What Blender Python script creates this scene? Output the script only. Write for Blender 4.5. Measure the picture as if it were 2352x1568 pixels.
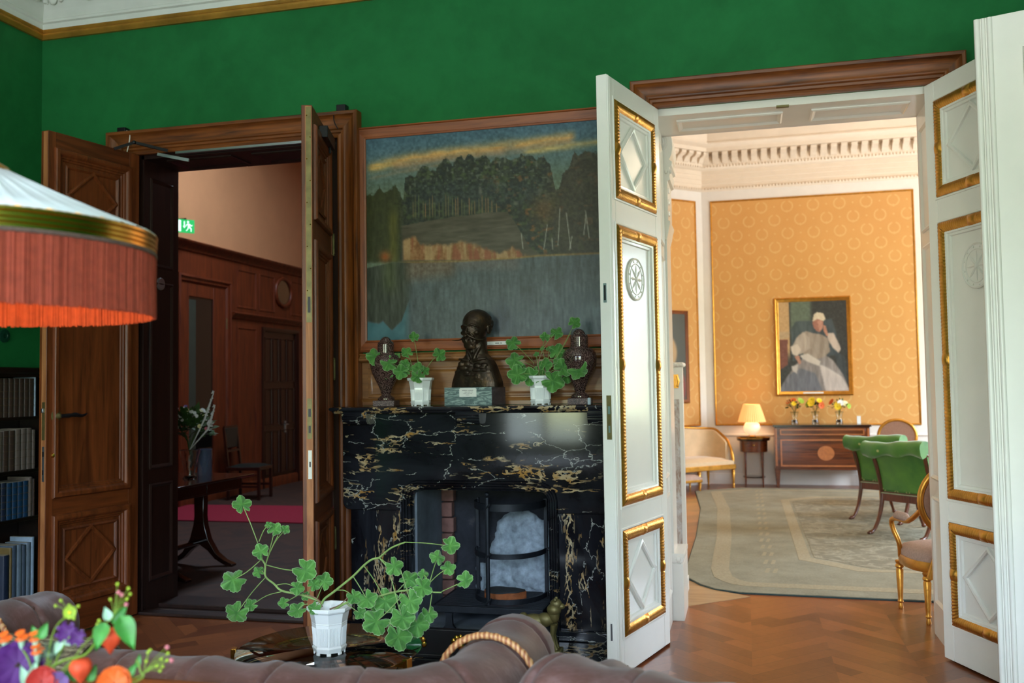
import bpy, bmesh, math, random
import numpy as np
from mathutils import Vector, Matrix

random.seed(7)
rng = np.random.default_rng(11)
PI = math.pi
scene = bpy.context.scene
for o in list(bpy.data.objects):
    bpy.data.objects.remove(o, do_unlink=True)
COL = scene.collection

# ------------------------------------------------------------------ camera
FPX, PITCH, ROLL, YAW, EYE = 2120.0, 0.0473, -0.01507, -0.2460, 1.5
def _basis():
    cy, sy = math.cos(YAW), math.sin(YAW)
    f = Vector((sy*math.cos(PITCH), cy*math.cos(PITCH), math.sin(PITCH)))
    r = Vector((cy, -sy, 0)); u = r.cross(f)
    return (r*math.cos(ROLL)+u*math.sin(ROLL), -r*math.sin(ROLL)+u*math.cos(ROLL), f)
CR, CU, CF = _basis()
CAM = Vector((0, 0, EYE))
cam = bpy.data.cameras.new('camera'); cam_ob = bpy.data.objects.new('camera', cam); COL.objects.link(cam_ob)
M = Matrix((( CR.x, CU.x, -CF.x, 0), (CR.y, CU.y, -CF.y, 0), (CR.z, CU.z, -CF.z, EYE), (0, 0, 0, 1)))
cam_ob.matrix_world = M
cam.sensor_width = 36; cam.lens = 36*FPX/2352
cam.clip_start = 0.05; cam.clip_end = 200
cam.dof.use_dof = True; cam.dof.focus_distance = 4.3; cam.dof.aperture_fstop = 2.8
scene.camera = cam_ob
# measured points of the photograph -> points of the room
def ray(px, py): return CF + CR*((px-1176)/FPX) - CU*((py-784)/FPX)
def aty(px, py, y): d = ray(px, py); return CAM + d*(y/d.y)
def atx(px, py, x): d = ray(px, py); return CAM + d*(x/d.x)
def atz(px, py, z): d = ray(px, py); return CAM + d*((z-EYE)/d.z)

# ------------------------------------------------------------------ light
scene.view_settings.view_transform = 'Standard'
scene.view_settings.look = 'None'
scene.view_settings.gamma = 1
scene.view_settings.use_curve_mapping = False
scene.view_settings.exposure = 0.0
w = bpy.data.worlds.new('sky'); scene.world = w; w.use_nodes = True
nt = w.node_tree; bg = nt.nodes['Background']
tc = nt.nodes.new('ShaderNodeTexCoord'); sp = nt.nodes.new('ShaderNodeSeparateXYZ')
mr = nt.nodes.new('ShaderNodeMapRange'); mr.inputs['From Min'].default_value = -0.35; mr.inputs['From Max'].default_value = 0.55
ns = nt.nodes.new('ShaderNodeTexNoise'); ns.inputs['Scale'].default_value = 16; ns.inputs['Detail'].default_value = 4
ad = nt.nodes.new('ShaderNodeMath'); ad.operation = 'MULTIPLY_ADD'; ad.inputs[1].default_value = 0.36
rp = nt.nodes.new('ShaderNodeValToRGB')
rp.color_ramp.elements[0].color = (0.66, 0.74, 0.80, 1); rp.color_ramp.elements[1].color = (0.80, 0.98, 1.2, 1)
for ps, cc in ((0.30, (0.58, 0.65, 0.68, 1)), (0.42, (0.25, 0.29, 0.31, 1)), (0.52, (0.21, 0.26, 0.26, 1)), (0.57, (0.62, 0.68, 0.34, 1)), (0.62, (0.34, 0.40, 0.36, 1)), (0.68, (0.26, 0.31, 0.28, 1)), (0.76, (0.58, 0.70, 0.82, 1)), (0.88, (0.80, 0.98, 1.18, 1))):
    e = rp.color_ramp.elements.new(ps); e.color = cc
L = nt.links.new
L(tc.outputs['Generated'], sp.inputs[0]); L(sp.outputs['Z'], ad.inputs[2]); mpw = nt.nodes.new('ShaderNodeMapping'); mpw.inputs['Scale'].default_value = (1.0, 1.0, 0.22); L(tc.outputs['Generated'], mpw.inputs[0]); L(mpw.outputs[0], ns.inputs['Vector'])
L(ns.outputs['Fac'], ad.inputs[0]); L(ad.outputs[0], mr.inputs['Value']); L(mr.outputs[0], rp.inputs[0]); L(rp.outputs[0], bg.inputs[0])
bg.inputs[1].default_value = 36.0

def area(name, loc, target, sx, sy, power, color):
    l = bpy.data.lights.new(name, 'AREA'); l.shape = 'RECTANGLE'; l.size = sx; l.size_y = sy
    l.energy = power; l.color = color
    o = bpy.data.objects.new(name, l); COL.objects.link(o); o.location = loc
    d = Vector(target)-Vector(loc); o.rotation_euler = d.to_track_quat('-Z', 'Y').to_euler()
    return o
def point(name, loc, power, color, rad=0.05):
    l = bpy.data.lights.new(name, 'POINT'); l.energy = power; l.color = color; l.shadow_soft_size = rad
    o = bpy.data.objects.new(name, l); COL.objects.link(o); o.location = loc; return o
# daylight: the sky seen through the windows and the added hall rooflight (portals only guide the sampling)
def portal(name, loc, target, sx, sy):
    o = area(name, loc, target, sx, sy, 1, (1, 1, 1)); o.data.cycles.is_portal = True
portal('library_window_portal_a', (-2.7, -2.2, 1.95), (-2.7, 5, 1.95), 1.2, 2.6)
portal('library_window_portal_b', (0.7, -2.2, 1.95), (0.7, 5, 1.95), 1.8, 2.6)
portal('salon_window_portal_a', (5.3, 9.0, 2.25), (0, 9.0, 2.25), 1.3, 2.6)
portal('salon_window_portal_b', (5.3, 12.0, 2.25), (0, 12.0, 2.25), 1.3, 2.6)
portal('added_hall_rooflight_portal', (-4.9, 10.1, 5.92), (-4.9, 10.1, 0), 1.2, 1.6)  # unseen rooflight, put in to brighten the hall

# ------------------------------------------------------------------ materials
def s2l(c): c = c/255.0; return c/12.92 if c <= 0.04045 else ((c+0.055)/1.055)**2.4
def rgb(r, g, b): return (s2l(r), s2l(g), s2l(b), 1)
class G:
    def __init__(s, name):
        s.m = bpy.data.materials.new(name); s.m.use_nodes = True; s.t = s.m.node_tree; s.b = s.t.nodes['Principled BSDF']
    def n(s, k, **kw):
        x = s.t.nodes.new('ShaderNode'+k)
        for a, v in kw.items(): setattr(x, a, v)
        return x
    def l(s, a, b): s.t.links.new(a, b)
    def math(s, op, a, b=None, c=None):
        x = s.n('Math', operation=op)
        for i, v in enumerate((a, b, c)):
            if v is None: continue
            if isinstance(v, (int, float)): x.inputs[i].default_value = v
            else: s.l(v, x.inputs[i])
        return x.outputs[0]
    def mix(s, f, a, b):
        x = s.n('Mix', data_type='RGBA')
        for i, v in ((0, f), (6, a), (7, b)):
            if isinstance(v, (int, float, tuple)): x.inputs[i].default_value = v
            else: s.l(v, x.inputs[i])
        return x.outputs[2]
    def co(s, scale=(1, 1, 1), loc=(0, 0, 0), rot=(0, 0, 0)):
        t = s.n('TexCoord'); m = s.n('Mapping'); s.l(t.outputs['Object'], m.inputs[0])
        m.inputs['Scale'].default_value = scale; m.inputs['Location'].default_value = loc; m.inputs['Rotation'].default_value = rot
        return m.outputs[0]
    def noise(s, vec, scale=5, detail=4, rough=0.55, dist=0):
        x = s.n('TexNoise'); s.l(vec, x.inputs['Vector'])
        x.inputs['Scale'].default_value = scale; x.inputs['Detail'].default_value = detail
        x.inputs['Roughness'].default_value = rough; x.inputs['Distortion'].default_value = dist
        return x
    def ramp(s, f, stops):
        x = s.n('ValToRGB'); s.l(f, x.inputs[0]); r = x.color_ramp
        while len(r.elements) > 1: r.elements.remove(r.elements[-1])
        r.elements[0].position = stops[0][0]; r.elements[0].color = stops[0][1]
        for p, c in stops[1:]:
            e = r.elements.new(p); e.color = c
        return x.outputs[0]
    def bump(s, h, strength=0.2, dist=0.01):
        x = s.n('Bump'); x.inputs['Strength'].default_value = strength; x.inputs['Distance'].default_value = dist
        s.l(h, x.inputs['Height']); s.l(x.outputs[0], s.b.inputs['Normal'])
    def fin(s, color=None, rough=0.5, metal=0, coat=0, spec=0.5, emit=None, es=0, trans=0, sheen=0, sss=0):
        b = s.b
        if color is not None:
            if isinstance(color, tuple): b.inputs['Base Color'].default_value = color
            else: s.l(color, b.inputs['Base Color'])
        if isinstance(rough, (int, float)): b.inputs['Roughness'].default_value = rough
        else: s.l(rough, b.inputs['Roughness'])
        b.inputs['Metallic'].default_value = metal; b.inputs['Coat Weight'].default_value = coat
        b.inputs['Coat Roughness'].default_value = 0.12
        b.inputs['Specular IOR Level'].default_value = spec; b.inputs['Transmission Weight'].default_value = trans
        b.inputs['Sheen Weight'].default_value = sheen
        if emit:
            b.inputs['Emission Color'].default_value = emit; b.inputs['Emission Strength'].default_value = es
        return s.m
def plain(name, c, rough=0.5, metal=0, var=0.12, scale=6, bump=0.0, bs=60, **kw):
    g = G(name); v = g.co()
    n = g.noise(v, scale, 5, 0.6)
    d = tuple(x*(1-var) for x in c[:3])+(1,); h = tuple(min(1, x*(1+var)) for x in c[:3])+(1,)
    col = g.ramp(n.outputs['Fac'], [(0.3, d), (0.7, h)])
    if bump:
        n2 = g.noise(v, bs, 4, 0.6); g.bump(n2.outputs['Fac'], bump, 0.004)
    return g.fin(col, rough, metal, **kw)
def wood(name, dark, light, axis='z', rough=0.35, coat=0.15, scale=1.0, fleck=0.5, K=0.68):
    dark, light = [tuple(c*K for c in q[:3])+(1,) for q in (dark, light)]
    g = G(name); k = {'x': (1.2, 14, 14), 'y': (14, 1.2, 14), 'z': (14, 14, 1.2)}[axis]
    v = g.co(tuple(a*scale for a in k)); n = g.noise(v, 1.0, 6, 0.62, 1.6)
    k2 = tuple(a*scale*5 if a > 5 else a*2 for a in k); n2 = g.noise(g.co(k2), 1.0, 3, 0.6, 0.2)
    f = g.math('ADD', g.math('MULTIPLY', n.outputs['Fac'], 0.75), g.math('MULTIPLY', n2.outputs['Fac'], 0.25))
    mid = tuple((a+b)/2 for a, b in zip(dark, light))
    col = g.ramp(f, [(0.36, dark), (0.5, mid), (0.66, light)])
    g.bump(n2.outputs['Fac'], 0.12*fleck, 0.002)
    return g.fin(col, rough, coat=coat)

def green_paint():
    g = G('green_wall_paint'); v = g.co((1, 1, 1))
    a = g.noise(v, 1.3, 5, 0.6, 0.6); b = g.noise(v, 9, 4, 0.6)
    f = g.math('ADD', g.math('MULTIPLY', a.outputs['Fac'], 0.7), g.math('MULTIPLY', b.outputs['Fac'], 0.3))
    col = g.ramp(f, [(0.35, rgb(14, 94, 42)), (0.65, rgb(26, 114, 56))])
    g.bump(g.noise(v, 250, 2, 0.5).outputs['Fac'], 0.05, 0.002)
    return g.fin(col, 0.75, spec=0.3)
def portoro(name='black_gold_veined_marble', up=0, thr=0.02):
    g = G(name)
    v = g.co((1.0, 1.0, 2.2) if not up else (2.2, 1.0, 1.0), (up*3.3, 0, 0)); w_ = g.noise(v, 3.0, 6, 0.62)
    add = g.n('VectorMath', operation='MULTIPLY_ADD'); g.l(w_.outputs['Color'], add.inputs[0]); add.inputs[1].default_value = (0.32,)*3; g.l(v, add.inputs[2])
    def veins(scale, wd, seed):
        x = g.n('TexVoronoi', feature='DISTANCE_TO_EDGE'); m = g.n('Mapping'); m.inputs['Location'].default_value = (seed, seed*1.7, seed*.6)
        g.l(add.outputs[0], m.inputs[0]); g.l(m.outputs[0], x.inputs['Vector']); x.inputs['Scale'].default_value = scale
        r = g.n('MapRange'); g.l(x.outputs['Distance'], r.inputs['Value']); r.inputs['From Min'].default_value = 0; r.inputs['From Max'].default_value = wd
        r.inputs['To Min'].default_value = 1; r.inputs['To Max'].default_value = 0
        return r.outputs[0]
    bandn = g.noise(g.co((0.9, 0.9, 5.5) if not up else (6.0, 0.9, 0.9), (up*2.1, 0, 0)), 1.6, 4, 0.65, 0.6).outputs['Fac']
    mask = g.math('GREATER_THAN', bandn, 0.545); mask_s = g.n('MapRange'); g.l(bandn, mask_s.inputs['Value']); mask_s.inputs['From Min'].default_value = 0.545-thr; mask_s.inputs['From Max'].default_value = 0.60-thr
    v1 = g.math('MULTIPLY', g.math('GREATER_THAN', veins(15, 0.15, 0), 0.34), mask_s.outputs[0])
    thick = g.noise(v, 5, 3, 0.6).outputs['Fac']
    v1 = g.math('MULTIPLY', v1, g.math('GREATER_THAN', thick, 0.47))
    v2 = g.math('MULTIPLY', g.math('GREATER_THAN', veins(3.6, 0.016, 5.2), 0.5), g.math('GREATER_THAN', g.noise(v, 2.2, 4, .6).outputs['Fac'], 0.52))
    base = g.ramp(g.noise(v, 2.0, 5, 0.6, 1.0).outputs['Fac'], [(0.35, rgb(13, 12, 16)), (0.7, rgb(34, 36, 42))])
    gold = g.ramp(g.noise(v, 9, 3, .6).outputs['Fac'], [(0.36, rgb(150, 112, 58)), (0.6, rgb(172, 158, 130))])
    col = g.mix(v2, base, rgb(150, 152, 148)); col = g.mix(v1, col, gold)
    return g.fin(col, 0.08, spec=0.32)
def parquet(name, c1, c2, rough=0.28, blk=0.085, ln=0.42):
    # herringbone-like: diagonal zones of planks with alternating direction
    g = G(name); t = g.n('TexCoord'); se = g.n('SeparateXYZ'); g.l(t.outputs['Object'], se.inputs[0])
    X, Y = se.outputs[0], se.outputs[1]; q = 0.70710678
    A = g.math('MULTIPLY', g.math('ADD', X, Y), q); B = g.math('MULTIPLY', g.math('SUBTRACT', X, Y), q)
    W = 0.42
    sel = g.math('GREATER_THAN', g.math('FRACT', g.math('DIVIDE', X, W*2)), 0.5)
    def plank(U, V):
        iv = g.math('FLOOR', g.math('DIVIDE', V, blk)); fv = g.math('FRACT', g.math('DIVIDE', V, blk))
        sh = g.math('MULTIPLY', iv, 0.37); u = g.math('ADD', g.math('DIVIDE', U, ln), sh)
        iu = g.math('FLOOR', u)
        cb = g.n('CombineXYZ'); g.l(iu, cb.inputs[0]); g.l(iv, cb.inputs[1])
        wn = g.n('TexWhiteNoise', noise_dimensions='2D'); g.l(cb.outputs[0], wn.inputs['Vector'])
        gap = g.math('LESS_THAN', fv, 0.03)
        return wn.outputs['Value'], gap
    a, ga = plank(A, B); b, gb = plank(B, A)
    val = g.n('Mix', data_type='FLOAT'); g.l(sel, val.inputs[0]); g.l(a, val.inputs[2]); g.l(b, val.inputs[3])
    gp = g.n('Mix', data_type='FLOAT'); g.l(sel, gp.inputs[0]); g.l(ga, gp.inputs[2]); g.l(gb, gp.inputs[3])
    gr = g.noise(g.co((30, 30, 1), rot=(0, 0, PI/4)), 1.0, 4, 0.6, 0.5).outputs['Fac']
    f = g.math('ADD', g.math('MULTIPLY', val.outputs[0], 0.55), g.math('MULTIPLY', gr, 0.45))
    col = g.ramp(f, [(0.15, c1), (0.85, c2)])
    dk = tuple(x*0.35 for x in c1[:3])+(1,)
    col = g.mix(g.math('MULTIPLY', gp.outputs[0], 0.6), col, dk)
    return g.fin(col, rough, coat=0.05)
def wallpaper():
    g = G('gold_wreath_wallpaper'); t = g.n('TexCoord'); se = g.n('SeparateXYZ'); g.l(t.outputs['Object'], se.inputs[0])
    X, Z = se.outputs[0], se.outputs[2]; PX, PZ = 0.365, 0.40
    def ring(ox, oz, r, wd):
        a = g.math('MULTIPLY', g.math('SUBTRACT', g.math('FRACT', g.math('ADD', g.math('DIVIDE', X, PX), ox)), 0.5), PX)
        b = g.math('MULTIPLY', g.math('SUBTRACT', g.math('FRACT', g.math('ADD', g.math('DIVIDE', Z, PZ), oz)), 0.5), PZ)
        d = g.math('SQRT', g.math('ADD', g.math('MULTIPLY', a, a), g.math('MULTIPLY', b, b)))
        rr = g.math('LESS_THAN', g.math('ABSOLUTE', g.math('SUBTRACT', d, r)), wd) if r else g.math('LESS_THAN', d, wd)
        if r:  # wreath is open at its top
            gapm = g.math('MULTIPLY', g.math('LESS_THAN', g.math('ABSOLUTE', a), 0.022), g.math('GREATER_THAN', b, 0))
            rr = g.math('MULTIPLY', rr, g.math('SUBTRACT', 1.0, gapm))
        return rr
    m = g.math('MAXIMUM', ring(0, 0, 0.077, 0.011), ring(0.5, 0.5, 0.077, 0.011))
    m = g.math('MAXIMUM', m, g.math('MAXIMUM', ring(0, 0.19, 0, 0.020), ring(0.5, 0.69, 0, 0.020)))
    m = g.math('MAXIMUM', m, g.math('MAXIMUM', ring(0.5, 0.0, 0, 0.014), ring(0.0, 0.5, 0, 0.014)))
    br = g.noise(g.co(), 60, 2, 0.5).outputs['Fac']; m = g.math('MULTIPLY', m, g.math('ADD', 0.05, g.math('MULTIPLY', br, 0.5)))
    base = g.ramp(g.noise(g.co(), 1.5, 3, 0.5).outputs['Fac'], [(0.3, rgb(206, 148, 78)), (0.7, rgb(212, 156, 86))])
    return g.fin(g.mix(m, base, rgb(228, 194, 134)), 0.55, spec=0.4)

MAT = {}
def build_materials():
    m = MAT
    m['green'] = green_paint()
    m['white'] = plain('cream_white_paint', rgb(232, 227, 216), 0.28, var=0.03, coat=0.2)
    m['white_cool'] = plain('off_white_door_paint', rgb(238, 236, 228), 0.30, var=0.02, coat=0.15)
    m['plaster'] = plain('white_plaster', rgb(214, 218, 206), 0.7, var=0.05, bump=0.1)
    m['salon_plaster'] = plain('salon_cream_plaster', rgb(226, 208, 186), 0.7, var=0.03)
    m['salon_white'] = plain('salon_white_panelling', rgb(226, 218, 208), 0.5, var=0.03)
    m['gilt'] = plain('gilt_wood', rgb(198, 140, 58), 0.30, 0.85, var=0.22, scale=14, bump=0.25, bs=90)
    m['gilt_dark'] = plain('tarnished_gilt_moulding', rgb(176, 128, 48), 0.4, 0.55, var=0.3, scale=5, bump=0.15)
    m['brass'] = plain('brass', rgb(206, 156, 70), 0.22, 1.0, var=0.15, scale=10)
    m['brass_old'] = plain('patinated_brass', rgb(116, 106, 66), 0.45, 0.5, var=0.3, scale=14)
    m['steel'] = plain('steel', rgb(180, 190, 200), 0.28, 0.9, var=0.06)
    m['black_metal'] = plain('black_metal', rgb(22, 22, 26), 0.4, 0.2)
    m['iron'] = plain('blackened_iron', rgb(42, 46, 54), 0.5, 0.6, var=0.25, scale=20, bump=0.2)
    m['door_wood'] = wood('red_brown_door_wood', rgb(88, 42, 16), rgb(142, 74, 34), 'z', .42, coat=.05, K=.85)
    m['door_wood_x'] = wood('red_brown_door_wood_cross_grain', rgb(88, 42, 16), rgb(140, 72, 32), 'x', .42, coat=.05, K=.85)
    m['casing'] = wood('brown_casing_wood', rgb(72, 34, 10), rgb(156, 86, 30), 'z', 0.48, coat=0, K=.9)
    m['casing_x'] = wood('brown_casing_wood_cross', rgb(72, 34, 10), rgb(156, 86, 30), 'x', 0.48, coat=0, K=.9)
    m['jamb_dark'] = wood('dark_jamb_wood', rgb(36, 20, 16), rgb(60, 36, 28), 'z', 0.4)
    m['edge_wood'] = wood('pale_door_edge_wood', rgb(142, 84, 46), rgb(190, 128, 80), 'z', 0.6, coat=0, K=1.05)
    m['frame_wood'] = wood('red_picture_frame_wood', rgb(120, 58, 22), rgb(172, 94, 42), 'x', 0.45, coat=0, K=.85)
    m['frame_wood_z'] = wood('red_picture_frame_wood_upright', rgb(118, 58, 24), rgb(166, 92, 44), 'z', 0.45, coat=0, K=.85)
    m['over_wood'] = wood('oak_overmantel_wood', rgb(96, 56, 24), rgb(160, 108, 58), 'x', 0.4, K=.9)
    m['hall_wood'] = wood('hall_red_panelling', rgb(92, 34, 12), rgb(150, 66, 26), 'z', 0.5, coat=.03)
    m['hall_dark'] = wood('hall_dark_door_wood', rgb(40, 16, 10), rgb(72, 32, 20), 'z', 0.3)
    m['dark_wood'] = wood('dark_bookcase_wood', rgb(20, 12, 8), rgb(46, 28, 18), 'y', 0.4)
    m['mahogany'] = wood('dark_mahogany', rgb(24, 12, 8), rgb(56, 28, 18), 'x', 0.15, coat=0.5)
    m['peach'] = plain('peach_wall', rgb(212, 150, 102), 0.8, var=0.05, scale=2)
    m['portoro'] = portoro(); m['portoro_gold'] = portoro('black_marble_shelf', 0, .12); m['portoro_up'] = portoro('black_gold_veined_marble_upright', 1)
    m['floor'] = parquet('parquet_floor', rgb(100, 50, 26), rgb(154, 88, 48), blk=.10, ln=.5)
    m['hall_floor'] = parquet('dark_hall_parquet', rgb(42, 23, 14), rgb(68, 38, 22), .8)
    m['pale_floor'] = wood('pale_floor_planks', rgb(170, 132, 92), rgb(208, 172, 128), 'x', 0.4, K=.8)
    m['wallpaper'] = wallpaper()
    m['ceiling'] = plain('ceiling_paint', rgb(214, 214, 200), 0.8, var=0.03)
build_materials()

# ------------------------------------------------------------------ mesh builder
class MB:
    def __init__(s): s.v = []; s.f = []; s.mi = []; s.cur = 0
    def add(s, vs, fs):
        o = len(s.v); s.v += [tuple(v) for v in vs]
        for f in fs: s.f.append(tuple(i+o for i in f)); s.mi.append(s.cur)
        return s
    def box(s, x0, x1, y0, y1, z0, z1):
        return s.add([(x0,y0,z0),(x1,y0,z0),(x1,y1,z0),(x0,y1,z0),(x0,y0,z1),(x1,y0,z1),(x1,y1,z1),(x0,y1,z1)],
                     [(0,3,2,1),(4,5,6,7),(0,1,5,4),(1,2,6,5),(2,3,7,6),(3,0,4,7)])
    def bar(s, p, q, w_, h, up=(0,0,1)):
        p, q = Vector(p), Vector(q); d = (q-p).normalized(); up = Vector(up); a = d.cross(up)
        if a.length < 1e-5: a = d.cross(Vector((1,0,0)))
        a.normalize(); b = a.cross(d)
        c = [a*(w_/2)*i+b*(h/2)*j for i, j in ((-1,-1),(1,-1),(1,1),(-1,1))]
        return s.add([p+k for k in c]+[q+k for k in c], [(0,1,2,3),(7,6,5,4),(0,4,5,1),(1,5,6,2),(2,6,7,3),(3,7,4,0)])
    def tube(s, pts, r, n=8, closed=False, sx=1.0):
        P = [Vector(p) for p in pts]; m = len(P)
        R = [r]*m if isinstance(r, (int, float)) else list(r)
        vs = []; prev = None
        for i in range(m):
            a = P[(i-1) % m] if (closed or i > 0) else P[i]; b = P[(i+1) % m] if (closed or i < m-1) else P[i]
            t = (b-a).normalized() if (b-a).length > 1e-9 else Vector((0,0,1))
            if prev is None:
                x = t.cross(Vector((0,0,1)));  x = x if x.length > 1e-3 else t.cross(Vector((1,0,0)))
            else: x = prev-t*prev.dot(t)
            x.normalize(); prev = x; y = t.cross(x)
            for k in range(n):
                an = 2*PI*k/n; vs.append(P[i]+x*(math.cos(an)*R[i]*sx)+y*(math.sin(an)*R[i]))
        fs = []; rings = m if closed else m-1
        for i in range(rings):
            j = (i+1) % m
            for k in range(n):
                k2 = (k+1) % n; fs.append((i*n+k, i*n+k2, j*n+k2, j*n+k))
        if not closed: fs += [tuple(range(n))[::-1], tuple((m-1)*n+k for k in range(n))]
        return s.add(vs, fs)
    def lathe(s, prof, c=(0,0,0), n=24, ph=0.0, sx=1, sy=1):
        vs = []; m = len(prof)
        for r, z in prof:
            for k in range(n):
                a = 2*PI*k/n+ph; vs.append((c[0]+r*sx*math.cos(a), c[1]+r*sy*math.sin(a), c[2]+z))
        fs = [(i*n+k, i*n+(k+1) % n, (i+1)*n+(k+1) % n, (i+1)*n+k) for i in range(m-1) for k in range(n)]
        if prof[0][0] > 1e-6: fs.append(tuple(range(n))[::-1])
        if prof[-1][0] > 1e-6: fs.append(tuple((m-1)*n+k for k in range(n)))
        return s.add(vs, fs)
    def ball(s, c, r, nu=12, nv=8):
        if isinstance(r, (int, float)): r = (r, r, r)
        vs = [(c[0], c[1], c[2]-r[2])]
        for i in range(1, nv):
            a = -PI/2+PI*i/nv
            for k in range(nu):
                b = 2*PI*k/nu; vs.append((c[0]+r[0]*math.cos(a)*math.cos(b), c[1]+r[1]*math.cos(a)*math.sin(b), c[2]+r[2]*math.sin(a)))
        vs.append((c[0], c[1], c[2]+r[2])); t = len(vs)-1; fs = []
        for k in range(nu): fs.append((0, 1+(k+1) % nu, 1+k)); fs.append((t, t-nu+k, t-nu+(k+1) % nu))
        for i in range(nv-2):
            for k in range(nu): fs.append((1+i*nu+k, 1+i*nu+(k+1) % nu, 1+(i+1)*nu+(k+1) % nu, 1+(i+1)*nu+k))
        return s.add(vs, fs)
    def prism(s, poly, z0, z1):
        n = len(poly); return s.add([(x,y,z0) for x,y in poly]+[(x,y,z1) for x,y in poly],
            [tuple(range(n))[::-1], tuple(range(n,2*n))]+[(i,(i+1)%n,n+(i+1)%n,n+i) for i in range(n)])
    def slab(s, poly, O, U, V, N, h0, h1):
        O, U, V, N = map(Vector, (O, U, V, N)); n = len(poly)
        return s.add([O+U*a+V*b+N*h0 for a,b in poly]+[O+U*a+V*b+N*h1 for a,b in poly],
            [tuple(range(n))[::-1], tuple(range(n,2*n))]+[(i,(i+1)%n,n+(i+1)%n,n+i) for i in range(n)])
    def sweep(s, path, prof, O=(0,0,0), U=(1,0,0), V=(0,0,1), N=(0,-1,0), closed=False):
        """path in (U,V); profile (d: offset to the left of travel, h: height on N); mitred"""
        O, U, V, N = map(Vector, (O, U, V, N)); m = len(path); P = [Vector((a, b)) for a, b in path]; vs = []
        for i in range(m):
            if closed or 0 < i < m-1:
                d1 = (P[i]-P[(i-1) % m]).normalized(); d2 = (P[(i+1) % m]-P[i]).normalized()
            elif i == 0: d1 = d2 = (P[1]-P[0]).normalized()
            else: d1 = d2 = (P[-1]-P[-2]).normalized()
            n1 = Vector((-d1.y, d1.x)); n2 = Vector((-d2.y, d2.x)); b = (n1+n2); b = b/(1+n1.dot(n2))
            for d, h in prof:
                q = P[i]+b*d; vs.append(O+U*q.x+V*q.y+N*h)
        k = len(prof); fs = []
        for i in range(m if closed else m-1):
            j = (i+1) % m
            for a in range(k-1): fs.append((i*k+a, j*k+a, j*k+a+1, i*k+a+1))
        if not closed: fs += [tuple(range(k)), tuple((m-1)*k+a for a in range(k))[::-1]]
        return s.add(vs, fs)
    def xf(s, Mx):
        s.v = [tuple(Mx @ Vector(v)) for v in s.v]; return s
    def build(s, name, mats, parent=None, smooth=35, bevel=0, world=True, kind=None):
        me = bpy.data.meshes.new(name)
        used = sorted({i for f in s.f for i in f})
        if len(used) < len(s.v):
            rm = {a: b for b, a in enumerate(used)}; s.v = [s.v[i] for i in used]; s.f = [tuple(rm[i] for i in f) for f in s.f]
        vs = s.v
        if parent is not None and world:
            Mi = parent['_m'] if False else THINGM[parent.name].inverted(); vs = [tuple(Mi @ Vector(v)) for v in vs]
        me.from_pydata(vs, [], s.f)
        mats = mats if isinstance(mats, (list, tuple)) else [mats]
        for m in mats: me.materials.append(MAT[m] if isinstance(m, str) else m)
        if len(mats) > 1: me.polygons.foreach_set('material_index', s.mi)
        bm = bmesh.new(); bm.from_mesh(me); bmesh.ops.recalc_face_normals(bm, faces=bm.faces); bm.to_mesh(me); bm.free()
        me.update()
        if smooth:
            me.shade_smooth(); me.set_sharp_from_angle(angle=math.radians(smooth))
        o = bpy.data.objects.new(name, me); COL.objects.link(o)
        if parent is not None: o.parent = parent; THINGM[o.name] = THINGM[parent.name].copy()
        else: THINGM[o.name] = Matrix.Identity(4)
        if bevel:
            b = o.modifiers.new('bevel', 'BEVEL'); b.width = bevel; b.segments = 2; b.limit_method = 'ANGLE'; b.angle_limit = math.radians(40)
        if kind: o['kind'] = kind
        return o
THINGM = {}
def tag(o, label=None, cat=None, group=None, kind=None):
    if label: o['label'] = label
    if cat: o['category'] = cat
    if group: o['group'] = group
    if kind: o['kind'] = kind
    return o
def thing(name, label, cat, loc=(0,0,0), rz=0.0, group=None, kind=None):
    o = bpy.data.objects.new(name, None); COL.objects.link(o); o.empty_display_size = 0.1
    o.location = loc; o.rotation_euler = (0, 0, rz)
    THINGM[o.name] = Matrix.Translation(Vector(loc)) @ Matrix.Rotation(rz, 4, 'Z')
    return tag(o, label, cat, group, kind)
def structure(name, mb, mats, smooth=35, bevel=0, label=None, parent=None):
    o = mb.build(name, mats, parent, smooth, bevel)
    if parent is None:
        o['kind'] = 'structure'
        if label: o['label'] = label
    return o
def spline(pts, n=6):
    P = [Vector(p) for p in pts]; out = []
    for i in range(len(P)-1):
        a = P[max(i-1, 0)]; b = P[i]; c = P[i+1]; d = P[min(i+2, len(P)-1)]
        for k in range(n):
            t = k/n; out.append(0.5*((2*b)+(c-a)*t+(2*a-5*b+4*c-d)*t*t+(3*b-a-3*c+d)*t**3))
    out.append(P[-1]); return out
# ------------------------------------------------------------------ setting
D = 5.472; YB = 5.92
XL, XR, YF, ZC = -4.795, 1.95, -2.1, 4.62
mb = MB(); mb.box(-4.95, 5.4, -2.3, 5.474, -0.12, 0); mb.box(-2.7, 5.4, 5.474, 15.3, -0.12, 0); structure('floor', mb, 'floor', 0)
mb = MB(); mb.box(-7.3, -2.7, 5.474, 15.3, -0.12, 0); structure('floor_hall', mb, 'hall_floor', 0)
mb = MB(); mb.box(XL-.1, XR+.1, YF-.1, D+.02, ZC, ZC+.1); structure('ceiling', mb, 'ceiling', 0)
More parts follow.
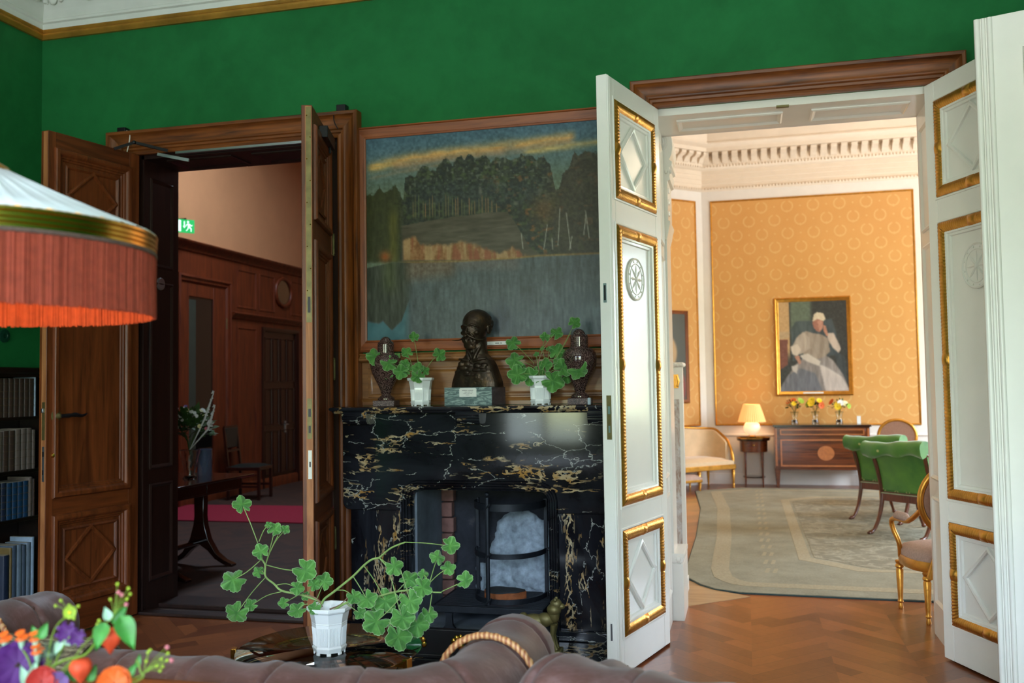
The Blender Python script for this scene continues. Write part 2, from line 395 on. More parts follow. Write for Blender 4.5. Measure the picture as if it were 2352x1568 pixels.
# wall with the two doorways and the firebox
A0, A1, B0, B1, HZ = -4.05, -2.51, -0.457, 1.058, 3.127
mb = MB()
for x0, x1, z0, z1 in ((XL-.1, A0, 0, ZC), (A0, A1, HZ, ZC), (A1, -1.985, 0, ZC), (-1.985, -1.095, 0.92, ZC),
                       (-1.095, -.49, 0, ZC), (-.49, B1, HZ, ZC), (B1, XR+.1, 0, ZC)):
    mb.box(x0, x1, D, YB, z0, z1)
structure('wall_back', mb, 'green', 0)
mb = MB(); mb.box(XL-.1, XL, YF-.1, D, 0, ZC); structure('wall_left', mb, 'green', 0)
mb = MB(); mb.box(XR, XR+.1, YF-.1, D, 0, ZC); structure('wall_right', mb, 'green', 0)
mb = MB()
wins = [(-3.3, -2.1), (-0.2, 1.6)]
for x0, x1, z0, z1 in ((XL, -3.3, 0, ZC), (-3.3, -2.1, 0, .65), (-3.3, -2.1, 3.25, ZC), (-2.1, -.2, 0, ZC),
                       (-.2, 1.6, 0, .65), (-.2, 1.6, 3.25, ZC), (1.6, XR, 0, ZC)):
    mb.box(x0, x1, YF-.1, YF, z0, z1)
structure('wall_front', mb, 'green', 0)
MAT['glass'] = plain('window_glass', (0.95, 0.98, 1, 1), 0.02, var=0, trans=1.0)
for i, (x0, x1) in enumerate(wins):
    mb = MB()
    for a, b, c, d in ((x0, x0+.07, .65, 3.25), (x1-.07, x1, .65, 3.25), (x0, x1, .65, .72), (x0, x1, 3.18, 3.25),
                       ((x0+x1)/2-.04, (x0+x1)/2+.04, .65, 3.25), (x0, x1, 2.3, 2.36)):
        mb.box(a, b, YF-.09, YF-.03, c, d)
    structure('window_%d' % (i+1), mb, 'white', 0)
# cornice of the library: gilt fillet and white enriched moulding
path = [(XL, YF), (XL, D), (XR, D), (XR, YF)]
kw = dict(O=(0,0,0), U=(1,0,0), V=(0,1,0), N=(0,0,1))
mb = MB(); mb.sweep(path, [(0, 4.0), (-.02, 4.0), (-.024, 4.008), (-.034, 4.018), (-.036, 4.036), (-.026, 4.046), (-.032, 4.056), (-.034, 4.066), (0, 4.066)], **kw)
structure('trim_1', mb, 'gilt_dark', 50, label='gilt fillet moulding running along the top of the green wall')
mb = MB(); mb.sweep(path, [(0, 4.066), (-.028, 4.068), (-.03, 4.105), (-.045, 4.112), (-.048, 4.128), (-.04, 4.136), (-.06, 4.16), (-.064, 4.18),
                          (-.075, 4.19), (-.10, 4.30), (-.155, 4.40), (-.19, 4.41), (-.20, 4.44), (-.26, 4.47), (-.30, 4.54), (-.38, 4.56), (-.38, 4.62), (0, 4.62)], **kw)
def cove(along, sgn, base):
    # carved shells and curling leaves
    for k, t in enumerate(along):
        def P(du, zz, off): return (t+du, base-off, zz) if sgn == 'x' else (base+off, t+du, zz)
        rr = 0.085
        for q in range(9):
            a = PI*q/8; r1 = 0.062
            mb.ball(P(math.cos(a)*r1, 4.235+math.sin(a)*r1*1.3, 0.105+0.05*math.sin(a)), (.018, .018, .02), 6, 4)
        mb.ball(P(0, 4.25, .105), (.035, .03, .05), 8, 6)
        for sg in (-1, 1):
            pts = [P(sg*(0.05+.022*i), 4.215+.10*math.sin(i*.62), 0.095+.012*i) for i in range(6)]
            mb.tube(pts, [.006, .02, .024, .02, .014, .004], 6)
            pts = [P(sg*(0.10+.012*i), 4.36-.028*i, 0.15-.012*i) for i in range(5)]
            mb.tube(pts, [.004, .014, .018, .012, .004], 6)
cove([-4.62+.29*k for k in range(22)], 'x', D)
cove([5.25-.29*k for k in range(24)], 'y', XL)
structure('trim_2', mb, 'plaster', 40, label='white plaster cornice with carved shells and leaves above the green wall')

CAS = [(0, 0), (0, .028), (.012, .034), (.026, .03), (.030, .04), (.044, .042), (.05, .055), (.058, .058), (.075, .05), (.11, .058), (.13, .072), (.134, .082), (.15, .084), (.156, .078), (.156, 0)]
def casing(name, x0, x1, z, label):
    t = thing(name, label, None, ((x0+x1)/2, D, 0), kind='structure')
    for (pth, m, nm) in (([(x0, z), (x1, z)], 'casing_x', 'head_casing'),):
        mb = MB(); mb.sweep([(x0, 0), (x0, z), (x1, z), (x1, 0)], CAS, O=(0, D, 0), U=(1,0,0), V=(0,0,1), N=(0,-1,0))
    # split the U shape so that the grain follows each member
    k = len(CAS); n = k-1
    fs = mb.f
    for (rng_, m, nm) in (((0, n), 'casing', 'side_casing'), ((n, 2*n), 'casing_x', 'head_casing'), ((2*n, 3*n), 'casing', 'side_casing')):
        q = MB(); q.v = list(mb.v); q.f = fs[rng_[0]:rng_[1]]; q.mi = [0]*len(q.f)
        o = q.build(nm, m, t, 40)
    return t
casing('trim_3', A0, A1, 3.115, 'brown moulded wooden doorcase around the doorway to the panelled hall')
casing('trim_4', B0, B1, HZ, 'brown moulded wooden doorcase around the doorway to the gold salon')

# jambs and soffits
PM = [(0, 0), (0, .006), (.01, .012), (.02, .006), (.028, 0)]
def rect(mb, u0, u1, z0, z1, prof, O, U, N, V=(0,0,1)):
    mb.sweep([(u0, z0), (u1, z0), (u1, z1), (u0, z1)], prof, O=O, U=U, V=V, N=N, closed=True)
mb = MB()
mb.box(A0-.02, -3.98, D+.03, YB-.02, 0, 3.2); mb.box(-2.58, A1+.02, D+.03, YB-.02, 0, 3.2); mb.box(-4.0, -2.56, D+.03, YB-.02, 3.095, 3.2)
for z0, z1 in ((2.36, 2.98), (0.96, 2.26), (0.2, 0.86)):
    rect(mb, 5.57, 5.83, z0, z1, PM, (-3.98, 0, 0), (0,1,0), (1,0,0)); rect(mb, 5.57, 5.83, z0, z1, PM, (-2.58, 0, 0), (0,1,0), (-1,0,0))
rect(mb, -3.85, -3.35, 5.57, 5.83, PM, (0, 0, 3.095), (1,0,0), (0,0,-1), (0,1,0)); rect(mb, -3.2, -2.7, 5.57, 5.83, PM, (0, 0, 3.095), (1,0,0), (0,0,-1), (0,1,0))
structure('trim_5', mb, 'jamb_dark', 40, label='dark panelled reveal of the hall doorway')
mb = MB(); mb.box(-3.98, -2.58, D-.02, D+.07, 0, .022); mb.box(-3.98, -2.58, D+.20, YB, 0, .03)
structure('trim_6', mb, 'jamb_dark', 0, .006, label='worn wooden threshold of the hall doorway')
mb = MB()
mb.box(-.495, -.478, D+.001, YB, 0, 3.2); mb.box(1.05, B1+.02, D+.0, YB, 0, 3.2); mb.box(-.49, 1.06, D+.01, YB, 3.085, 3.2)
for z0, z1 in ((2.36, 2.98), (0.92, 2.28), (0.2, 0.82)):
    rect(mb, 5.58, 5.86, z0, z1, PM, (1.05, 0, 0), (0,1,0), (-1,0,0)); rect(mb, 5.58, 5.86, z0, z1, PM, (-.478, 0, 0), (0,1,0), (1,0,0))
rect(mb, -.36, .26, 5.60, 5.83, PM, (0, 0, 3.085), (1,0,0), (0,0,-1), (0,1,0)); rect(mb, .42, .96, 5.60, 5.83, PM, (0, 0, 3.085), (1,0,0), (0,0,-1), (0,1,0))
structure('trim_7', mb, 'white', 40, label='white panelled reveal of the salon doorway')
mb = MB(); c = aty(1797, 227, D+.008); mb.box(c.x-.035, c.x+.035, D+.004, D+.03, 3.078, 3.089); structure('trim_9', mb, 'brass_old', 0, label='small brass strike plate in the head of the salon doorway')

# ------------------------------------------------------------------ door leaves
PANELS = [(2.475, 3.0, 1), (0.865, 2.335, 0), (0.20, 0.74, 1)]
def carved(mb, u0, u1, z0, z1, wd, O, U, N, h=.013, amp=.0030, pitch=.019):
    O, U, N, V = Vector(O), Vector(U), Vector(N), Vector((0,0,1))
    cs = [(u0, z0), (u1, z0), (u1, z1), (u0, z1)]; ci = [(u0+wd, z0+wd), (u1-wd, z0+wd), (u1-wd, z1-wd), (u0+wd, z1-wd)]
    m = 6
    for i in range(4):
        a, b, c, d = cs[i], cs[(i+1) % 4], ci[(i+1) % 4], ci[i]
        L_ = math.hypot(b[0]-a[0], b[1]-a[1]); n = max(8, int(L_/pitch*5)); vs = []
        for k in range(n+1):
            t = k/n
            for j in range(m+1):
                v = j/m; x = (a[0]*(1-t)+b[0]*t)*(1-v)+(d[0]*(1-t)+c[0]*t)*v; z = (a[1]*(1-t)+b[1]*t)*(1-v)+(d[1]*(1-t)+c[1]*t)*v
                s_ = t*L_; env = math.sin(PI*v)**.7; sg = 1 if t < .5 else -1
                hh = .004+h*env+amp*env*math.sin(2*PI*(s_/pitch+sg*v*2.0))
                if abs(s_-L_/2) < .035: hh = .005+h*env*1.5*(1-(abs(s_-L_/2)/.05)**2)
                vs.append(O+U*x+V*z+N*hh)
        fs = [(k*(m+1)+j, (k+1)*(m+1)+j, (k+1)*(m+1)+j+1, k*(m+1)+j+1) for k in range(n) for j in range(m)]
        mb.add(vs, fs)
BOL = [(-.012, 0), (-.012, .010), (-.004, .020), (.012, .022), (.026, .014), (.032, .002), (.042, .0), (.046, -.008), (.056, -.010), (.06, -.018)]
FLD = [(0, -.018), (0, -.010), (.010, -.004), (.018, -.010), (.022, -.018)]
def leaf(name, label, hinge, ang, W, side, style, T=.062, H=3.11, u0=.085, u1=.66, panels=PANELS, z00=.012):
    t = thing(name, label, None, (hinge[0], hinge[1], 0), math.radians(ang), kind='structure')
    N = (0, side, 0); Y0, Y1 = sorted((0, -side*T)); rec = .018
    wd = {'wood': ('door_wood', 'door_wood_x'), 'gilt': ('white_cool', 'white_cool'), 'plain': ('white_cool', 'white_cool')}[style]
    mb = MB(); mb.box(0, u0, Y0, Y1, z00, H); mb.box(u1, W, Y0, Y1, z00, H)
    if style != 'wood':
        zs = [z00]+[z for p in reversed(panels) for z in p[:2]]+[H]
        for i in range(0, len(zs), 2): mb.box(u0, u1, Y0, Y1, zs[i], zs[i+1])
    mb.build('stile', wd[0], t, 30, .003, world=False)
    if style == 'wood':
        zs = [z00]+[z for p in reversed(panels) for z in p[:2]]+[H]
        for i in range(0, len(zs), 2):
            mb = MB(); mb.box(u0, u1, Y0+.0003, Y1-.0003, zs[i], zs[i+1]); mb.build('rail', wd[1], t, 30, 0, world=False)
    for z0, z1, dia in panels:
        mb = MB(); ya, yb = sorted((-side*rec, -side*(T-rec))); mb.box(u0-.001, u1+.001, ya, yb, z0-.001, z1+.001)
        p = mb.build('door_panel', wd[0], t, 30, 0, world=False)
        mb = MB()
        if style == 'gilt':
            rect(mb, u0, u1, z0, z1, [(-.014, 0), (-.012, .005), (-.004, .006), (0, .002)], (0,0,0), (1,0,0), N)
            rect(mb, u0+.06, u1-.06, z0+.06, z1-.06, [(-.006, .006), (.006, .002), (.008, -.006), (.02, -.008), (.024, -.018)], (0,0,0), (1,0,0), N)
        else:
            rect(mb, u0, u1, z0, z1, BOL, (0,0,0), (1,0,0), N)
        if dia:
            a, b, c, d = u0+.09, u1-.09, z0+.09, z1-.09
            if style == 'wood': rect(mb, a-.012, b+.012, c-.012, d+.012, FLD, (0,0,0), (1,0,0), N)
            mb.sweep([((a+b)/2, c+.005), (b-.01, (c+d)/2), ((a+b)/2, d-.005), (a+.01, (c+d)/2)], [(-.012, -.018), (-.010, -.006), (0, -.002), (.010, -.006), (.012, -.018)], O=(0,0,0), U=(1,0,0), V=(0,0,1), N=N, closed=True)
        mb.build('moulding', wd[0], t, 40, 0, world=False)
        if style == 'gilt':
            mb = MB(); carved(mb, u0, u1, z0, z1, .058, (0,0,0), (1,0,0), N)
            tag(mb.build('gilt_frame', 'gilt', t, 50, 0, world=False), 'carved gilded moulding')
    if style == 'gilt':   # round rosette on the middle panel
        mb = MB(); cz, cu, R0 = 2.07, (u0+u1)/2, .112
        def ring(r, rad, off):
            mb.tube([(cu+r*math.cos(2*PI*k/32), side*off, cz+r*math.sin(2*PI*k/32)) for k in range(32)], rad, 6, closed=True)
        mb.slab([(cu+R0*math.cos(2*PI*k/32), cz+R0*math.sin(2*PI*k/32)) for k in range(32)], (0,0,0), (1,0,0), (0,0,1), N, -.018, -.010)
        ring(R0, .006, -.011); ring(.085, .003, -.0095)
        for k in range(8):
            a = 2*PI*k/8; p = Vector((cu+.05*math.cos(a), side*-.0135, cz+.05*math.sin(a))); q = Vector((cu+.078*math.cos(a), side*-.0105, cz+.078*math.sin(a)))
            mb.tube([(cu, side*-.011, cz), p, q], [.004, .010, .002], 6)
        for k in range(12):
            a = 2*PI*k/12+.2; mb.ball((cu+.098*math.cos(a), side*-.011, cz+.098*math.sin(a)), .006, 6, 4)
        mb.ball((cu, side*-.009, cz), (.016, .008, .016), 8, 6)
        mb.build('rosette', 'white_cool', t, 50, 0, world=False)
    return t
def edgeplate(t, W, T, side, z0, z1, y0, y1, mat, name, out=.002, slots=(), smat='black_metal'):
    mb = MB(); a, b = sorted((-side*y0, -side*y1)); mb.box(W-.002, W+out, a, b, z0, z1); o = mb.build(name, mat, t, 30, 0, world=False)
    for s0, s1, c, hw in slots:
        q = MB(); a, b = sorted((-side*(c-hw), -side*(c+hw))); q.box(W, W+out+.001, a, b, s0, s1); q.build('slot', smat, o, 0, 0, world=False)
    return o
LL = leaf('door_1', 'open reddish wooden door leaf with a lever handle, left of the hall doorway', (-3.98, 5.45), -100.4, .715, 1, 'wood')
ML = leaf('door_2', 'open reddish wooden door leaf seen nearly edge on, right of the hall doorway', (-2.555, 5.445), -73.2, .72, 1, 'wood')
WL = leaf('door_3', 'open white door leaf with gilded panels, left of the salon doorway', (-.452, 5.425), -105.9, .745, 1, 'gilt', T=.06)
WR = leaf('door_4', 'open white door leaf with gilded panels, right of the salon doorway', (1.0, 5.425), -67.1, .745, -1, 'gilt', T=.06)
# nearest white leaf, at the right edge of the photograph
ang = math.degrees(math.atan2(.27, -.81))
RR = leaf('door_5', 'plain white door leaf without gilding at the right edge', (1.87, 4.24), ang, .86, 1, 'plain', T=.06, H=3.125, u0=.10, u1=.66, panels=[(2.44, 2.95, 0), (0.9, 2.30, 0), (.22, .76, 0)])
mb = MB()
for k, (x, r) in enumerate(((.80, .011), (.825, .008), (.851, .013))): mb.tube([(x, .004, .02), (x, .004, 3.12)], r, 8)
mb.build('edge_bead', 'white_cool', RR, 50, 0, world=False)
mb = MB(); mb.tube([(.735, .0, .02), (.735, .0, 3.105)], .007, 8); mb.tube([(.712, .0, .02), (.712, .0, 3.105)], .004, 8)
mb.build('edge_bead', 'white_cool', WL, 50, 0, world=False)
# edge hardware
edgeplate(ML, .72, .062, 1, .014, 3.105, .003, .040, 'edge_wood', 'edge_strip', .001)
tag(edgeplate(ML, .72, .062, 1, 1.87, 3.10, .006, .036, 'brass_old', 'long_edge_plate', .003, slots=((1.925, 2.015, .021, .007),)), 'patinated brass strip')
mb = MB()
for k in range(9): mb.ball((.7235, -(.012 if k % 2 else .030), 2.05+.125*k), .004, 6, 4)
mb.build('screw', 'brass', ML, 50, 0, world=False)
edgeplate(ML, .72, .062, 1, 1.217, 1.443, .008, .034, 'brass_old', 'lock_plate', .003, slots=((1.34, 1.385, .021, .007), (1.25, 1.29, .021, .006)))
tag(edgeplate(ML, .72, .062, 1, .994, 1.153, .010, .030, 'white_cool', 'latch_plate', .003, slots=((1.06, 1.09, .020, .004),)), 'white metal strike plate')
edgeplate(LL, .715, .062, 1, .014, 3.105, .003, .040, 'edge_wood', 'edge_strip', .001)
edgeplate(LL, .715, .062, 1, 1.21, 1.44, .008, .032, 'brass_old', 'lock_plate', .003, slots=((1.375, 1.40, .020, .007),), smat='steel')
edgeplate(LL, .715, .062, 1, .96, 1.17, .010, .028, 'steel', 'latch_plate', .003, slots=((1.11, 1.14, .019, .006), (1.0, 1.03, .019, .004)))
mb = MB(); mb.box(.715, .728, -.028, -.012, 1.375, 1.402); mb.build('latch_bolt', 'steel', LL, 30, .002, world=False)
edgeplate(WL, .745, .06, 1, 1.918, 2.018, .022, .040, 'steel', 'flush_bolt', .002, slots=((1.93, 2.008, .031, .005),))
tag(edgeplate(WL, .745, .06, 1, 1.215, 1.44, .008, .034, 'brass_old', 'lock_plate', .003, slots=((1.345, 1.385, .020, .007), (1.25, 1.285, .020, .005)), smat='steel'), 'patinated brass lock plate')
edgeplate(WL, .745, .06, 1, .19, .295, .022, .040, 'white_cool', 'flush_bolt', .002, slots=((.20, .285, .031, .005),), smat='steel')
# lever handle on the left wooden leaf
mb = MB()
def disc_y(mb, cx, cz, prof, side=1, n=20, sx=1, sz=1):
    vs = []; m = len(prof)
    for r, h in prof:
        for k in range(n):
            a = 2*PI*k/n; vs.append((cx+r*sx*math.cos(a), side*h, cz+r*sz*math.sin(a)))
    mb.add(vs, [(i*n+k, i*n+(k+1) % n, (i+1)*n+(k+1) % n, (i+1)*n+k) for i in range(m-1) for k in range(n)]+[tuple((m-1)*n+k for k in range(n))])
disc_y(mb, .646, 1.354, [(.034, 0), (.033, .006), (.02, .012), (.012, .03), (.009, .045)], sz=1.2)
mb.slab([(.634, 1.34), (.629, 1.24), (.637, 1.232), (.655, 1.232), (.663, 1.24), (.658, 1.34)], (0,0,0), (1,0,0), (0,0,1), (0,1,0), 0, .008)
h = mb.build('handle', 'brass_old', LL, 40, 0, world=False)
mb = MB(); mb.tube(spline([(.646, .045, 1.354), (.60, .05, 1.354), (.55, .052, 1.358), (.50, .052, 1.350), (.46, .05, 1.362)], 4), [.011, .011, .012, .013, .014, .013, .011, .013, .015, .014, .012, .011, .010, .009, .008, .006, .004], 8)
tag(mb.build('lever', 'black_metal', h, 50, 0, world=False), 'dark carved lever')
mb = MB(); disc_y(mb, .654, 1.115, [(.024, 0), (.022, .012), (.014, .018), (.012, .018), (.011, .012)]); mb.build('lock_cylinder', 'brass', LL, 40, 0, world=False)
# hinges at the hall doorway and the salon doorway
for z in (2.42, 1.62, .55):
    mb = MB(); mb.tube([(.0, .012, z-.06), (.0, .012, z+.06)], .009, 8); mb.ball((0, .012, z+.066), .008, 8, 6); mb.ball((0, .012, z-.066), .008, 8, 6)
    mb.build('hinge', 'brass_old', ML, 40, 0, world=False)

# door closers, sensors, cables
mb = MB(); mb.box(.20, .50, .002, .055, 2.985, 3.055); cl = tag(mb.build('closer_box', 'black_metal', ML, 30, .004, world=False), 'black door closer body')
mb = MB(); mb.tube([(.25, .03, 2.985), (.25, .03, 2.95)], .008, 8); mb.build('spindle', 'black_metal', cl, 40, 0, world=False)
t = thing('door_closer_arm', 'jointed black closer arm above the left wooden door leaf', 'door closer', tuple(aty(360, 352, D-.05)))
mb = MB(); pts = [aty(262, 342, D-.35), aty(308, 327, D-.25), aty(385, 346, D-.09)]
mb.bar(pts[0], pts[1], .012, .018); mb.bar(pts[1], pts[2], .012, .018); mb.ball(pts[1], .014, 8, 6); mb.build('arm', 'black_metal', t, 40)
mb = MB(); mb.bar(aty(362, 354, D-.06), aty(434, 368, D-.03), .012, .02); mb.build('slide_bracket', 'steel', t, 40)
mb = MB(); mb.box(-3.70, -2.60, D-.028, D-.002, 3.098, 3.124)
tag(mb.build('closer_rail', 'steel', None, 30, .003), 'slim grey metal closer rail under the head of the hall doorcase', 'rail')
for nm, (px, py), lab in (('motion_sensor', (283, 303), 'small black sensor box above the left end of the hall doorcase'), ('motion_sensor', (786, 251), 'small black sensor box above the right end of the hall doorcase')):
    c = aty(px, py, D-.03); t = thing(nm, lab, 'sensor', (c.x, c.y, c.z), group='sensor boxes on the green wall')
    mb = MB(); mb.box(c.x-.032, c.x+.032, D-.055, D, c.z-.026, c.z+.026); mb.build('housing', 'black_metal', t, 30, .004)
    mb = MB()
    if px < 500: pts = [aty(291, 300, D-.04), aty(298, 306, D-.06), aty(297, 325, D-.09), aty(291, 352, D-.09)]
    else: pts = [aty(777, 252, D-.05), aty(767, 262, D-.07), aty(768, 280, D-.09), aty(776, 296, D-.09)]
    mb.tube(spline(pts, 4), .0035, 6); tag(mb.build('cable', 'white' if px < 500 else 'black_metal', t, 40), 'pale cable' if px < 500 else None)
c = atx(368, 652, -3.98)
mb = MB(); vs = [(0.0, 0)]
mb.lathe([(.045, 0), (.044, .008), (.036, .012), (.03, .011), (.012, .009), (0.0, .009)], n=28)
mb.xf(Matrix.Translation(Vector((-3.98, c.y, c.z))) @ Matrix.Rotation(PI/2, 4, 'Y'))
tag(mb.build('door_stop_disc', 'steel', None, 40), 'round polished steel disc on the dark reveal beside the red lamp', 'disc')
c = atx(9, 771, XL)
mb = MB(); mb.lathe([(.045, 0), (.043, .01), (.02, .014), (.018, .009), (0, .009)], n=28); mb.xf(Matrix.Translation(Vector((XL, c.y, c.z))) @ Matrix.Rotation(PI/2, 4, 'Y'))
MAT['green_dark'] = plain('dark_green_plastic', rgb(14, 60, 44), 0.4)
tag(mb.build('socket', 'green_dark', None, 40), 'round dark green socket on the side wall above the bookcase', 'socket')
# ------------------------------------------------------------------ painted canvases (colours of the paint itself)
def vnoise(U, V, fx, fy, seed, oct=3):
    r = np.random.default_rng(seed); out = np.zeros_like(U); amp = 1; tot = 0
    for o in range(oct):
        gx, gy = max(2, int(fx*2**o)), max(2, int(fy*2**o)); g = r.random((gy+2, gx+2))
        x = np.clip(U, 0, 1)*gx; y = np.clip(V, 0, 1)*gy; i = np.floor(x).astype(int); j = np.floor(y).astype(int)
        fx_, fy_ = x-i, y-j; fx_ = fx_*fx_*(3-2*fx_); fy_ = fy_*fy_*(3-2*fy_)
        out += amp*((g[j, i]*(1-fx_)+g[j, i+1]*fx_)*(1-fy_)+(g[j+1, i]*(1-fx_)+g[j+1, i+1]*fx_)*fy_); tot += amp; amp *= .55
    return out/tot-.5
def sm(a, b, x): t = np.clip((x-a)/(b-a), 0, 1); return t*t*(3-2*t)
def blend(img, mask, c, var=None):
    c = np.array(c, float); c = c[None, None, :] if c.ndim == 1 else c
    if var is not None: c = c+var[..., None]
    return img*(1-mask[..., None])+c*mask[..., None]
def canvas(name, img, O, U, V, N, parent, gloss=0.35, th=.012):
    h, w_, _ = img.shape; O, U, V, N = map(Vector, (O, U, V, N)); vs = []; fs = []
    o = np.array(O); u = np.array(U); v = np.array(V)
    a = np.linspace(0, 1, w_); b = np.linspace(1, 0, h); A, B = np.meshgrid(a, b)
    co = o+A[..., None]*u+B[..., None]*v
    me = bpy.data.meshes.new(name); n = w_*h
    idx = np.arange(n).reshape(h, w_); q = np.stack([idx[:-1, :-1], idx[1:, :-1], idx[1:, 1:], idx[:-1, 1:]], -1).reshape(-1, 4)
    ring = list(idx[0, :])+list(idx[1:, -1])+list(idx[-1, -2::-1])+list(idx[-2:0:-1, 0])
    pts = co.reshape(-1, 3); back = pts[ring]-np.array(N)*th
    Mi = THINGM[parent.name].inverted(); allp = [tuple(Mi @ Vector(p)) for p in np.vstack([pts, back])]
    k = len(ring); side = [(ring[i], ring[(i+1) % k], n+(i+1) % k, n+i) for i in range(k)]+[tuple(n+i for i in range(k))]
    me.from_pydata(allp, [], [tuple(x) for x in q]+side)
    at = me.color_attributes.new('paint', 'FLOAT_COLOR', 'POINT')
    c = np.clip(img, 0, 255)/255.; c = np.where(c <= .04045, c/12.92, ((c+.055)/1.055)**2.4).reshape(-1, 3)
    c = np.vstack([c, np.tile([.3, .25, .2], (k, 1))]); c = np.hstack([c, np.ones((len(c), 1))]); at.data.foreach_set('color', c.astype(np.float32).ravel())
    g = G(name+'_oil_paint'); an = g.n('Attribute', attribute_name='paint'); nn = g.noise(g.co((1, 1, .6)), 160, 3, .6)
    g.bump(nn.outputs['Fac'], .25, .002); m = g.fin(an.outputs['Color'], gloss, spec=.35); me.materials.append(m)
    ob = bpy.data.objects.new(name, me); COL.objects.link(ob); ob.parent = parent; THINGM[ob.name] = THINGM[parent.name].copy(); return ob

def lake_picture(w_=330, h=280):
    a = np.linspace(0, 1, w_); b = np.linspace(0, 1, h); U, V = np.meshgrid(a, b)
    X = 110+1480*U; T = 212-.0874*(X-105); Bt = 1417-.016*(X-122); Y = T+V*(Bt-T)     # measured layout of the picture
    dab = vnoise(U, V, 110, 90, 1, 2)*46; soft = vnoise(U, V, 14, 12, 2, 4)*40; vert = vnoise(U, V, 120, 18, 3, 2)*40; hor = vnoise(U, V, 20, 90, 4, 2)*30
    GAIN = 1.06; img = np.zeros((h, w_, 3)); k = sm(.0, .34, V)[..., None]
    img += np.array([66, 94, 106])*(1-k)+np.array([96, 108, 88])*k; img += (dab+soft*.6)[..., None]*np.array([.7, .8, .9])
    def line(pts): p = np.array(pts, float); return np.interp(X, p[:, 0], p[:, 1])
    c1 = line([(90, 395), (300, 350), (600, 300), (1100, 238), (1370, 198), (1600, 185)]); wob = soft*.8
    for c, t, col, x0, x1, mm in ((c1, 30, (206, 160, 84), 100, 1390, .98), (c1+24, 38, (160, 116, 82), 250, 1390, .5), (line([(700, 318), (1100, 285), (1478, 238), (1600, 228)]), 19, (192, 164, 96), 1050, 1600, .85), (line([(110, 455), (400, 400), (700, 345)]), 12, (140, 118, 88), 110, 640, .5)):
        m = np.exp(-((Y-c-wob*.5)/t)**2)*sm(x0, x0+60, X)*(1-sm(x1-60, x1, X))*mm*np.clip(.8+hor/40, 0, 1); img = blend(img, m, col, dab*.8)
    sky = line([(100, 575), (135, 545), (165, 550), (200, 495), (225, 540), (262, 520), (300, 490), (330, 540), (348, 585), (360, 440), (400, 432), (425, 440), (440, 400), (480, 372), (520, 400), (550, 410), (570, 360), (610, 325), (650, 370), (680, 330), (705, 312), (725, 335), (750, 300), (790, 330), (850, 308), (880, 350), (910, 318), (965, 330), (1000, 345), (1060, 312), (1110, 308), (1150, 335), (1190, 315), (1225, 370), (1240, 450), (1255, 535), (1270, 520), (1300, 420), (1330, 400), (1365, 285), (1385, 320), (1425, 280), (1470, 300), (1600, 290)])
    rag = vnoise(U, V, 70, 60, 5, 3)*70
    tm = sm(-6, 8, Y-sky+rag*.5)*(1-sm(930, 960, Y))
    img = blend(img, tm, (44, 49, 38), dab*.9+vert*.35+soft*.35)
    hue = vnoise(U, V, 60, 60, 41, 2); img = blend(img, tm*sm(.05, .28, hue)*.7, (66, 78, 44), dab*.6); img = blend(img, tm*sm(.08, .3, -hue)*.6, (26, 34, 36)); img = blend(img, tm*sm(.16, .34, vnoise(U, V, 44, 50, 43, 2))*sm(700, 1100, X)*.75, (120, 78, 40), dab)
    img = blend(img, tm*sm(.22, .36, vnoise(U, V, 90, 90, 44, 1))*(1-sm(500, 620, Y))*.6, (98, 104, 88))
    img = blend(img, tm*sm(1150, 1300, X)*.7, (62, 54, 40), dab*.5); img = blend(img, tm*(1-sm(300, 360, X))*.75, (56, 58, 28), vert*.5)
    img = blend(img, tm*sm(420, 520, Y)*(1-sm(560, 660, Y))*sm(380, 450, X)*(1-sm(1150, 1250, X))*.4, (44, 54, 58), dab)
    img = blend(img, tm*np.exp(-((X-285)/30)**2)*sm(590, 700, Y)*.6, (98, 94, 34), vert); img = blend(img, tm*np.exp(-((X-1180)/70)**2-((Y-640)/90)**2)*.6, (110, 76, 38), dab)
    r = np.random.default_rng(5)
    for i in range(26):
        x0 = 405+i*20+r.uniform(-6, 6); top = r.uniform(535, 590); col = (112+r.uniform(-20, 30), 100, 66)
        m = np.exp(-((X-x0)/3.0)**2)*sm(top, top+20, Y)*(1-sm(655, 690, Y+.05*(X-700)))*.8; img = blend(img, m, col)
    hill = line([(330, 730), (420, 715), (620, 682), (860, 652), (970, 648), (1010, 700), (1100, 860), (1150, 900), (1600, 900)])
    hm = sm(-3, 6, Y-hill+rag*.15)*(1-sm(935, 950, Y))*sm(325, 345, X)*(1-sm(980, 1130, X+.6*(700-Y)))
    img = blend(img, hm, (74, 68, 54), hor+soft*.5)
    cl = line([(340, 820), (420, 790), (450, 840), (640, 845), (690, 820), (800, 850), (920, 900), (1000, 860), (1060, 900), (1160, 905)])
    cm = sm(-12, 20, Y-cl+rag*.4)*(1-sm(930, 945, Y))*sm(335, 355, X)*(1-sm(1020, 1120, X)); vv = vnoise(U, V, 46, 8, 9, 2)
    img = blend(img, cm*.85, (146, 100, 58), vert*1.1+dab); img = blend(img, cm*sm(.02, .16, vv)*.55, (172, 146, 104)); img = blend(img, cm*sm(.05, .2, -vv)*.6, (128, 62, 38))
    img = blend(img, np.exp(-((X-232)/32)**2-((Y-915)/32)**2)*.75, (176, 92, 38), dab)
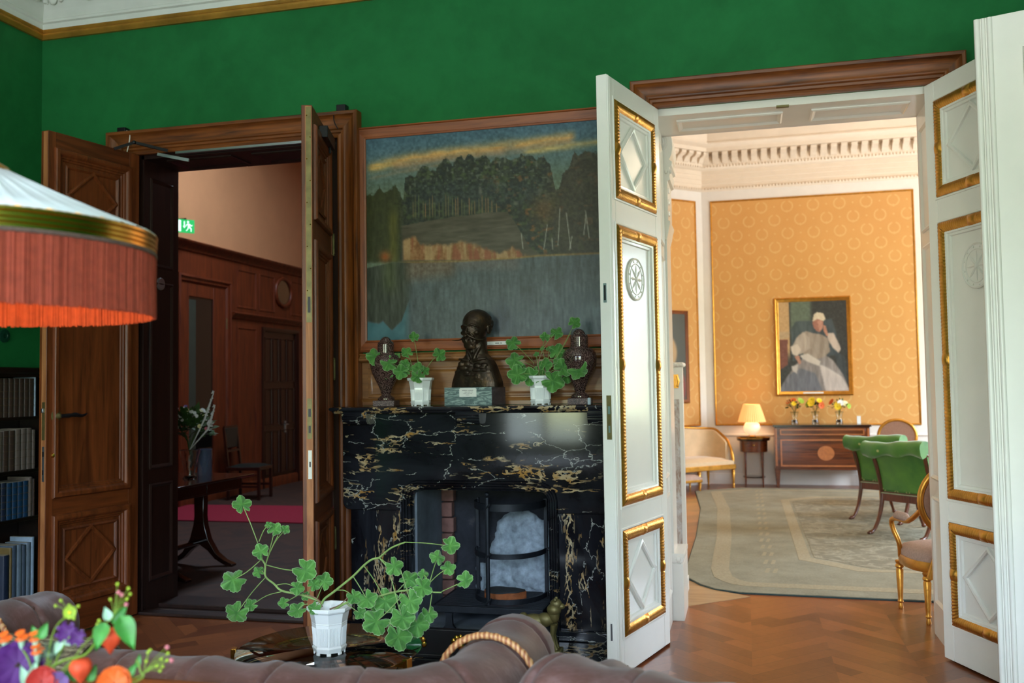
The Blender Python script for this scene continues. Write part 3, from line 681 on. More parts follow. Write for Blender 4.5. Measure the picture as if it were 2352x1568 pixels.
    for x0, x1, ya, yb in ((1278, 1262, 620, 860), (1312, 1335, 650, 880), (1345, 1325, 790, 890), (1425, 1408, 660, 800), (1205, 1180, 720, 885), (1228, 1232, 800, 885), (1052, 1062, 770, 880), (1420, 1440, 640, 820)):
        xc = x0+(x1-x0)*(Y-ya)/(yb-ya); m = np.exp(-((X-xc)/3.2)**2)*sm(ya, ya+15, Y)*(1-sm(yb-10, yb, Y))*.8; img = blend(img, m, (150, 148, 136), dab)
    sh = line([(100, 985), (280, 950), (700, 945), (1000, 930), (1150, 915), (1600, 900)])
    wm = sm(-2, 4, Y-sh)
    water = np.array([74, 82, 84])*np.ones_like(img); water += (vert*.9+dab*.4+soft*.4)[..., None]*np.array([.75, .9, 1.])
    img = img*(1-wm[..., None])+water*wm[..., None]
    img = blend(img, np.exp(-((Y-sh)/6)**2)*sm(300, 380, X)*.8, (134, 104, 52), dab)
    img = blend(img, wm*sm(335, 360, X)*(1-sm(620, 700, X))*(1-sm(1010, 1110, Y+.12*(X-350)))*.55, (122, 92, 66), dab+vert*.6)
    img = blend(img, wm*sm(640, 700, X)*(1-sm(1000, 1070, X))*(1-sm(960, 1030, Y))*.4, (110, 92, 82), dab)
    low = line([(100, 1290), (190, 1305), (215, 1290), (270, 1345), (330, 1290), (370, 1190), (400, 1130), (500, 1130)])
    dm = wm*(1-sm(-5, 12, Y-low+rag*.2))*(1-sm(330, 420, X)); img = blend(img, dm*.8, (54, 58, 44), vert)
    img = blend(img, wm*np.exp(-((X-260)/50)**2)*(1-sm(1060, 1180, Y))*.5, (78, 88, 46), vert)
    img = blend(img, sm(0, 14, Y-low)*(1-sm(330, 400, X))*wm*.8, (58, 104, 112), soft)
    img = blend(img, wm*np.exp(-((X-930)/60)**2-((Y-1300)/100)**2)*.5, (44, 50, 66), vert); img = blend(img, wm*sm(1150, 1450, X)*sm(1000, 1250, Y)*.35, (92, 112, 116), vert)
    for x0, y0, ww, hh in ((815, 520, 10, 24), (1025, 598, 14, 12)): img = blend(img, np.exp(-((X-x0)/ww)**4-((Y-y0)/hh)**4)*.5, (120, 118, 108))
    return img*GAIN
def portrait(w_=110, h=150):
    a = np.linspace(0, 1, w_); b = np.linspace(0, 1, h); U, V = np.meshgrid(a, b); d = vnoise(U, V, 40, 50, 21, 3)*26; s = vnoise(U, V, 26, 8, 22, 3)*40
    img = np.ones((h, w_, 3))*np.array([50, 50, 48]); img += d[..., None]
    img = blend(img, (1-sm(.44, .52, U))*sm(.16, .2, U)*(1-sm(.30, .5, V)), (92, 104, 88), d); img = blend(img, (1-sm(.15, .17, U))*(1-sm(.5, .7, V)), (186, 150, 104), d)
    def el(cx, cy, rx, ry, p=2): return 1-sm(.8, 1.15, np.abs((U-cx)/rx)**p+np.abs((V-cy)/ry)**p)
    def po(pts, soft_=1):
        m = np.zeros(U.shape, bool); n = len(pts)
        for i in range(n):
            (x0, y0), (x1, y1) = pts[i], pts[(i+1) % n]
            if y0 == y1: continue
            c = ((V >= min(y0, y1)) & (V < max(y0, y1)) & (U < (V-y0)*(x1-x0)/(y1-y0)+x0)); m ^= c
        m = m.astype(float)
        for _ in range(soft_): q = np.pad(m, 1, 'edge'); m = (q[1:-1, 1:-1]*4+q[:-2, 1:-1]+q[2:, 1:-1]+q[1:-1, :-2]+q[1:-1, 2:])/8
        return m
    img = blend(img, po([(.0, .33), (.16, .33), (.15, .40), (0, .42)]), (176, 150, 116), d); img = blend(img, po([(0, .42), (.13, .42), (.12, .7), (0, .76)]), (112, 66, 54), d)
    img = blend(img, po([(.18, .30), (.26, .22), (.5, .22), (.78, .20), (.84, .36), (.86, .60), (.2, .66)], 3)*.8, (64, 74, 80), s)
    img = blend(img, po([(.80, .55), (.95, .62), (.98, .9), (.85, .8)], 2)*.6, (58, 66, 72), s)
    img = blend(img, po([(0, .97), (.10, .84), (.24, .70), (.40, .60), (.64, .58), (.78, .66), (.92, .82), (1, .98), (1, 1), (0, 1)], 2), (136, 128, 124), s*1.3)
    img = blend(img, po([(0, .97), (.12, .82), (.30, .74), (.52, .80), (.62, 1), (0, 1)], 4)*.75, (94, 98, 108), s); img = blend(img, po([(.58, .70), (.70, .74), (.90, .84), (1, .98), (1, 1), (.66, 1)], 3)*.8, (200, 188, 180), s)
    img = blend(img, po([(.30, .38), (.40, .33), (.52, .36), (.62, .37), (.72, .42), (.74, .56), (.66, .62), (.48, .66), (.36, .60)], 2), (148, 134, 120), s*1.2)
    img = blend(img, po([(.26, .40), (.36, .34), (.44, .40), (.46, .52), (.34, .58), (.22, .60), (.17, .53)], 2), (168, 154, 140), s); img = blend(img, po([(.17, .50), (.27, .47), (.32, .54), (.26, .61), (.19, .58)], 2), (196, 182, 166), s*.6)
    img = blend(img, po([(.70, .36), (.80, .36), (.86, .46), (.90, .54), (.86, .58), (.78, .52), (.72, .44)], 2), (188, 170, 156), s*.8)
    img = blend(img, po([(.30, .60), (.42, .58), (.60, .67), (.58, .72), (.44, .68), (.34, .64)], 2), (192, 182, 170), s*.5); img = blend(img, po([(.17, .72), (.27, .70), (.25, .80), (.19, .77)], 2), (180, 172, 164))
    img = blend(img, po([(.50, .24), (.52, .19), (.63, .18), (.66, .24), (.64, .31), (.60, .35), (.55, .33), (.51, .29)], 1), (150, 100, 84), d); img = blend(img, po([(.57, .22), (.64, .21), (.65, .30), (.60, .34)], 1)*.7, (190, 140, 120), d)
    img = blend(img, po([(.50, .23), (.52, .15), (.57, .125), (.66, .14), (.69, .20), (.66, .225), (.57, .20)], 1), (206, 190, 164), d); img = blend(img, po([(.65, .27), (.69, .28), (.72, .38), (.70, .40), (.66, .34)], 1), (176, 122, 100), d)
    img = blend(img, po([(.22, .61), (.29, .60), (.32, .68), (.29, .70)], 1), (172, 124, 104), d)
    return img

# landscape in its wooden frame, above the mantelpiece
PX0, PX1, PZ0, PZ1 = -2.318, -.722, 1.792, 3.090
t = thing('landscape_painting', 'large lake and pine wood landscape in a plain reddish wooden frame above the fireplace', 'painting', ((PX0+PX1)/2, D, 1.72))
mb = MB(); pr = [(-.004, 0), (-.004, .030), (.006, .034), (.010, .028), (.058, .036), (.062, .044), (.070, .042), (.072, 0)]
O = (0, D, 0); cs = [(PX0, PZ0), (PX0, PZ1), (PX1, PZ1), (PX1, PZ0)]
mb.sweep(cs, pr, O=O, U=(1,0,0), V=(0,0,1), N=(0,-1,0), closed=True); k = len(pr); n = k-1
for i, (m, nm) in enumerate((('frame_wood_z', 'frame_side'), ('frame_wood', 'frame_rail'), ('frame_wood_z', 'frame_side'), ('frame_wood', 'frame_rail'))):
    q = MB(); q.v = list(mb.v); q.f = mb.f[i*n:(i+1)*n]; q.mi = [0]*n; q.build(nm, m, t, 40)
canvas('lake_canvas', lake_picture(), (PX0-.004, D-.020, PZ0-.004), (PX1-PX0+.008, 0, 0), (0, 0, PZ1-PZ0+.008), (0, -1, 0), t)
c0 = aty(1130, 792, D-.045); c1 = aty(1167, 783, D-.045); mb = MB(); mb.box(c0.x-.03, c1.x, D-.042, D-.034, c0.z, c1.z)
MAT['paper'] = plain('paper_label', rgb(226, 226, 220), .7, var=.03); MAT['ink'] = plain('faded_ink', rgb(120, 120, 120), .8)
o = mb.build('label_plate', 'paper', t, 0)
mb = MB(); zc = (c0.z+c1.z)/2
for x0, x1 in ((c0.x+.02, c0.x+.045), (c0.x+.052, c0.x+.062)): mb.box(x0, x1, D-.0425, D-.0415, zc-.003, zc+.003)
mb.build('print', 'ink', o, 0)

# wooden overmantel below the painting
mb = MB(); a, b = -2.352, -.615
mb.box(a, b, D-.02, D-.001, 1.385, 1.712)
mb.sweep([(a, 1.655), (b, 1.655)], [(0, 0), (0, .03), (.006, .052), (.014, .058), (.026, .056), (.030, .044), (.044, .038), (.050, .046), (.056, .04), (.058, 0)], O=(0, D-.018, 0), U=(1,0,0), V=(0,0,1), N=(0,-1,0))
rect(mb, a+.06, -1.60, 1.455, 1.60, [(-.02, 0), (-.016, .008), (-.004, .009), (.004, .002), (.01, 0)], (0, D-.02, 0), (1,0,0), (0,-1,0))
rect(mb, -1.54, b-.06, 1.455, 1.60, [(-.02, 0), (-.016, .008), (-.004, .009), (.004, .002), (.01, 0)], (0, D-.02, 0), (1,0,0), (0,-1,0))
mb.sweep([(a, 1.408), (b, 1.408)], [(0, 0), (0, .012), (.01, .016), (.02, .008), (.022, 0)], O=(0, D-.018, 0), U=(1,0,0), V=(0,0,1), N=(0,-1,0))
tag(mb.build('overmantel_panel', 'over_wood', None, 40), 'low brown wooden panelling with a ledge between the black mantelshelf and the landscape painting', 'panelling')

# ------------------------------------------------------------------ fireplace
FX0, FX1, FZ = -2.375, -.665, 1.345; OX0, OX1, OT, RC = -2.005, -1.055, .943, .115
fp = thing('fireplace', 'black marble fireplace with gold and white veins and a rounded opening, between the two doorways', 'fireplace', (-1.52, 5.33, 0))
def arc(cx, cz, r, a0, a1, n=8): return [(cx+r*math.cos(math.radians(a0+(a1-a0)*i/n)), cz+r*math.sin(math.radians(a0+(a1-a0)*i/n))) for i in range(n+1)]
poly = arc(FX0+.045, .81, .045, 270, 180, 6)+[(FX0, FZ), (FX1, FZ)]+arc(FX1-.045, .81, .045, 0, -90, 6)+[(OX1, .765)]+arc(OX1-RC, OT-RC, RC, 0, 90)+arc(OX0+RC, OT-RC, RC, 90, 180)+[(OX0, .765)]
mb = MB(); mb.slab(poly, (0, 0, 0), (1,0,0), (0,0,1), (0,1,0), 5.20, D-.002); mb.build('lintel', 'portoro', fp, 30, .006)
for x0, x1 in ((FX0+.04, OX0), (OX1, FX1-.04)):
    mb = MB(); mb.box(x0, x1, 5.225, D-.002, .105, .766); mb.build('side_slab', 'portoro_up', fp, 30, .004)
    mb = MB(); mb.box(x0-.035, x1+.002, 5.195, D-.002, .05, .106); mb.build('plinth', 'portoro', fp, 30, .006)
path = [(OX0, .05), (OX0, OT-RC)]+arc(OX0+RC, OT-RC, RC, 180, 90, 10)[1:]+arc(OX1-RC, OT-RC, RC, 90, 0, 10)+[(OX1, .05)]
ribs = [(0, -.05), (0, .010), (-.004, .016), (-.010, .014), (-.012, .002), (-.014, .000), (-.018, .008), (-.025, .006), (-.027, -.006), (-.029, -.008), (-.033, .0), (-.040, -.002), (-.042, -.016), (-.045, -.018), (-.049, -.010), (-.055, -.014), (-.058, -.03), (-.062, -.25)]
mb = MB(); mb.sweep(path, ribs, O=(0, 5.20, 0), U=(1,0,0), V=(0,0,1), N=(0,-1,0)); mb.build('arch_moulding', 'portoro', fp, 30)
mb = MB(); SP = [(0, 1.348), (.012, 1.344), (.022, 1.350), (.026, 1.358), (.036, 1.362), (.040, 1.371), (.036, 1.380), (.028, 1.3835), (0, 1.3835)]
x0, x1, y0 = -2.385, -.655, 5.15
mb.sweep([(x0, D), (x0, y0), (x1, y0), (x1, D)], [(-d, h) for d, h in SP], O=(0,0,0), U=(1,0,0), V=(0,1,0), N=(0,0,1)); mb.box(x0-.001, x1+.001, y0-.001, D, 1.349, 1.383)
mb.build('mantelshelf', 'portoro_gold', fp, 40)
for x0, x1 in ((-2.345, -2.19), (-1.633, -1.49), (-.86, -.70)):
    mb = MB(); mb.slab([(5.205, 1.274), (5.145, 1.280), (5.128, 1.30), (5.128, 1.312), (5.120, 1.315), (5.120, 1.322), (5.126, 1.325), (5.118, 1.330), (5.118, 1.336), (5.124, 1.339), (5.124, 1.349), (5.205, 1.349)], (0,0,0), (0,1,0), (0,0,1), (1,0,0), x0, x1)
    mb.build('bracket', 'portoro', fp, 30, .002)
for sx in (FX0+.045, FX1-.045):   # little scroll turned at each lower corner of the lintel
    mb = MB(); pts = [(sx+(.034-.0035*i*.35)*math.cos(i*.5)*(1-i/30), 5.197, .805+(.034-.0035*i*.35)*math.sin(i*.5)*(1-i/30)) for i in range(26)]
    mb.tube(pts, .0035, 6); mb.build('scroll', 'portoro', fp, 40)
mb = MB(); mb.box(-2.42, -.62, 4.72, 5.86, 0, .05); mb.build('hearth_slab', 'portoro', fp, 20, .004)
g = G('sooty_firebox'); v = g.co((1, 1, 1)); col = g.ramp(g.noise(v, 3, 5, .7, .4).outputs['Fac'], [(.35, rgb(14, 16, 22)), (.6, rgb(40, 44, 54)), (.75, rgb(82, 78, 80))])
g.bump(g.noise(v, 30, 4, .6).outputs['Fac'], .4, .01); MAT['soot'] = g.fin(col, .9)
MAT['reveal'] = plain('grey_firebox_side', rgb(96, 106, 118), .9, var=.3, scale=5, bump=.2); MAT['pink_brick'] = plain('pink_fire_brick', rgb(128, 92, 86), .9, var=.3, scale=12, bump=.3)
fb = MB(); fb.box(-1.985, -1.095, 5.80, 5.86, .05, .95); fb.box(-1.15, -1.095, 5.45, 5.80, .05, .95); fb.box(-1.985, -1.095, 5.45, 5.80, .93, .99)
fb.build('firebox_back', 'soot', fp, 20)
mb = MB(); mb.box(-1.985, -1.93, 5.28, 5.80, .05, .95); tag(mb.build('firebox_side', 'reveal', fp, 20), 'grey firebox side')
mb = MB()
for k in range(9): mb.box(-1.93, -1.86+.012*(k % 2), 5.735, 5.80, .055+.1*k, .148+.1*k)
tag(mb.build('brick_pier', 'pink_brick', fp, 20, .006), 'pinkish worn brick')
mb = MB(); mb.box(-1.98, -1.1, 5.26, 5.80, .05, .062); tag(mb.build('hearth_bed', 'reveal', fp, 0), 'ash grey hearth bed')
# pale mineral mass at the back of the firebox
MAT['ash'] = plain('blue_white_ash', rgb(150, 164, 178), .95, var=.35, scale=22, bump=.9, bs=45)
mb = MB(); r = random.Random(4)
for i in range(260):
    z = r.uniform(.09, .66); wdt = .27 if z < .36 else .20*math.sqrt(max(.05, 1-((z-.45)/.22)**2))
    x = -1.40+r.uniform(-1, 1)*wdt+(.01 if z > .36 else -.01); mb.ball((x, 5.775-r.uniform(0, .03), z), (r.uniform(.03, .05),)*3, 8, 6)
o = mb.build('ash_heap', 'ash', None, 60); m_ = o.modifiers.new('r', 'REMESH'); m_.mode = 'VOXEL'; m_.voxel_size = .012; m_.use_smooth_shade = True
tx = bpy.data.textures.new('ash_clouds', 'CLOUDS'); tx.noise_scale = .03; d_ = o.modifiers.new('d', 'DISPLACE'); d_.texture = tx; d_.strength = .018; d_.mid_level = .5; d_.texture_coords = 'GLOBAL'
tag(o, 'lumpy bluish white heap of ash and mineral crust at the back of the black fireplace', 'ash')
# grate with legs, half-round iron fire basket, log slice
t = thing('fire_grate', 'low black iron grate of parallel bars on short legs inside the fireplace', 'grate', (-1.52, 5.5, .062))
gx0, gx1, gy0, gy1, gz = -1.84, -1.16, 5.27, 5.72, .20
mb = MB()
for k in range(17):
    y = gy0+.02+(gy1-gy0-.04)*k/16; mb.box(gx0+.01, gx1-.01, y-.006, y+.006, gz-.02, gz)
mb.build('bars', 'iron', t, 20)
mb = MB(); mb.box(gx0, gx1, gy0-.012, gy0+.006, gz-.035, gz+.004); mb.box(gx0, gx1, gy1-.006, gy1+.01, gz-.03, gz+.002); mb.box(gx0, gx0+.014, gy0, gy1, gz-.03, gz+.002); mb.box(gx1-.014, gx1, gy0, gy1, gz-.03, gz+.002)
mb.build('frame', 'iron', t, 20, .003)
for x, y in ((gx0+.10, gy0+.03), (gx1-.12, gy0+.03), (gx0+.10, gy1-.03), (gx1-.12, gy1-.03)):
    mb = MB(); mb.slab([(x-.03, gz-.03), (x+.03, gz-.03), (x+.018, gz-.06), (x+.022, .085), (x+.04, .063), (x-.04, .063), (x-.022, .085), (x-.018, gz-.06)], (0,0,0), (1,0,0), (0,0,1), (0,1,0), y-.012, y+.012); mb.build('leg', 'iron', t, 20)
cx, cy, r0 = -1.43, 5.60, .215
t = thing('fire_basket', 'half-round black iron fire basket with three hoops and a tall front post', 'fire basket', (cx, cy, gz+.004))
def hoop(z, hgt):
    mb = MB(); vs = []; fs = []; n = 24
    for i in range(n+1):
        a = PI+PI*i/n
        for rr, zz in ((r0, z), (r0+.007, z), (r0+.007, z+hgt), (r0, z+hgt)): vs.append((cx+rr*math.cos(a), cy+rr*math.sin(a)*1.25, zz))
    for i in range(n):
        for k in range(4): fs.append((i*4+k, i*4+(k+1) % 4, (i+1)*4+(k+1) % 4, (i+1)*4+k))
    fs += [(0,1,2,3), (n*4+3, n*4+2, n*4+1, n*4)]; mb.add(vs, fs); return mb
for z, hgt in ((.205, .03), (.470, .03), (.752, .042)): hoop(z, hgt).build('hoop', 'iron', t, 30)
for a, z1 in ((182, .80), (358, .80)):
    x = cx+(r0+.004)*math.cos(math.radians(a)); y = cy+.01; mb = MB(); mb.box(x-.011, x+.011, y-.010, y+.012, .204, z1); mb.tube([(x-.018, y-.012, .47), (x+.018, y-.012, .50)], .006, 6); mb.tube([(x-.018, y-.012, .22), (x+.018, y-.012, .24)], .006, 6); mb.build('upright', 'iron', t, 20, .002)
a = math.radians(251); x = cx+(r0+.018)*math.cos(a); y = cy+(r0+.018)*math.sin(a)*1.25
mb = MB(); mb.tube([(x, y, .204), (x, y, .80), (x, y, .835)], [.013, .013, .012], 8); mb.ball((x, y, .853), .015, 8, 6)
for z in (.22, .485, .775): mb.tube([(x-.022, y-.008, z-.02), (x+.024, y-.012, z+.022)], .006, 6)
mb.build('front_post', 'iron', t, 40)
t = thing('log_slice', 'flat slice of a log with orange brown rim lying on the iron grate', 'log', (-1.46, 5.50, gz+.004))
MAT['bark'] = plain('charred_orange_bark', rgb(146, 82, 44), .8, var=.4, scale=24, bump=.5); MAT['char'] = plain('charred_wood_top', rgb(44, 46, 50), .85, var=.3, scale=10)
R_ = [.125*(1+.10*math.sin(3*a+1)+.05*math.sin(7*a)) for a in [2*PI*k/36 for k in range(36)]]
P_ = [(-1.46+R_[k]*math.cos(2*PI*k/36), 5.50+R_[k]*.72*math.sin(2*PI*k/36)) for k in range(36)]
mb = MB(); mb.prism(P_, gz+.004, gz+.05); mb.build('rim', 'bark', t, 30)
mb = MB(); mb.prism([((x_+1.46)*.95-1.46, (y_-5.5)*.95+5.5) for x_, y_ in P_], gz+.05, gz+.058); mb.build('cut_face', 'char', t, 30)
# brass beast on the hearth, half hidden by the sofa arm
t = thing('brass_firedog', 'small dark brass animal figure on the hearth beside the sofa arm', 'firedog', tuple(aty(1253, 1475, 4.95)[:2])+(.05,))
bx, by = t.location.x, t.location.y
mb = MB()
for c, r_ in (((-.06, 0, .19), (.075, .035, .04)), ((.0, 0, .20), (.05, .032, .038)), ((.05, 0, .235), (.032, .028, .05)), ((.062, 0, .285), (.034, .026, .03)), ((.09, 0, .275), (.022, .016, .016)), ((.06, .018, .31), (.01, .008, .012)), ((.06, -.018, .31), (.01, .008, .012)),
              ((-.12, 0, .20), (.03, .028, .035)), ((.05, .0, .255), (.04, .036, .035))): mb.ball((bx+c[0], by+c[1], c[2]+.03), r_, 14, 10)
for lx, ly in ((.05, .02), (.05, -.02), (-.12, .02), (-.12, -.02)): mb.tube([(bx+lx, by+ly, .21), (bx+lx-.008, by+ly, .15), (bx+lx+.006, by+ly, .10), (bx+lx+.014, by+ly, .078)], [.018, .013, .010, .012], 8)
mb.tube(spline([(bx-.14, by, .24), (bx-.18, by, .22), (bx-.19, by, .16), (bx-.17, by, .13)], 4), .007, 6)
mb.build('figure', 'brass_old', t, 60)
mb = MB(); mb.box(bx-.17, bx+.09, by-.05, by+.05, .05, .078); mb.build('base', 'brass_old', t, 20, .006)
# low fender with brass ornaments in front of the hearth (seen through the glass table)
t = thing('fire_fender', 'low black fender with small brass ornaments in front of the fireplace opening', 'fender', (-1.75, 4.78, .05))
mb = MB(); mb.box(-2.15, -1.35, 4.76, 4.80, .05, .20); mb.box(-2.18, -1.32, 4.745, 4.815, .05, .07); mb.build('rail', 'black_metal', t, 20, .004)
for x in (-2.0, -1.75, -1.5):
    mb = MB(); n = 7
    for k in range(n):
        a = PI*k/(n-1); mb.ball((x+.045*math.cos(a), 4.752, .12+.045*math.sin(a)), (.014, .008, .018), 8, 6)
    mb.ball((x, 4.752, .12), (.02, .01, .022), 8, 6); mb.build('ornament', 'brass', t, 50)

# ------------------------------------------------------------------ objects on the mantelshelf
TZ = 1.3835
g = G('porphyry'); v = g.co(); vo = g.n('TexVoronoi'); g.l(v, vo.inputs['Vector']); vo.inputs['Scale'].default_value = 230
sp_ = g.math('LESS_THAN', vo.outputs['Distance'], .34); n_ = g.noise(v, 12, 4, .6).outputs['Fac']
base = g.ramp(n_, [(.35, rgb(34, 22, 22)), (.65, rgb(64, 44, 42))]); MAT['porphyry'] = g.fin(g.mix(g.math('MULTIPLY', sp_, .7), base, rgb(170, 140, 130)), .12, coat=.3)
MAT['porphyry_matt'] = MAT['porphyry'].copy(); MAT['porphyry_matt'].node_tree.nodes['Principled BSDF'].inputs['Roughness'].default_value = .55; MAT['porphyry_matt'].node_tree.nodes['Principled BSDF'].inputs['Coat Weight'].default_value = 0
def urn(x, y, s, label):
    t = thing('stone_urn', label, 'urn', (x, y, TZ), .12, group='polished stone urns')
    mb = MB(); mb.box(-.068*s, .068*s, -.068*s, .068*s, 0, .036*s); mb.build('foot', 'porphyry_matt', t, 20, .002, world=False)
    P = [(.046, .036), (.050, .042), (.050, .048), (.043, .056), (.030, .066), (.026, .074), (.030, .082), (.033, .088), (.030, .094), (.036, .104), (.050, .138), (.066, .170), (.082, .205), (.092, .24), (.095, .268), (.090, .295), (.076, .315), (.062, .322)]
    mb = MB(); mb.lathe([(r*s*1.06, z*s) for r, z in P], n=40); mb.build('body', 'porphyry', t, 35, world=False)
    P = [(.060, .322), (.056, .330), (.052, .332), (.052, .386), (.049, .390), (.050, .394), (.044, .400), (.036, .404), (.034, .412), (.026, .424), (.014, .432), (.0, .435)]
    mb = MB(); mb.lathe([(r*s, z*s) for r, z in P], n=40); mb.build('lid', 'porphyry', t, 35, world=False)
    return t
urn(-2.13, 5.30, .98, 'speckled dark red stone urn with a lid at the left end of the mantelshelf')
urn(-.928, 5.30, 1.01, 'speckled dark stone urn with a lid at the right end of the mantelshelf')
mb = MB(); c = aty(1352, 920, 5.24); mb.box(c.x-.005, c.x+.012, 5.235, 5.24, TZ, TZ+.038); MAT['label'] = plain('small_grey_label', rgb(150, 165, 175), .4)
tag(mb.build('label_card', 'label', None, 0), 'tiny grey card at the foot of the right stone urn', 'label')

# bust on its stone block
th = -math.radians(10.5)
t = thing('bust_plinth', 'grey green veined stone block carrying the bronze bust on the mantelshelf', 'plinth', (-1.575, 5.33, TZ), th)
g = G('green_grey_marble'); v = g.co((1, 1, 1), rot=(0, .5, 0)); n1 = g.noise(g.co((6, 6, 26), rot=(0, .6, 0)), 1.6, 7, .72, 2.2)
col = g.ramp(n1.outputs['Fac'], [(.34, rgb(60, 72, 76)), (.48, rgb(98, 116, 116)), (.60, rgb(158, 176, 170)), (.7, rgb(190, 204, 196))]); MAT['greenstone'] = g.fin(col, .35)
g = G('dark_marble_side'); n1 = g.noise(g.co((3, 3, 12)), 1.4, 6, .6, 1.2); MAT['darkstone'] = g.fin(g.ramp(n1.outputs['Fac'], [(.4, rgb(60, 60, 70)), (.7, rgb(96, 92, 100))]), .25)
mb = MB(); mb.box(-.157, .157, -.09, .10, 0, .108); mb.build('stone_block', 'greenstone', t, 20, .0015, world=False)
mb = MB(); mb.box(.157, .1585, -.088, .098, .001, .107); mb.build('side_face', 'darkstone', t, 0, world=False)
mb = MB(); q = [(-.055, .052), (.058, .052), (.058, .098), (.052, .104), (-.048, .104), (-.055, .098)]; mb.slab(q, (0, -.09, 0), (1,0,0), (0,0,1), (0,-1,0), 0, .0015); o = mb.build('name_plate', 'paper', t, 0, world=False)
mb = MB()
for z, segs in ((.090, ((-.036, -.002), (.004, .038))), (.080, ((-.02, -.004), (.0, .02), (.024, .034))), (.071, ((-.028, -.006), (-.002, .014), (.018, .030))), (.063, ((-.012, .012),))):
    for a_, b_ in segs: mb.box(a_, b_, -.0920, -.0914, z-.0012, z+.0012)
mb.build('print', 'ink', o, 0, world=False)
g = G('dark_bronze'); v = g.co(); n1 = g.noise(v, 14, 5, .6); col = g.ramp(n1.outputs['Fac'], [(.3, rgb(38, 31, 26)), (.55, rgb(66, 53, 42)), (.75, rgb(104, 80, 54))])
g.bump(g.noise(v, 60, 4, .65).outputs['Fac'], .5, .004); MAT['bronze'] = g.fin(col, .36, .6)
bu = thing('bronze_bust', 'dark bronze bust of a bearded man with a thin waxed moustache on the stone block', 'bust', (-1.565, 5.34, TZ+.108), th-math.radians(6))
def bust_mesh():
    mb = MB(); B = mb.ball; hz = .345      # head centre height; face towards -y
    # cut chest, shoulders and neck as one lofted form
    prof = [(.0, .150, .074, .010), (.03, .146, .074, .010), (.08, .130, .070, .010), (.134, .110, .064, .012), (.160, .094, .060, .012), (.180, .074, .054, .012), (.20, .064, .054, .010), (.235, .060, .054, .004), (.29, .060, .058, .0), (.33, .05, .05, .01)]
    n = 36; vs = []
    for z, rx, ry, oy in prof:
        for k in range(n):
            a_ = 2*PI*k/n; e_ = 1.0 if z > .19 else .62; vs.append((rx*math.copysign(abs(math.cos(a_))**e_, math.cos(a_)), oy+ry*math.copysign(abs(math.sin(a_))**e_, math.sin(a_)), z))
    m = len(prof); mb.add(vs, [(i*n+k, i*n+(k+1) % n, (i+1)*n+(k+1) % n, (i+1)*n+k) for i in range(m-1) for k in range(n)]+[tuple(range(n))[::-1], tuple((m-1)*n+k for k in range(n))])
    for sg in (-1, 1):
        mb.tube([(sg*.012, -.050, .160), (sg*.026, -.048, .195), (sg*.044, -.024, .25)], [.012, .010, .008], 8)
        mb.tube([(sg*.010, -.056, .158), (sg*.05, -.058, .166), (sg*.085, -.040, .170)], [.008, .009, .006], 8)
    B((0, -.046, .214), (.011, .010, .014), 8, 6)
    rr = random.Random(6)
    for i in range(34):
        x = rr.uniform(-.11, .11); z = rr.uniform(.012, .14); lim = .142-.3*z; x = max(-lim+.03, min(lim-.03, x)); B((x, -.050+.6*max(0, abs(x)-.06), z), (rr.uniform(.018, .034), rr.uniform(.012, .018), rr.uniform(.010, .020)), 12, 8)
    # skull and face
    B((0, .020, hz+.042), (.076, .100, .084), 32, 24); B((0, -.014, hz+.004), (.066, .078, .096), 32, 24); B((0, -.024, hz-.052), (.052, .056, .052), 24, 16)
    for sg in (-1, 1):
        mb.tube([(sg*.006, -.088, hz+.018), (sg*.024, -.0885, hz+.026), (sg*.044, -.076, hz+.021), (sg*.056, -.058, hz+.008)], [.005, .0065, .006, .004], 8)   # brow
        B((sg*.028, -.073, hz+.006), (.013, .0105, .0085), 12, 8)
        mb.tube([(sg*.014, -.080, hz+.009), (sg*.028, -.0845, hz+.0125), (sg*.042, -.076, hz+.007)], [.0022, .003, .002], 6)
        mb.tube([(sg*.015, -.079, hz+.000), (sg*.028, -.0825, hz-.005), (sg*.040, -.075, hz+.000)], [.0022, .003, .002], 6)
        B((sg*.040, -.062, hz-.020), (.018, .018, .014), 12, 8)                       # cheekbone
        mb.tube([(sg*.015, -.088, hz-.020), (sg*.028, -.080, hz-.040), (sg*.032, -.070, hz-.060)], [.004, .0055, .004], 8)
        B((sg*.010, -.094, hz-.022), (.007, .008, .0065), 10, 6)
        mb.tube([(sg*.002, -.094, hz-.036), (sg*.012, -.096, hz-.040), (sg*.026, -.089, hz-.048), (sg*.042, -.082, hz-.058), (sg*.060, -.080, hz-.064), (sg*.086, -.078, hz-.064), (sg*.106, -.076, hz-.061)], [.006, .007, .0065, .005, .0036, .0034, .003], 8)
        B((sg*.075, .014, hz-.002), (.008, .016, .028), 12, 8); mb.tube([(sg*.079, .002, hz+.020), (sg*.083, .018, hz+.026), (sg*.084, .030, hz+.010), (sg*.080, .022, hz-.014), (sg*.077, .010, hz-.026)], .004, 6)
    mb.tube([(0, -.082, hz+.022), (0, -.092, hz+.004), (0, -.103, hz-.012), (0, -.107, hz-.020)], [.0065, .0068, .0085, .009], 10)
    B((0, -.102, hz-.024), (.010, .010, .0065), 10, 6)
    mb.tube([(-.015, -.084, hz-.052), (0, -.088, hz-.054), (.015, -.084, hz-.052)], [.003, .005, .003], 8)
    r = random.Random(3)
    for i in range(80):
        x = r.uniform(-.042, .042); z = hz-.060-r.uniform(0, .050); y = -.070-.012*(1-(x/.045)**2); B((x*(1-(hz-.06-z)*6), y+(hz-.06-z)*.25, z), (.007, .007, r.uniform(.009, .015)), 8, 6)
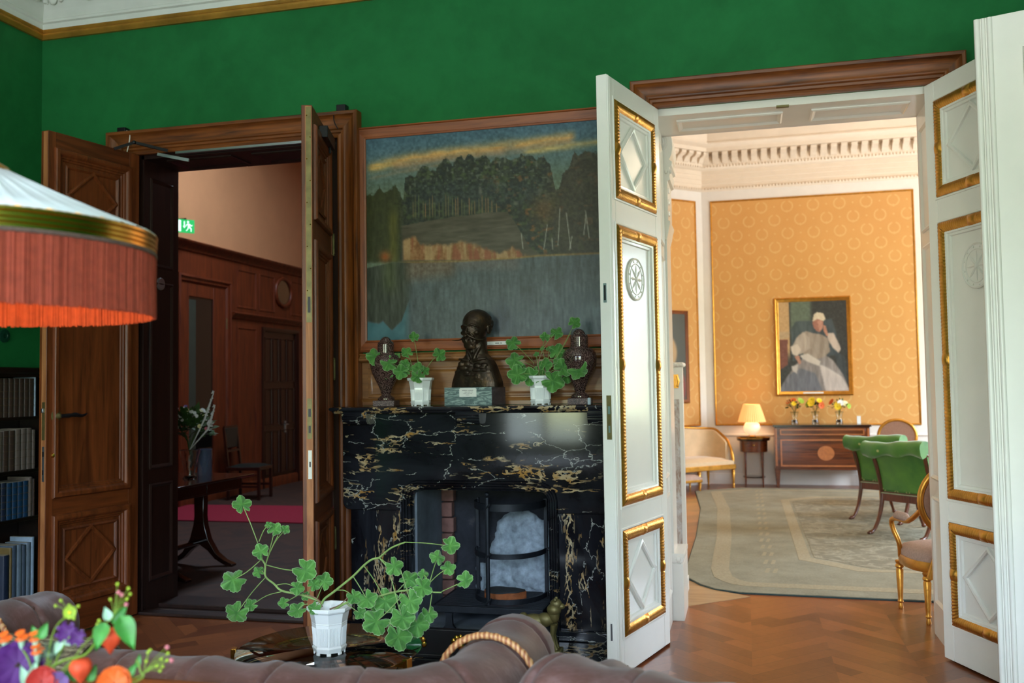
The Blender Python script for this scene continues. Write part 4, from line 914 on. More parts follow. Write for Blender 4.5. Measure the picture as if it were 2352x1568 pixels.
    for i in range(60):
        a_ = r.uniform(-.2, PI+.2); zz = r.uniform(-.01, .085); k_ = math.sqrt(max(.1, 1-((zz-.042)/.084)**2)); B((.072*k_*math.cos(a_), .024+.094*k_*abs(math.sin(a_)), hz+zz), (.009, .009, .014), 8, 6)
    mb.v = [(x*1.12, y*1.04, z) for x, y, z in mb.v]
    return mb
o = bust_mesh().build('sculpture', 'bronze', bu, 80, world=False)
m_ = o.modifiers.new('r', 'REMESH'); m_.mode = 'VOXEL'; m_.voxel_size = .0027; m_.use_smooth_shade = True
m_ = o.modifiers.new('s', 'SMOOTH'); m_.factor = .5; m_.iterations = 2

# ------------------------------------------------------------------ geraniums in white pots
MAT['pot'] = plain('white_glazed_pot', rgb(226, 230, 230), .22, var=.03, coat=.3)
MAT['soil'] = plain('potting_soil', rgb(46, 32, 24), .95, var=.4, scale=40, bump=.8)
MAT['stem'] = plain('geranium_stem', rgb(122, 150, 84), .6, var=.2, scale=20)
MAT['stem_old'] = plain('old_woody_stem', rgb(128, 104, 82), .8, var=.3, scale=30)
g = G('geranium_leaf'); at_ = g.n('Attribute', attribute_name='leafpos'); n1 = g.noise(g.co(), 30, 4, .6)
col = g.ramp(n1.outputs['Fac'], [(.3, rgb(42, 94, 34)), (.7, rgb(78, 134, 54))]); se = g.n('SeparateColor'); g.l(at_.outputs['Color'], se.inputs[0])
rim = g.math('GREATER_THAN', se.outputs[0], .95); vein = g.math('MULTIPLY', se.outputs[1], .35)
col = g.mix(g.math('MULTIPLY', rim, .45), col, rgb(176, 204, 156)); col = g.mix(vein, col, rgb(120, 176, 100)); g.bump(g.noise(g.co(), 220, 3, .6).outputs['Fac'], .3, .002)
MAT['leaf'] = g.fin(col, .6, spec=.25, sheen=.4)
def add_leaf(mb, attr, c, R, nrm, up, rnd, lobes=7):
    """downy lobed geranium leaf; up points away from the stalk"""
    c, nrm, up = Vector(c), Vector(nrm).normalized(), Vector(up); up = (up-nrm*up.dot(nrm)).normalized(); sd = up.cross(nrm)
    n = 56; rings = (.0, .3, .6, .85, .955, 1.0); vs = []; at = []; ph = rnd.uniform(-.15, .15); cup = rnd.uniform(-.25, .28); fold = rnd.uniform(.0, .25)
    for ri, q in enumerate(rings):
        for k in range(n if ri else 1):
            t = -PI+2*PI*k/n                           # t=0 is the leaf tip, +-pi is the notch
            lob = abs(math.cos((t+ph)*5/2*.92)); rr = .70+.30*lob**.8+.035*math.cos(t*21)
            notch = min(1, abs(abs(t)-PI)/.42); rr *= .22+.78*notch**.7; rr = 1+(rr-1)*min(1, q*1.15+.05)
            x, y = math.sin(t)*rr*q*R, (math.cos(t)*rr*q+.12)*R
            w_ = cup*R*q*q+.09*R*q*math.cos(5*t+ph*4)-fold*abs(x)*.6+.03*R*q*math.sin(13*t)
            vs.append(c+sd*x+up*y+nrm*w_); at.append((q, 1.0 if (ri and (abs(((t+ph)*5/2*.92/PI)-round((t+ph)*5/2*.92/PI)) < .06)) else 0.0, 0, 1))
    fs = [(0, 1+k, 1+(k+1) % n) for k in range(n)]
    for ri in range(1, len(rings)-1):
        a = 1+(ri-1)*n; b = a+n; fs += [(a+k, b+k, b+(k+1) % n, a+(k+1) % n) for k in range(n)]
    mb.add(vs, fs); attr.extend(at)
def build_leaves(mb, attr, t):
    o = mb.build('leaves', 'leaf', t, 60)
    a = o.data.color_attributes.new('leafpos', 'FLOAT_COLOR', 'POINT'); a.data.foreach_set('color', np.array(attr, np.float32).ravel())
    s_ = o.modifiers.new('th', 'SOLIDIFY'); s_.thickness = .0008; return o
def pot(t, c, s=1.0, rot=0.0, flutes=True):
    x, y, z = c; ph = rot+PI/8
    P = [(.060, .0), (.062, .004), (.0665, .018), (.062, .024), (.0635, .07), (.068, .105), (.0675, .107), (.069, .110), (.0682, .113), (.0695, .117), (.076, .150), (.082, .152), (.086, .158), (.087, .170), (.083, .171), (.079, .166), (.072, .152), (.069, .12)]
    mb = MB(); mb.lathe([(r*s, zz*s+.008*s) for r, zz in P], (x, y, z), 8, ph)
    mb.f = [f for f in mb.f if not (len(f) == 8 and all(i >= (len(P)-1)*8 for i in f))]; mb.mi = [0]*len(mb.f)
    for k in range(8):                                  # scalloped feet under the corners
        a = ph+2*PI*k/8; mb.bar((x+.0575*s*math.cos(a-.14), y+.0575*s*math.sin(a-.14), z+.005*s), (x+.0575*s*math.cos(a+.14), y+.0575*s*math.sin(a+.14), z+.005*s), .006*s, .010*s)
    o = mb.build('pot', 'pot', t, 25, .0012)
    if flutes:
        mb = MB()
        for k in range(8):
            a0, a1 = ph+2*PI*k/8, ph+2*PI*(k+1)/8
            for j in range(1, 9):
                u_ = j/9; p = lambda r, zz: (x+s*r*(math.cos(a0)*(1-u_)+math.cos(a1)*u_), y+s*r*(math.sin(a0)*(1-u_)+math.sin(a1)*u_), z+zz*s)
                mb.tube([p(.0632, .036), p(.0640, .072), p(.0675, .104)], .0018*s, 4)
        mb.build('flutes', 'pot', o, 40)
    mb = MB(); mb.lathe([(.0, .148*s), (.04*s, .147*s), (.070*s, .142*s)], (x, y, z), 8, ph); tag(mb.build('soil', 'soil', t, 30))
def plant(name, label, base, potc, s, rot, leaves, stems, conv, PXM, seed, group):
    """leaves (x,y,r) and stems measured on the photograph, standing in depth around the pot"""
    t = thing(name, label, 'potted plant', potc, 0, group=group); rnd = random.Random(seed); pot(t, potc, s, rot)
    y0 = potc[1]; mb = MB(); at = []; mo = MB(); ms = MB()
    def wp(x, y, dy=0): p = conv(x, y); return aty(p[0], p[1], y0+dy)
    for pts, r0, r1, old in stems:
        P = [wp(x, y, d) for x, y, d in pts]; Q = spline(P, 5); n = len(Q); (mo if old else ms).tube(Q, [r0+(r1-r0)*i/(n-1) for i in range(n)], 7)
    for (x, y, r, dy, att) in leaves:
        c = wp(x, y, dy); view = (CAM-c).normalized()
        if att is None: st = wp(*base, 0)
        else: st = wp(*att)
        nrm = view*rnd.uniform(.75, 1.1)+Vector((rnd.uniform(-.4, .4), rnd.uniform(-.2, .2), rnd.uniform(.15, .55)))
        out = (c-st); out = out.normalized() if out.length > 1e-4 else Vector((0, 0, 1)); out += Vector((rnd.uniform(-.3, .3), 0, rnd.uniform(-.35, .15)))
        R = r*PXM; add_leaf(mb, at, c-out.normalized()*R*.1, R*1.22, nrm, out, rnd)
        if att is not None:
            e = c-nrm.normalized()*.003; mid = (st+e)/2+Vector((0, 0, .012*rnd.uniform(-.6, 1))); ms.tube(spline([st, mid, e], 4), .0017, 6)
        else:
            e = c-nrm.normalized()*.003; st = wp(base[0]+rnd.uniform(-12, 12), base[1], rnd.uniform(-.02, .02)); mid = st*.5+e*.5+Vector((0, 0, .02)); ms.tube(spline([st, mid, e], 4), .0017, 6)
    build_leaves(mb, at, t)
    if ms.v: ms.build('stems', 'stem', t, 50)
    if mo.v: tag(mo.build('old_stems', 'stem_old', t, 50), 'thicker grey green stalks')
    return t
# the large plant on the glass table
conv = lambda x, y: (480+x/3.35, 1100+y/3.35)
L1 = [(258,195,68,-.02,(375,490,-.02)), (455,352,25,-.02,(385,480,-.02)), (505,390,50,.0,(440,640,0)), (583,392,35,.02,(450,600,.0)), (400,558,56,-.03,(410,620,-.02)), (190,770,86,-.05,(395,625,-.02)), (385,715,42,.03,(432,740,0)),
      (215,1030,82,-.05,(435,755,-.02)), (325,970,45,.0,(560,865,0)), (740,705,84,-.03,(440,660,0)), (675,835,50,-.02,(520,815,0)), (578,955,40,.02,(680,895,0)), (805,812,46,-.03,(760,890,0)), (885,790,62,.0,(825,930,0)),
      (682,1008,64,-.03,(760,960,-.01)), (815,995,46,-.07,(850,950,-.05)), (748,905,34,.02,(800,920,0)), (1852,512,62,.02,(1510,485,.0)), (1760,602,54,.03,(1700,790,.03)), (1838,682,52,.06,(1690,805,.05)), (1425,668,64,-.02,(1310,605,0)),
      (1972,780,60,.03,(1790,865,.03)), (1535,768,66,.06,(1440,870,.03)), (1652,735,38,.05,(1680,770,.03)), (1640,830,68,.01,(1560,850,.02)), (1115,900,52,-.04,(975,855,0)), (1215,922,72,-.02,(1110,750,0)), (1355,935,86,.02,(1190,665,0)),
      (1545,938,84,-.02,(1475,700,-.01)), (1160,1030,44,.0,(1060,960,0)), (1275,1015,46,.04,(1100,950,.0)), (1290,1092,94,-.06,(1480,905,-.03)), (1485,1065,84,-.05,(1385,690,-.02)), (1598,1112,84,-.01,(1555,940,0)), (1692,1035,58,.03,(1715,885,.03)), (1456,1205,92,-.08,(1385,1100,-.05)), (1560,1010,52,.05,(1620,960,.03))]
S1 = [([(870,960,0),(890,920,0),(975,855,0),(1110,745,0),(1190,665,0),(1250,620,0),(1310,605,0)], .0048, .0036, False), ([(1310,605,0),(1400,530,0),(1510,485,0)], .0034, .0028, False), ([(1310,605,0),(1385,690,-.01)], .0026, .0022, False),
      ([(870,950,.01),(800,920,0),(700,888,0),(560,858,0),(500,805,0),(435,748,0),(432,660,0),(400,610,0)], .0046, .0034, False), ([(435,660,0),(470,560,0),(530,435,0)], .0022, .0018, False), ([(375,500,-.02),(395,610,-.01)], .0022, .0022, False),
      ([(960,1010,.0),(1060,950,.0),(1180,925,.0),(1290,905,.01),(1420,870,.02),(1560,850,.02)], .0046, .0034, False), ([(1560,850,.02),(1700,868,.03),(1790,872,.03)], .0032, .0026, False),
      ([(870,985,.0),(850,940,.0),(800,905,0),(740,890,0)], .0035, .002, True), ([(930,1000,.01),(1010,965,.01),(1070,905,.01)], .003, .0015, True)]
plant('potted_geranium', 'sprawling long-stemmed geranium in a white pot on the round glass table', (870, 990), (-1.552, 3.27, .5), .985, .0, L1, S1, conv, 1/(3.35*628), 5, 'geraniums in white pots')
conv = lambda x, y: (820+x/4.055, 700+y/4.055)
L2 = [(172,482,76,-.05,(380,570,-.02)), (300,540,72,-.06,(400,600,-.02)), (372,482,34,.03,(400,555,0)), (465,445,50,.0,(515,580,0)), (530,302,45,.0,(570,540,0)), (765,466,60,-.01,(650,585,0)), (450,550,44,-.02,(520,620,0)), (290,635,52,-.02,(430,620,0)),
      (412,622,66,-.07,None), (570,602,58,.0,None), (565,655,60,-.08,None), (632,616,40,.0,None), (470,605,44,-.03,None), (562,555,22,.0,None)]
plant('potted_geranium', 'geranium in a white pot on the mantelshelf, left of the bronze bust', (575, 690), (-1.895, 5.27, TZ), .95, .1, L2, [([(575,680,0),(540,620,0),(400,585,-.02)], .003, .002, False)], conv, 1/(4.055*398), 8, 'geraniums in white pots')
L3 = [(1455,352,62,-.03,(1650,545,0)), (1475,512,76,-.06,(1680,600,0)), (1750,302,42,.0,(1700,500,0)), (1850,258,58,.0,(1700,430,0)), (2025,172,52,.0,(1850,500,0)), (1862,440,70,.02,(1800,600,0)), (1670,457,25,.0,(1680,560,0)), (1725,406,20,.0,(1745,500,0)), (1785,412,22,.02,(1780,500,0)),
      (1500,648,82,-.08,None), (1545,600,50,-.03,None), (1625,670,78,-.05,None), (1752,560,58,.0,None), (1820,702,92,-.08,None), (1915,588,76,-.05,None), (2062,612,86,-.06,(1880,600,0)), (1880,540,50,.0,None), (1715,560,30,.0,None), (1690,640,60,.0,None), (1950,660,60,.03,None)]
S3 = [([(1700,680,0),(1690,560,0),(1700,490,0),(1760,380,0)], .0028, .002, True), ([(1690,640,0),(1740,500,0),(1850,500,0),(1990,260,0)], .0016, .0013, False), ([(1880,620,.02),(1940,520,.02),(1995,430,.02)], .0014, .001, True), ([(1660,600,0),(1620,470,0),(1598,400,0)], .0014, .001, True)]
plant('potted_geranium', 'bushy geranium in a white pot on the mantelshelf, right of the bronze bust', (1715, 700), (-1.155, 5.27, TZ), .95, .05, L3, S3, conv, 1/(4.055*398), 9, 'geraniums in white pots')
# ================================================================== gold salon
SY = 14.06; SXR = 5.2; CN = Vector((-.56, SY, 0)); WD = Vector((-.72, -.694, 0)).normalized(); WN = Vector((.694, -.72, 0)).normalized(); WL_ = 2.9
PE = CN+WD*WL_; SZ = 5.32
mb = MB(); mb.box(-.7, SXR+.1, SY, SY+.1, 0, SZ); structure('wall_salon_back', mb, 'salon_white', 0)
mb = MB(); mb.slab([(-.05, 0), (WL_+.05, 0), (WL_+.05, SZ), (-.05, SZ)], CN, WD, (0,0,1), -WN, 0, .1); structure('wall_salon_corner', mb, 'salon_white', 0)
mb = MB(); mb.box(PE.x-.1, PE.x, YB, PE.y+.03, 0, SZ); structure('wall_salon_left', mb, 'salon_white', 0)
mb = MB()
for y0, y1, z0, z1 in ((YB, 8.35, 0, SZ), (8.35, 9.65, 0, .95), (8.35, 9.65, 3.55, SZ), (9.65, 11.35, 0, SZ), (11.35, 12.65, 0, .95), (11.35, 12.65, 3.55, SZ), (12.65, SY+.1, 0, SZ)): mb.box(SXR, SXR+.1, y0, y1, z0, z1)
structure('wall_salon_right', mb, 'salon_white', 0)
for i, y in enumerate((8.35, 11.35)):
    mb = MB()
    for a, b, c, d in ((y, y+.06, .95, 3.55), (y+1.24, y+1.3, .95, 3.55), (y, y+1.3, .95, 1.01), (y, y+1.3, 3.49, 3.55), (y+.62, y+.68, .95, 3.55)): mb.box(SXR+.03, SXR+.09, a, b, c, d)
    structure('window_%d' % (i+3), mb, 'white', 0)
mb = MB(); mb.box(PE.x, -.478, YB, YB+.04, 0, SZ); mb.box(1.05, SXR+.1, YB, YB+.04, 0, SZ); mb.box(-.48, 1.06, YB, YB+.04, 3.085, SZ); structure('wall_salon_front', mb, 'salon_white', 0)
mb = MB(); mb.box(PE.x-.1, SXR+.1, YB, SY+.1, SZ, SZ+.1); structure('ceiling_salon', mb, 'salon_plaster', 0)
# cornice with modillions
path = [(SXR, YB+.04), (SXR, SY), (-.56, SY), (PE.x, PE.y), (PE.x, YB+.04)]
CP = [(0, 4.355), (.012, 4.358), (.018, 4.37), (.03, 4.378), (.034, 4.40), (.022, 4.41), (.02, 4.46), (.028, 4.465), (.024, 4.53), (.032, 4.535), (.028, 4.60), (.036, 4.605), (.032, 4.665), (.05, 4.672), (.07, 4.70), (.075, 4.72),
      (.08, 4.735), (.085, 4.90), (.24, 4.905), (.245, 4.96), (.27, 4.975), (.30, 5.01), (.30, 5.03), (.28, 5.035), (.30, 5.16), (.36, 5.165), (.40, 5.19), (.46, 5.215), (.47, 5.235), (.45, 5.245), (.47, 5.26), (.52, 5.30), (.56, 5.32), (0, 5.32)]
mb = MB(); mb.sweep(path, CP, O=(0,0,0), U=(1,0,0), V=(0,1,0), N=(0,0,1))
def modillions(mb, P0, dirv, nrm, n, step=.139, beads=True):
    for k in range(n):
        c = P0+dirv*(step*(k+.62))
        mb.slab([(.08, 4.90), (.225, 4.90), (.222, 4.865), (.19, 4.84), (.14, 4.825), (.115, 4.79), (.10, 4.765), (.08, 4.755)], c-dirv*.043, nrm, (0,0,1), dirv, 0, .086)
    if beads:
        for k in range(n*3):
            c = P0+dirv*(step/3*(k+.5))+nrm*.034; mb.ball((c.x, c.y, 4.39), .018, 6, 4)
            c = P0+dirv*(step/3*(k+.5))+nrm*.076; mb.ball((c.x, c.y, 4.722), (.017, .017, .022), 6, 4)
        for k in range(n*2):
            c = P0+dirv*(step/2*(k+.5))+nrm*.45; mb.ball((c.x, c.y, 5.225), .03, 6, 4)
modillions(mb, CN, Vector((1,0,0)), Vector((0,-1,0)), 24); modillions(mb, CN, WD, WN, 12)
structure('trim_10', mb, 'salon_plaster', 40, label='cream salon cornice with a row of modillions and beading')
# wallpaper panels with gilt fillets
FIL = [(-.012, 0), (-.012, .014), (0, .018), (.010, .012), (.014, 0)]
def panel(name, x0, x1, O, U, N, z0=.868, z1=4.194):
    O, U, N = Vector(O), Vector(U), Vector(N); q = MB(); q.box(0, x1-x0, -.004, .004, 0, z1-z0)
    o = q.build(name, 'wallpaper', None, 0); p = O+U*x0+N*.004; rz = math.atan2(U.y, U.x); o.location = (p.x, p.y, z0); o.rotation_euler = (0, 0, rz); o['kind'] = 'structure'
    f = MB(); rect(f, x0, x1, z0, z1, FIL, O+N*.004, U, N); structure('trim_fillet', f, 'gilt', 40)
    f = MB(); f.box
panel('wall_paper_back', -.425, 2.39, (0, SY, 0), (1,0,0), (0,-1,0)); panel('wall_paper_back', 2.75, 4.9, (0, SY, 0), (1,0,0), (0,-1,0))
panel('wall_paper_corner', .14, 2.65, CN, WD, WN)
mb = MB(); BP = [(0, 0), (.02, 0), (.02, .12), (.012, .14), (.012, .15), (0, .155)]
mb.sweep(path, BP, O=(0,0,0), U=(1,0,0), V=(0,1,0), N=(0,0,1)); mb.sweep(path, [(0, .70), (.014, .70), (.022, .715), (.014, .735), (0, .74)], O=(0,0,0), U=(1,0,0), V=(0,1,0), N=(0,0,1))
mb.box(-.50, -.49, SY-.006, SY, .16, .70)
for x in (2.63,): mb.box(x-.004, x+.004, SY-.004, SY, .16, .70)
structure('baseboard_salon', mb, 'salon_white', 30)
# carved white pilaster with console beside the salon doorway
mb = MB(); x1 = -.405
mb.box(-.72, x1, YB+.05, 6.36, 0, .355); mb.box(-.70, x1-.012, YB+.056, 6.34, .355, .365)
for dz, e, r_ in ((.385, .004, .020), (.405, -.006, .014)): mb.box(-.71, x1-e, YB+.047-e, 6.35, dz-r_, dz+r_)
mb.box(-.68, -.462, YB+.06, 6.28, .419, 2.42)
mb.slab([(-.68, 2.42), (-.462, 2.42), (-.452, 2.46), (-.445, 2.50), (-.438, 2.52), (-.438, 2.54), (-.450, 2.545), (-.450, 2.80), (-.432, 2.81), (-.436, 2.83), (-.428, 2.86), (-.436, 2.89), (-.420, 2.90), (-.418, 2.925), (-.436, 2.94), (-.420, 2.97), (-.412, 3.02), (-.416, 3.08), (-.44, 3.14), (-.48, 3.17), (-.68, 3.17)], (0,0,0), (1,0,0), (0,0,1), (0,1,0), YB+.05, 6.30)
for r_ in (.055, .042, .028): mb.tube([(-.50+r_*math.cos(2*PI*k/20), YB+.048, 3.06+r_*1.2*math.sin(2*PI*k/20)) for k in range(20)], .005, 5, closed=True)
for i in range(3):
    z = 2.60+.075*i
    for sg in (-1, 1): mb.tube([(-.50, YB+.046, z-.038), (-.50+sg*.026, YB+.044, z), (-.50, YB+.046, z+.038)], .005, 5)
    mb.ball((-.50, YB+.046, z), (.012, .008, .014), 8, 6); mb.ball((-.449, 6.05, z), (.008, .03, .02), 8, 6)
for k in range(5): mb.ball((-.54+.028*k, YB+.044, 2.86), (.010, .01, .016), 8, 6)
for k in range(4): mb.ball((x1-.03, 6.0+.09*k, .385), (.035, .045, .032), 10, 6)
structure('trim_11', mb, 'white', 40, .002, label='glossy white carved pilaster with console just inside the salon doorway')
# white chimneypiece end with marble inlay behind the pilaster
t = thing('marble_screen', 'narrow white framed upright with grey veined marble and gilt ornament behind the white pilaster', 'screen', (-.55, 6.9, 0))
sx = -.437; mb = MB(); mb.box(-.78, sx, 6.82, 6.90, 0, 1.615); mb.box(-.79, sx+.006, 6.81, 6.91, 0, .10); mb.build('white_frame', 'white', t, 30, .003)
mb = MB(); mb.tube([(-.79, 6.82, 1.63), (sx+.002, 6.82, 1.63), (sx+.002, 6.90, 1.63)], .018, 8)
for k in range(14): mb.ball((-.78+.026*k, 6.808, 1.63), (.012, .010, .018), 6, 4)
mb.build('carved_top', 'white', t, 50)
g = G('rose_grey_marble'); n1 = g.noise(g.co((3, 3, 1.6)), 3.4, 7, .7, 1.6); MAT['rosemarble'] = g.fin(g.ramp(n1.outputs['Fac'], [(.36, rgb(150, 118, 100)), (.5, rgb(184, 172, 162)), (.62, rgb(206, 206, 204)), (.7, rgb(150, 150, 156))]), .2)
mb = MB(); mb.box(-.74, sx-.028, 6.814, 6.822, .14, 1.38); mb.box(-.74, sx-.034, 6.806, 6.816, .18, 1.36); mb.build('marble_panel', 'rosemarble', t, 20, .002)
mb = MB(); mb.box(-.74, sx-.03, 6.812, 6.82, 1.46, 1.56)
for k in range(6): mb.tube([(-.70+.045*k, 6.81, 1.47), (-.69+.045*k, 6.805, 1.51), (-.70+.045*k, 6.81, 1.55)], .008, 6)
tag(mb.build('gilt_ornament', 'gilt', t, 40), 'gilded ornament')
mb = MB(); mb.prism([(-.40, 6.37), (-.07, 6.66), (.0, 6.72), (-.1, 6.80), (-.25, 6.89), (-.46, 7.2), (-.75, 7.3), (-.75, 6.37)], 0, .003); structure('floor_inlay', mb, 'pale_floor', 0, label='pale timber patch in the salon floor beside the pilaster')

# large pale rug with woven border bands
g = G('rug_pile'); v = g.co(); n1 = g.noise(v, 3.5, 5, .65); n2 = g.noise(v, 60, 3, .6); f = g.math('ADD', g.math('MULTIPLY', n1.outputs['Fac'], .6), g.math('MULTIPLY', n2.outputs['Fac'], .4))
MAT['rug'] = g.fin(g.ramp(f, [(.35, rgb(128, 124, 106)), (.65, rgb(154, 150, 130))]), .95, spec=.1)
g = G('rug_band'); n2 = g.noise(g.co(), 50, 3, .6); MAT['rug_band'] = g.fin(g.ramp(n2.outputs['Fac'], [(.3, rgb(148, 138, 114)), (.7, rgb(168, 158, 132))]), .95, spec=.1)
g = G('rug_field'); v = g.co((1, 1, 1)); n1 = g.noise(v, 7, 4, .7, 1.2); f = g.ramp(n1.outputs['Fac'], [(.42, rgb(126, 120, 102)), (.52, rgb(138, 132, 112)), (.60, rgb(160, 154, 134)), (.64, rgb(138, 132, 112))]); MAT['rug_field'] = g.fin(f, .95, spec=.1)
MAT['rug_edge'] = plain('dark_teal_rug_binding', rgb(46, 66, 66), .9)
RP = [(-.70, 13.0), (-.55, 11.2), (-.50, 9.2), (-.50, 7.6), (-.46, 7.23), (-.36, 7.02), (-.25, 6.89), (-.07, 6.80), (.3, 6.79), (1.3, 6.76), (4.3, 6.72), (4.75, 7.2), (4.75, 13.0), (4.3, 13.45), (-.1, 13.45)]
def inset(P, d):
    n = len(P); out = []
    for i in range(n):
        p0, p1, p2 = Vector(P[i-1]), Vector(P[i]), Vector(P[(i+1) % n]); a = (p1-p0).normalized(); b = (p2-p1).normalized()
        na, nb = Vector((-a.y, a.x)), Vector((-b.y, b.x)); m = (na+nb)/(1+na.dot(nb)); out.append(tuple(p1+m*d))
    return out
t = thing('salon_rug', 'very large pale sage and beige rug with woven border bands on the salon parquet', 'rug', (2.0, 10.0, 0))
def ringband(name, d0, d1, z, mat, lab=None):
    a, b = inset(RP, d0), inset(RP, d1); n = len(RP); q = MB()
    q.add([(x, y, z) for x, y in a]+[(x, y, z) for x, y in b]+[(x, y, z-.004) for x, y in a]+[(x, y, z-.004) for x, y in b],
          [(i, (i+1) % n, n+(i+1) % n, n+i) for i in range(n)]+[(2*n+i, 2*n+(i+1) % n, (i+1) % n, i) for i in range(n)]+[(n+i, n+(i+1) % n, 3*n+(i+1) % n, 3*n+i) for i in range(n)])
    return tag(q.build(name, mat, t, 0), lab)
mb = MB(); mb.prism(RP, .0, .009); mb.build('binding', 'rug_edge', t, 0)
mb = MB(); mb.prism(inset(RP, .008), .002, .014); mb.build('pile', 'rug', t, 0)
ringband('border_band', .20, .34, .0155, 'rug_band', 'paler border band')
def cham(d, c=.42): x0, x1, y0, y1 = -.52+d, 4.75-d, 6.76+d, 13.45-d; return [(x0, y1-c), (x0, y0+c), (x0+c, y0), (x1-c, y0), (x1, y0+c), (x1, y1-c), (x1-c, y1), (x0+c, y1)]
_inset = inset; inset = lambda P, d: cham(d)
RP0 = RP; RP = cham(0)
ringband('border_band', .92, 1.02, .0155, 'rug_band', 'paler border band'); RP = RP0; inset = _inset
mb = MB(); mb.prism(cham(1.05), .012, .016); mb.build('field', 'rug_field', t, 0)
mb = MB()
for i in range(16):
    y = 7.6+.36*i; x = -.50+.64-.015*(y-9 if y < 9 else 0)
    for s_ in (-1, 1): mb.add([(x+s_*.03-.02, y-.09, .0152), (x+s_*.03+.012, y-.09, .0152), (x+s_*.03+.03, y+.09, .0152), (x+s_*.03, y+.09, .0152)], [(0, 1, 2, 3)])
o = tag(mb.build('border_motifs', 'rug_band', t, 0), 'paler woven motifs'); o['kind'] = 'stuff'

# --- furniture of the salon
MAT['silk'] = plain('beige_silk_upholstery', rgb(206, 174, 132), .6, var=.08, scale=9, sheen=.3)
MAT['shade'] = plain('pleated_silk_shade', rgb(214, 168, 108), .8, var=.05, emit=rgb(255, 190, 110), es=.7)
MAT['globe'] = plain('frosted_pink_glass', rgb(246, 214, 190), .3, var=.03, emit=rgb(255, 205, 160), es=.9)
MAT['veneer'] = wood('inlaid_walnut_veneer', rgb(70, 30, 14), rgb(138, 70, 34), 'x', .2, coat=.5)
MAT['inlay'] = plain('satinwood_inlay', rgb(166, 98, 52), .3, var=.2, scale=30, coat=.4)
MAT['cherry'] = wood('reddish_chair_wood', rgb(78, 34, 16), rgb(138, 72, 38), 'z', .3)
g = G('green_silk'); v = g.co(); vo = g.n('TexVoronoi'); g.l(v, vo.inputs['Vector']); vo.inputs['Scale'].default_value = 7.5; vo.inputs['Randomness'].default_value = .15
rg = g.math('MULTIPLY', g.math('GREATER_THAN', vo.outputs['Distance'], .09), g.math('LESS_THAN', vo.outputs['Distance'], .17))
base = g.ramp(g.noise(v, 6, 3, .5).outputs['Fac'], [(.3, rgb(42, 108, 34)), (.7, rgb(82, 140, 40))]); MAT['green_silk'] = g.fin(g.mix(g.math('MULTIPLY', rg, .7), base, rgb(200, 196, 130)), .45, sheen=.5)
MAT['braid'] = plain('silver_green_braid', rgb(160, 172, 142), .6, var=.3, scale=120)
MAT['oval_fabric'] = plain('brown_mesh_fabric', rgb(150, 112, 92), .8, var=.12, scale=60)
MAT['pale_fabric'] = plain('pinkish_grey_ribbed_fabric', rgb(168, 140, 124), .8, var=.18, scale=90)
def cushion(mb, x0, x1, y0, y1, z0, z1, n=10, puff=.03):
    vs = []; 
    for s_, zb in ((1, z1), (-1, z0)):
        for j in range(n+1):
            for i in range(n+1):
                u, v_ = i/n, j/n; e = min(1, 4*min(u, 1-u))*min(1, 4*min(v_, 1-v_)); e = e**.5
                vs.append((x0+(x1-x0)*u, y0+(y1-y0)*v_, zb+(puff*e if s_ > 0 else 0)-(0 if s_ < 0 else (1-e)*.012)))
    m = (n+1)**2; fs = []
    for j in range(n):
        for i in range(n):
            a = j*(n+1)+i; fs.append((a, a+1, a+n+2, a+n+1)); fs.append((m+a, m+a+n+1, m+a+n+2, m+a+1))
    ring = [i for i in range(n)]+[i*(n+1)+n for i in range(n)]+[n*(n+1)+n-i for i in range(n)]+[(n-i)*(n+1) for i in range(n)]
    k = len(ring); fs += [(ring[i], m+ring[i], m+ring[(i+1) % k], ring[(i+1) % k]) for i in range(k)]
    mb.add(vs, fs)
def turned_leg(mb, x, y, h, r=.022):
    mb.lathe([(r*.55, 0), (r*.7, .012), (r*.55, .03), (r*.5, .04), (r*.8, .05), (r*.62, .06), (r*.68, .08), (r, h-.06), (r*.8, h-.05), (r*1.15, h-.04), (r*1.1, h-.03), (r*.85, h-.022), (r*1.1, h-.01), (r*1.1, h)], (x, y, 0), 12)
# settee in the corner
t = thing('settee', 'gilt settee with beige silk and curved wrap-around back in the salon corner', 'settee', (-1.01, 13.45, 0), -math.radians(136.1))
W2, DP = .66, .56
U_ = [(W2, DP*.72), (W2, .26), (W2-.02, .15), (W2-.09, .055), (W2-.2, .02), (.25, 0), (0, -.005), (-.25, 0), (-W2+.2, .02), (-W2+.09, .055), (-W2+.02, .15), (-W2, .26), (-W2, DP*.72)]
S_ = spline([(x, y, 0) for x, y in U_], 5); tops = []
n = len(S_)
for i, p in enumerate(S_): k = abs(i/(n-1)*2-1); tops.append(.84-.02*k-.17*max(0, (k-.62)/.38)**1.6+.025*math.exp(-((k)/.18)**2))
mb = MB(); vs = []; fs = []
for i, p in enumerate(S_):
    a = S_[max(0, i-1)]; b = S_[min(n-1, i+1)]; d = (b-a).normalized(); nn = Vector((-d.y, d.x, 0)); nn = nn if nn.dot(Vector((0, .3, 0))-p) > 0 else -nn
    for off, z in ((.0, .36), (.05, .38), (.055, .5), (.045, tops[i]-.02), (.0, tops[i]-.01), (-.012, .5), (-.01, .36)): q = p+nn*off; vs.append((q.x, q.y, z))
k = 7
for i in range(n-1): fs += [(i*k+j, i*k+(j+1) % k, (i+1)*k+(j+1) % k, (i+1)*k+j) for j in range(k)]
fs += [tuple(range(k)), tuple((n-1)*k+j for j in range(k))]
mb.add(vs, fs); mb.build('backrest', 'silk', t, 50, world=False)
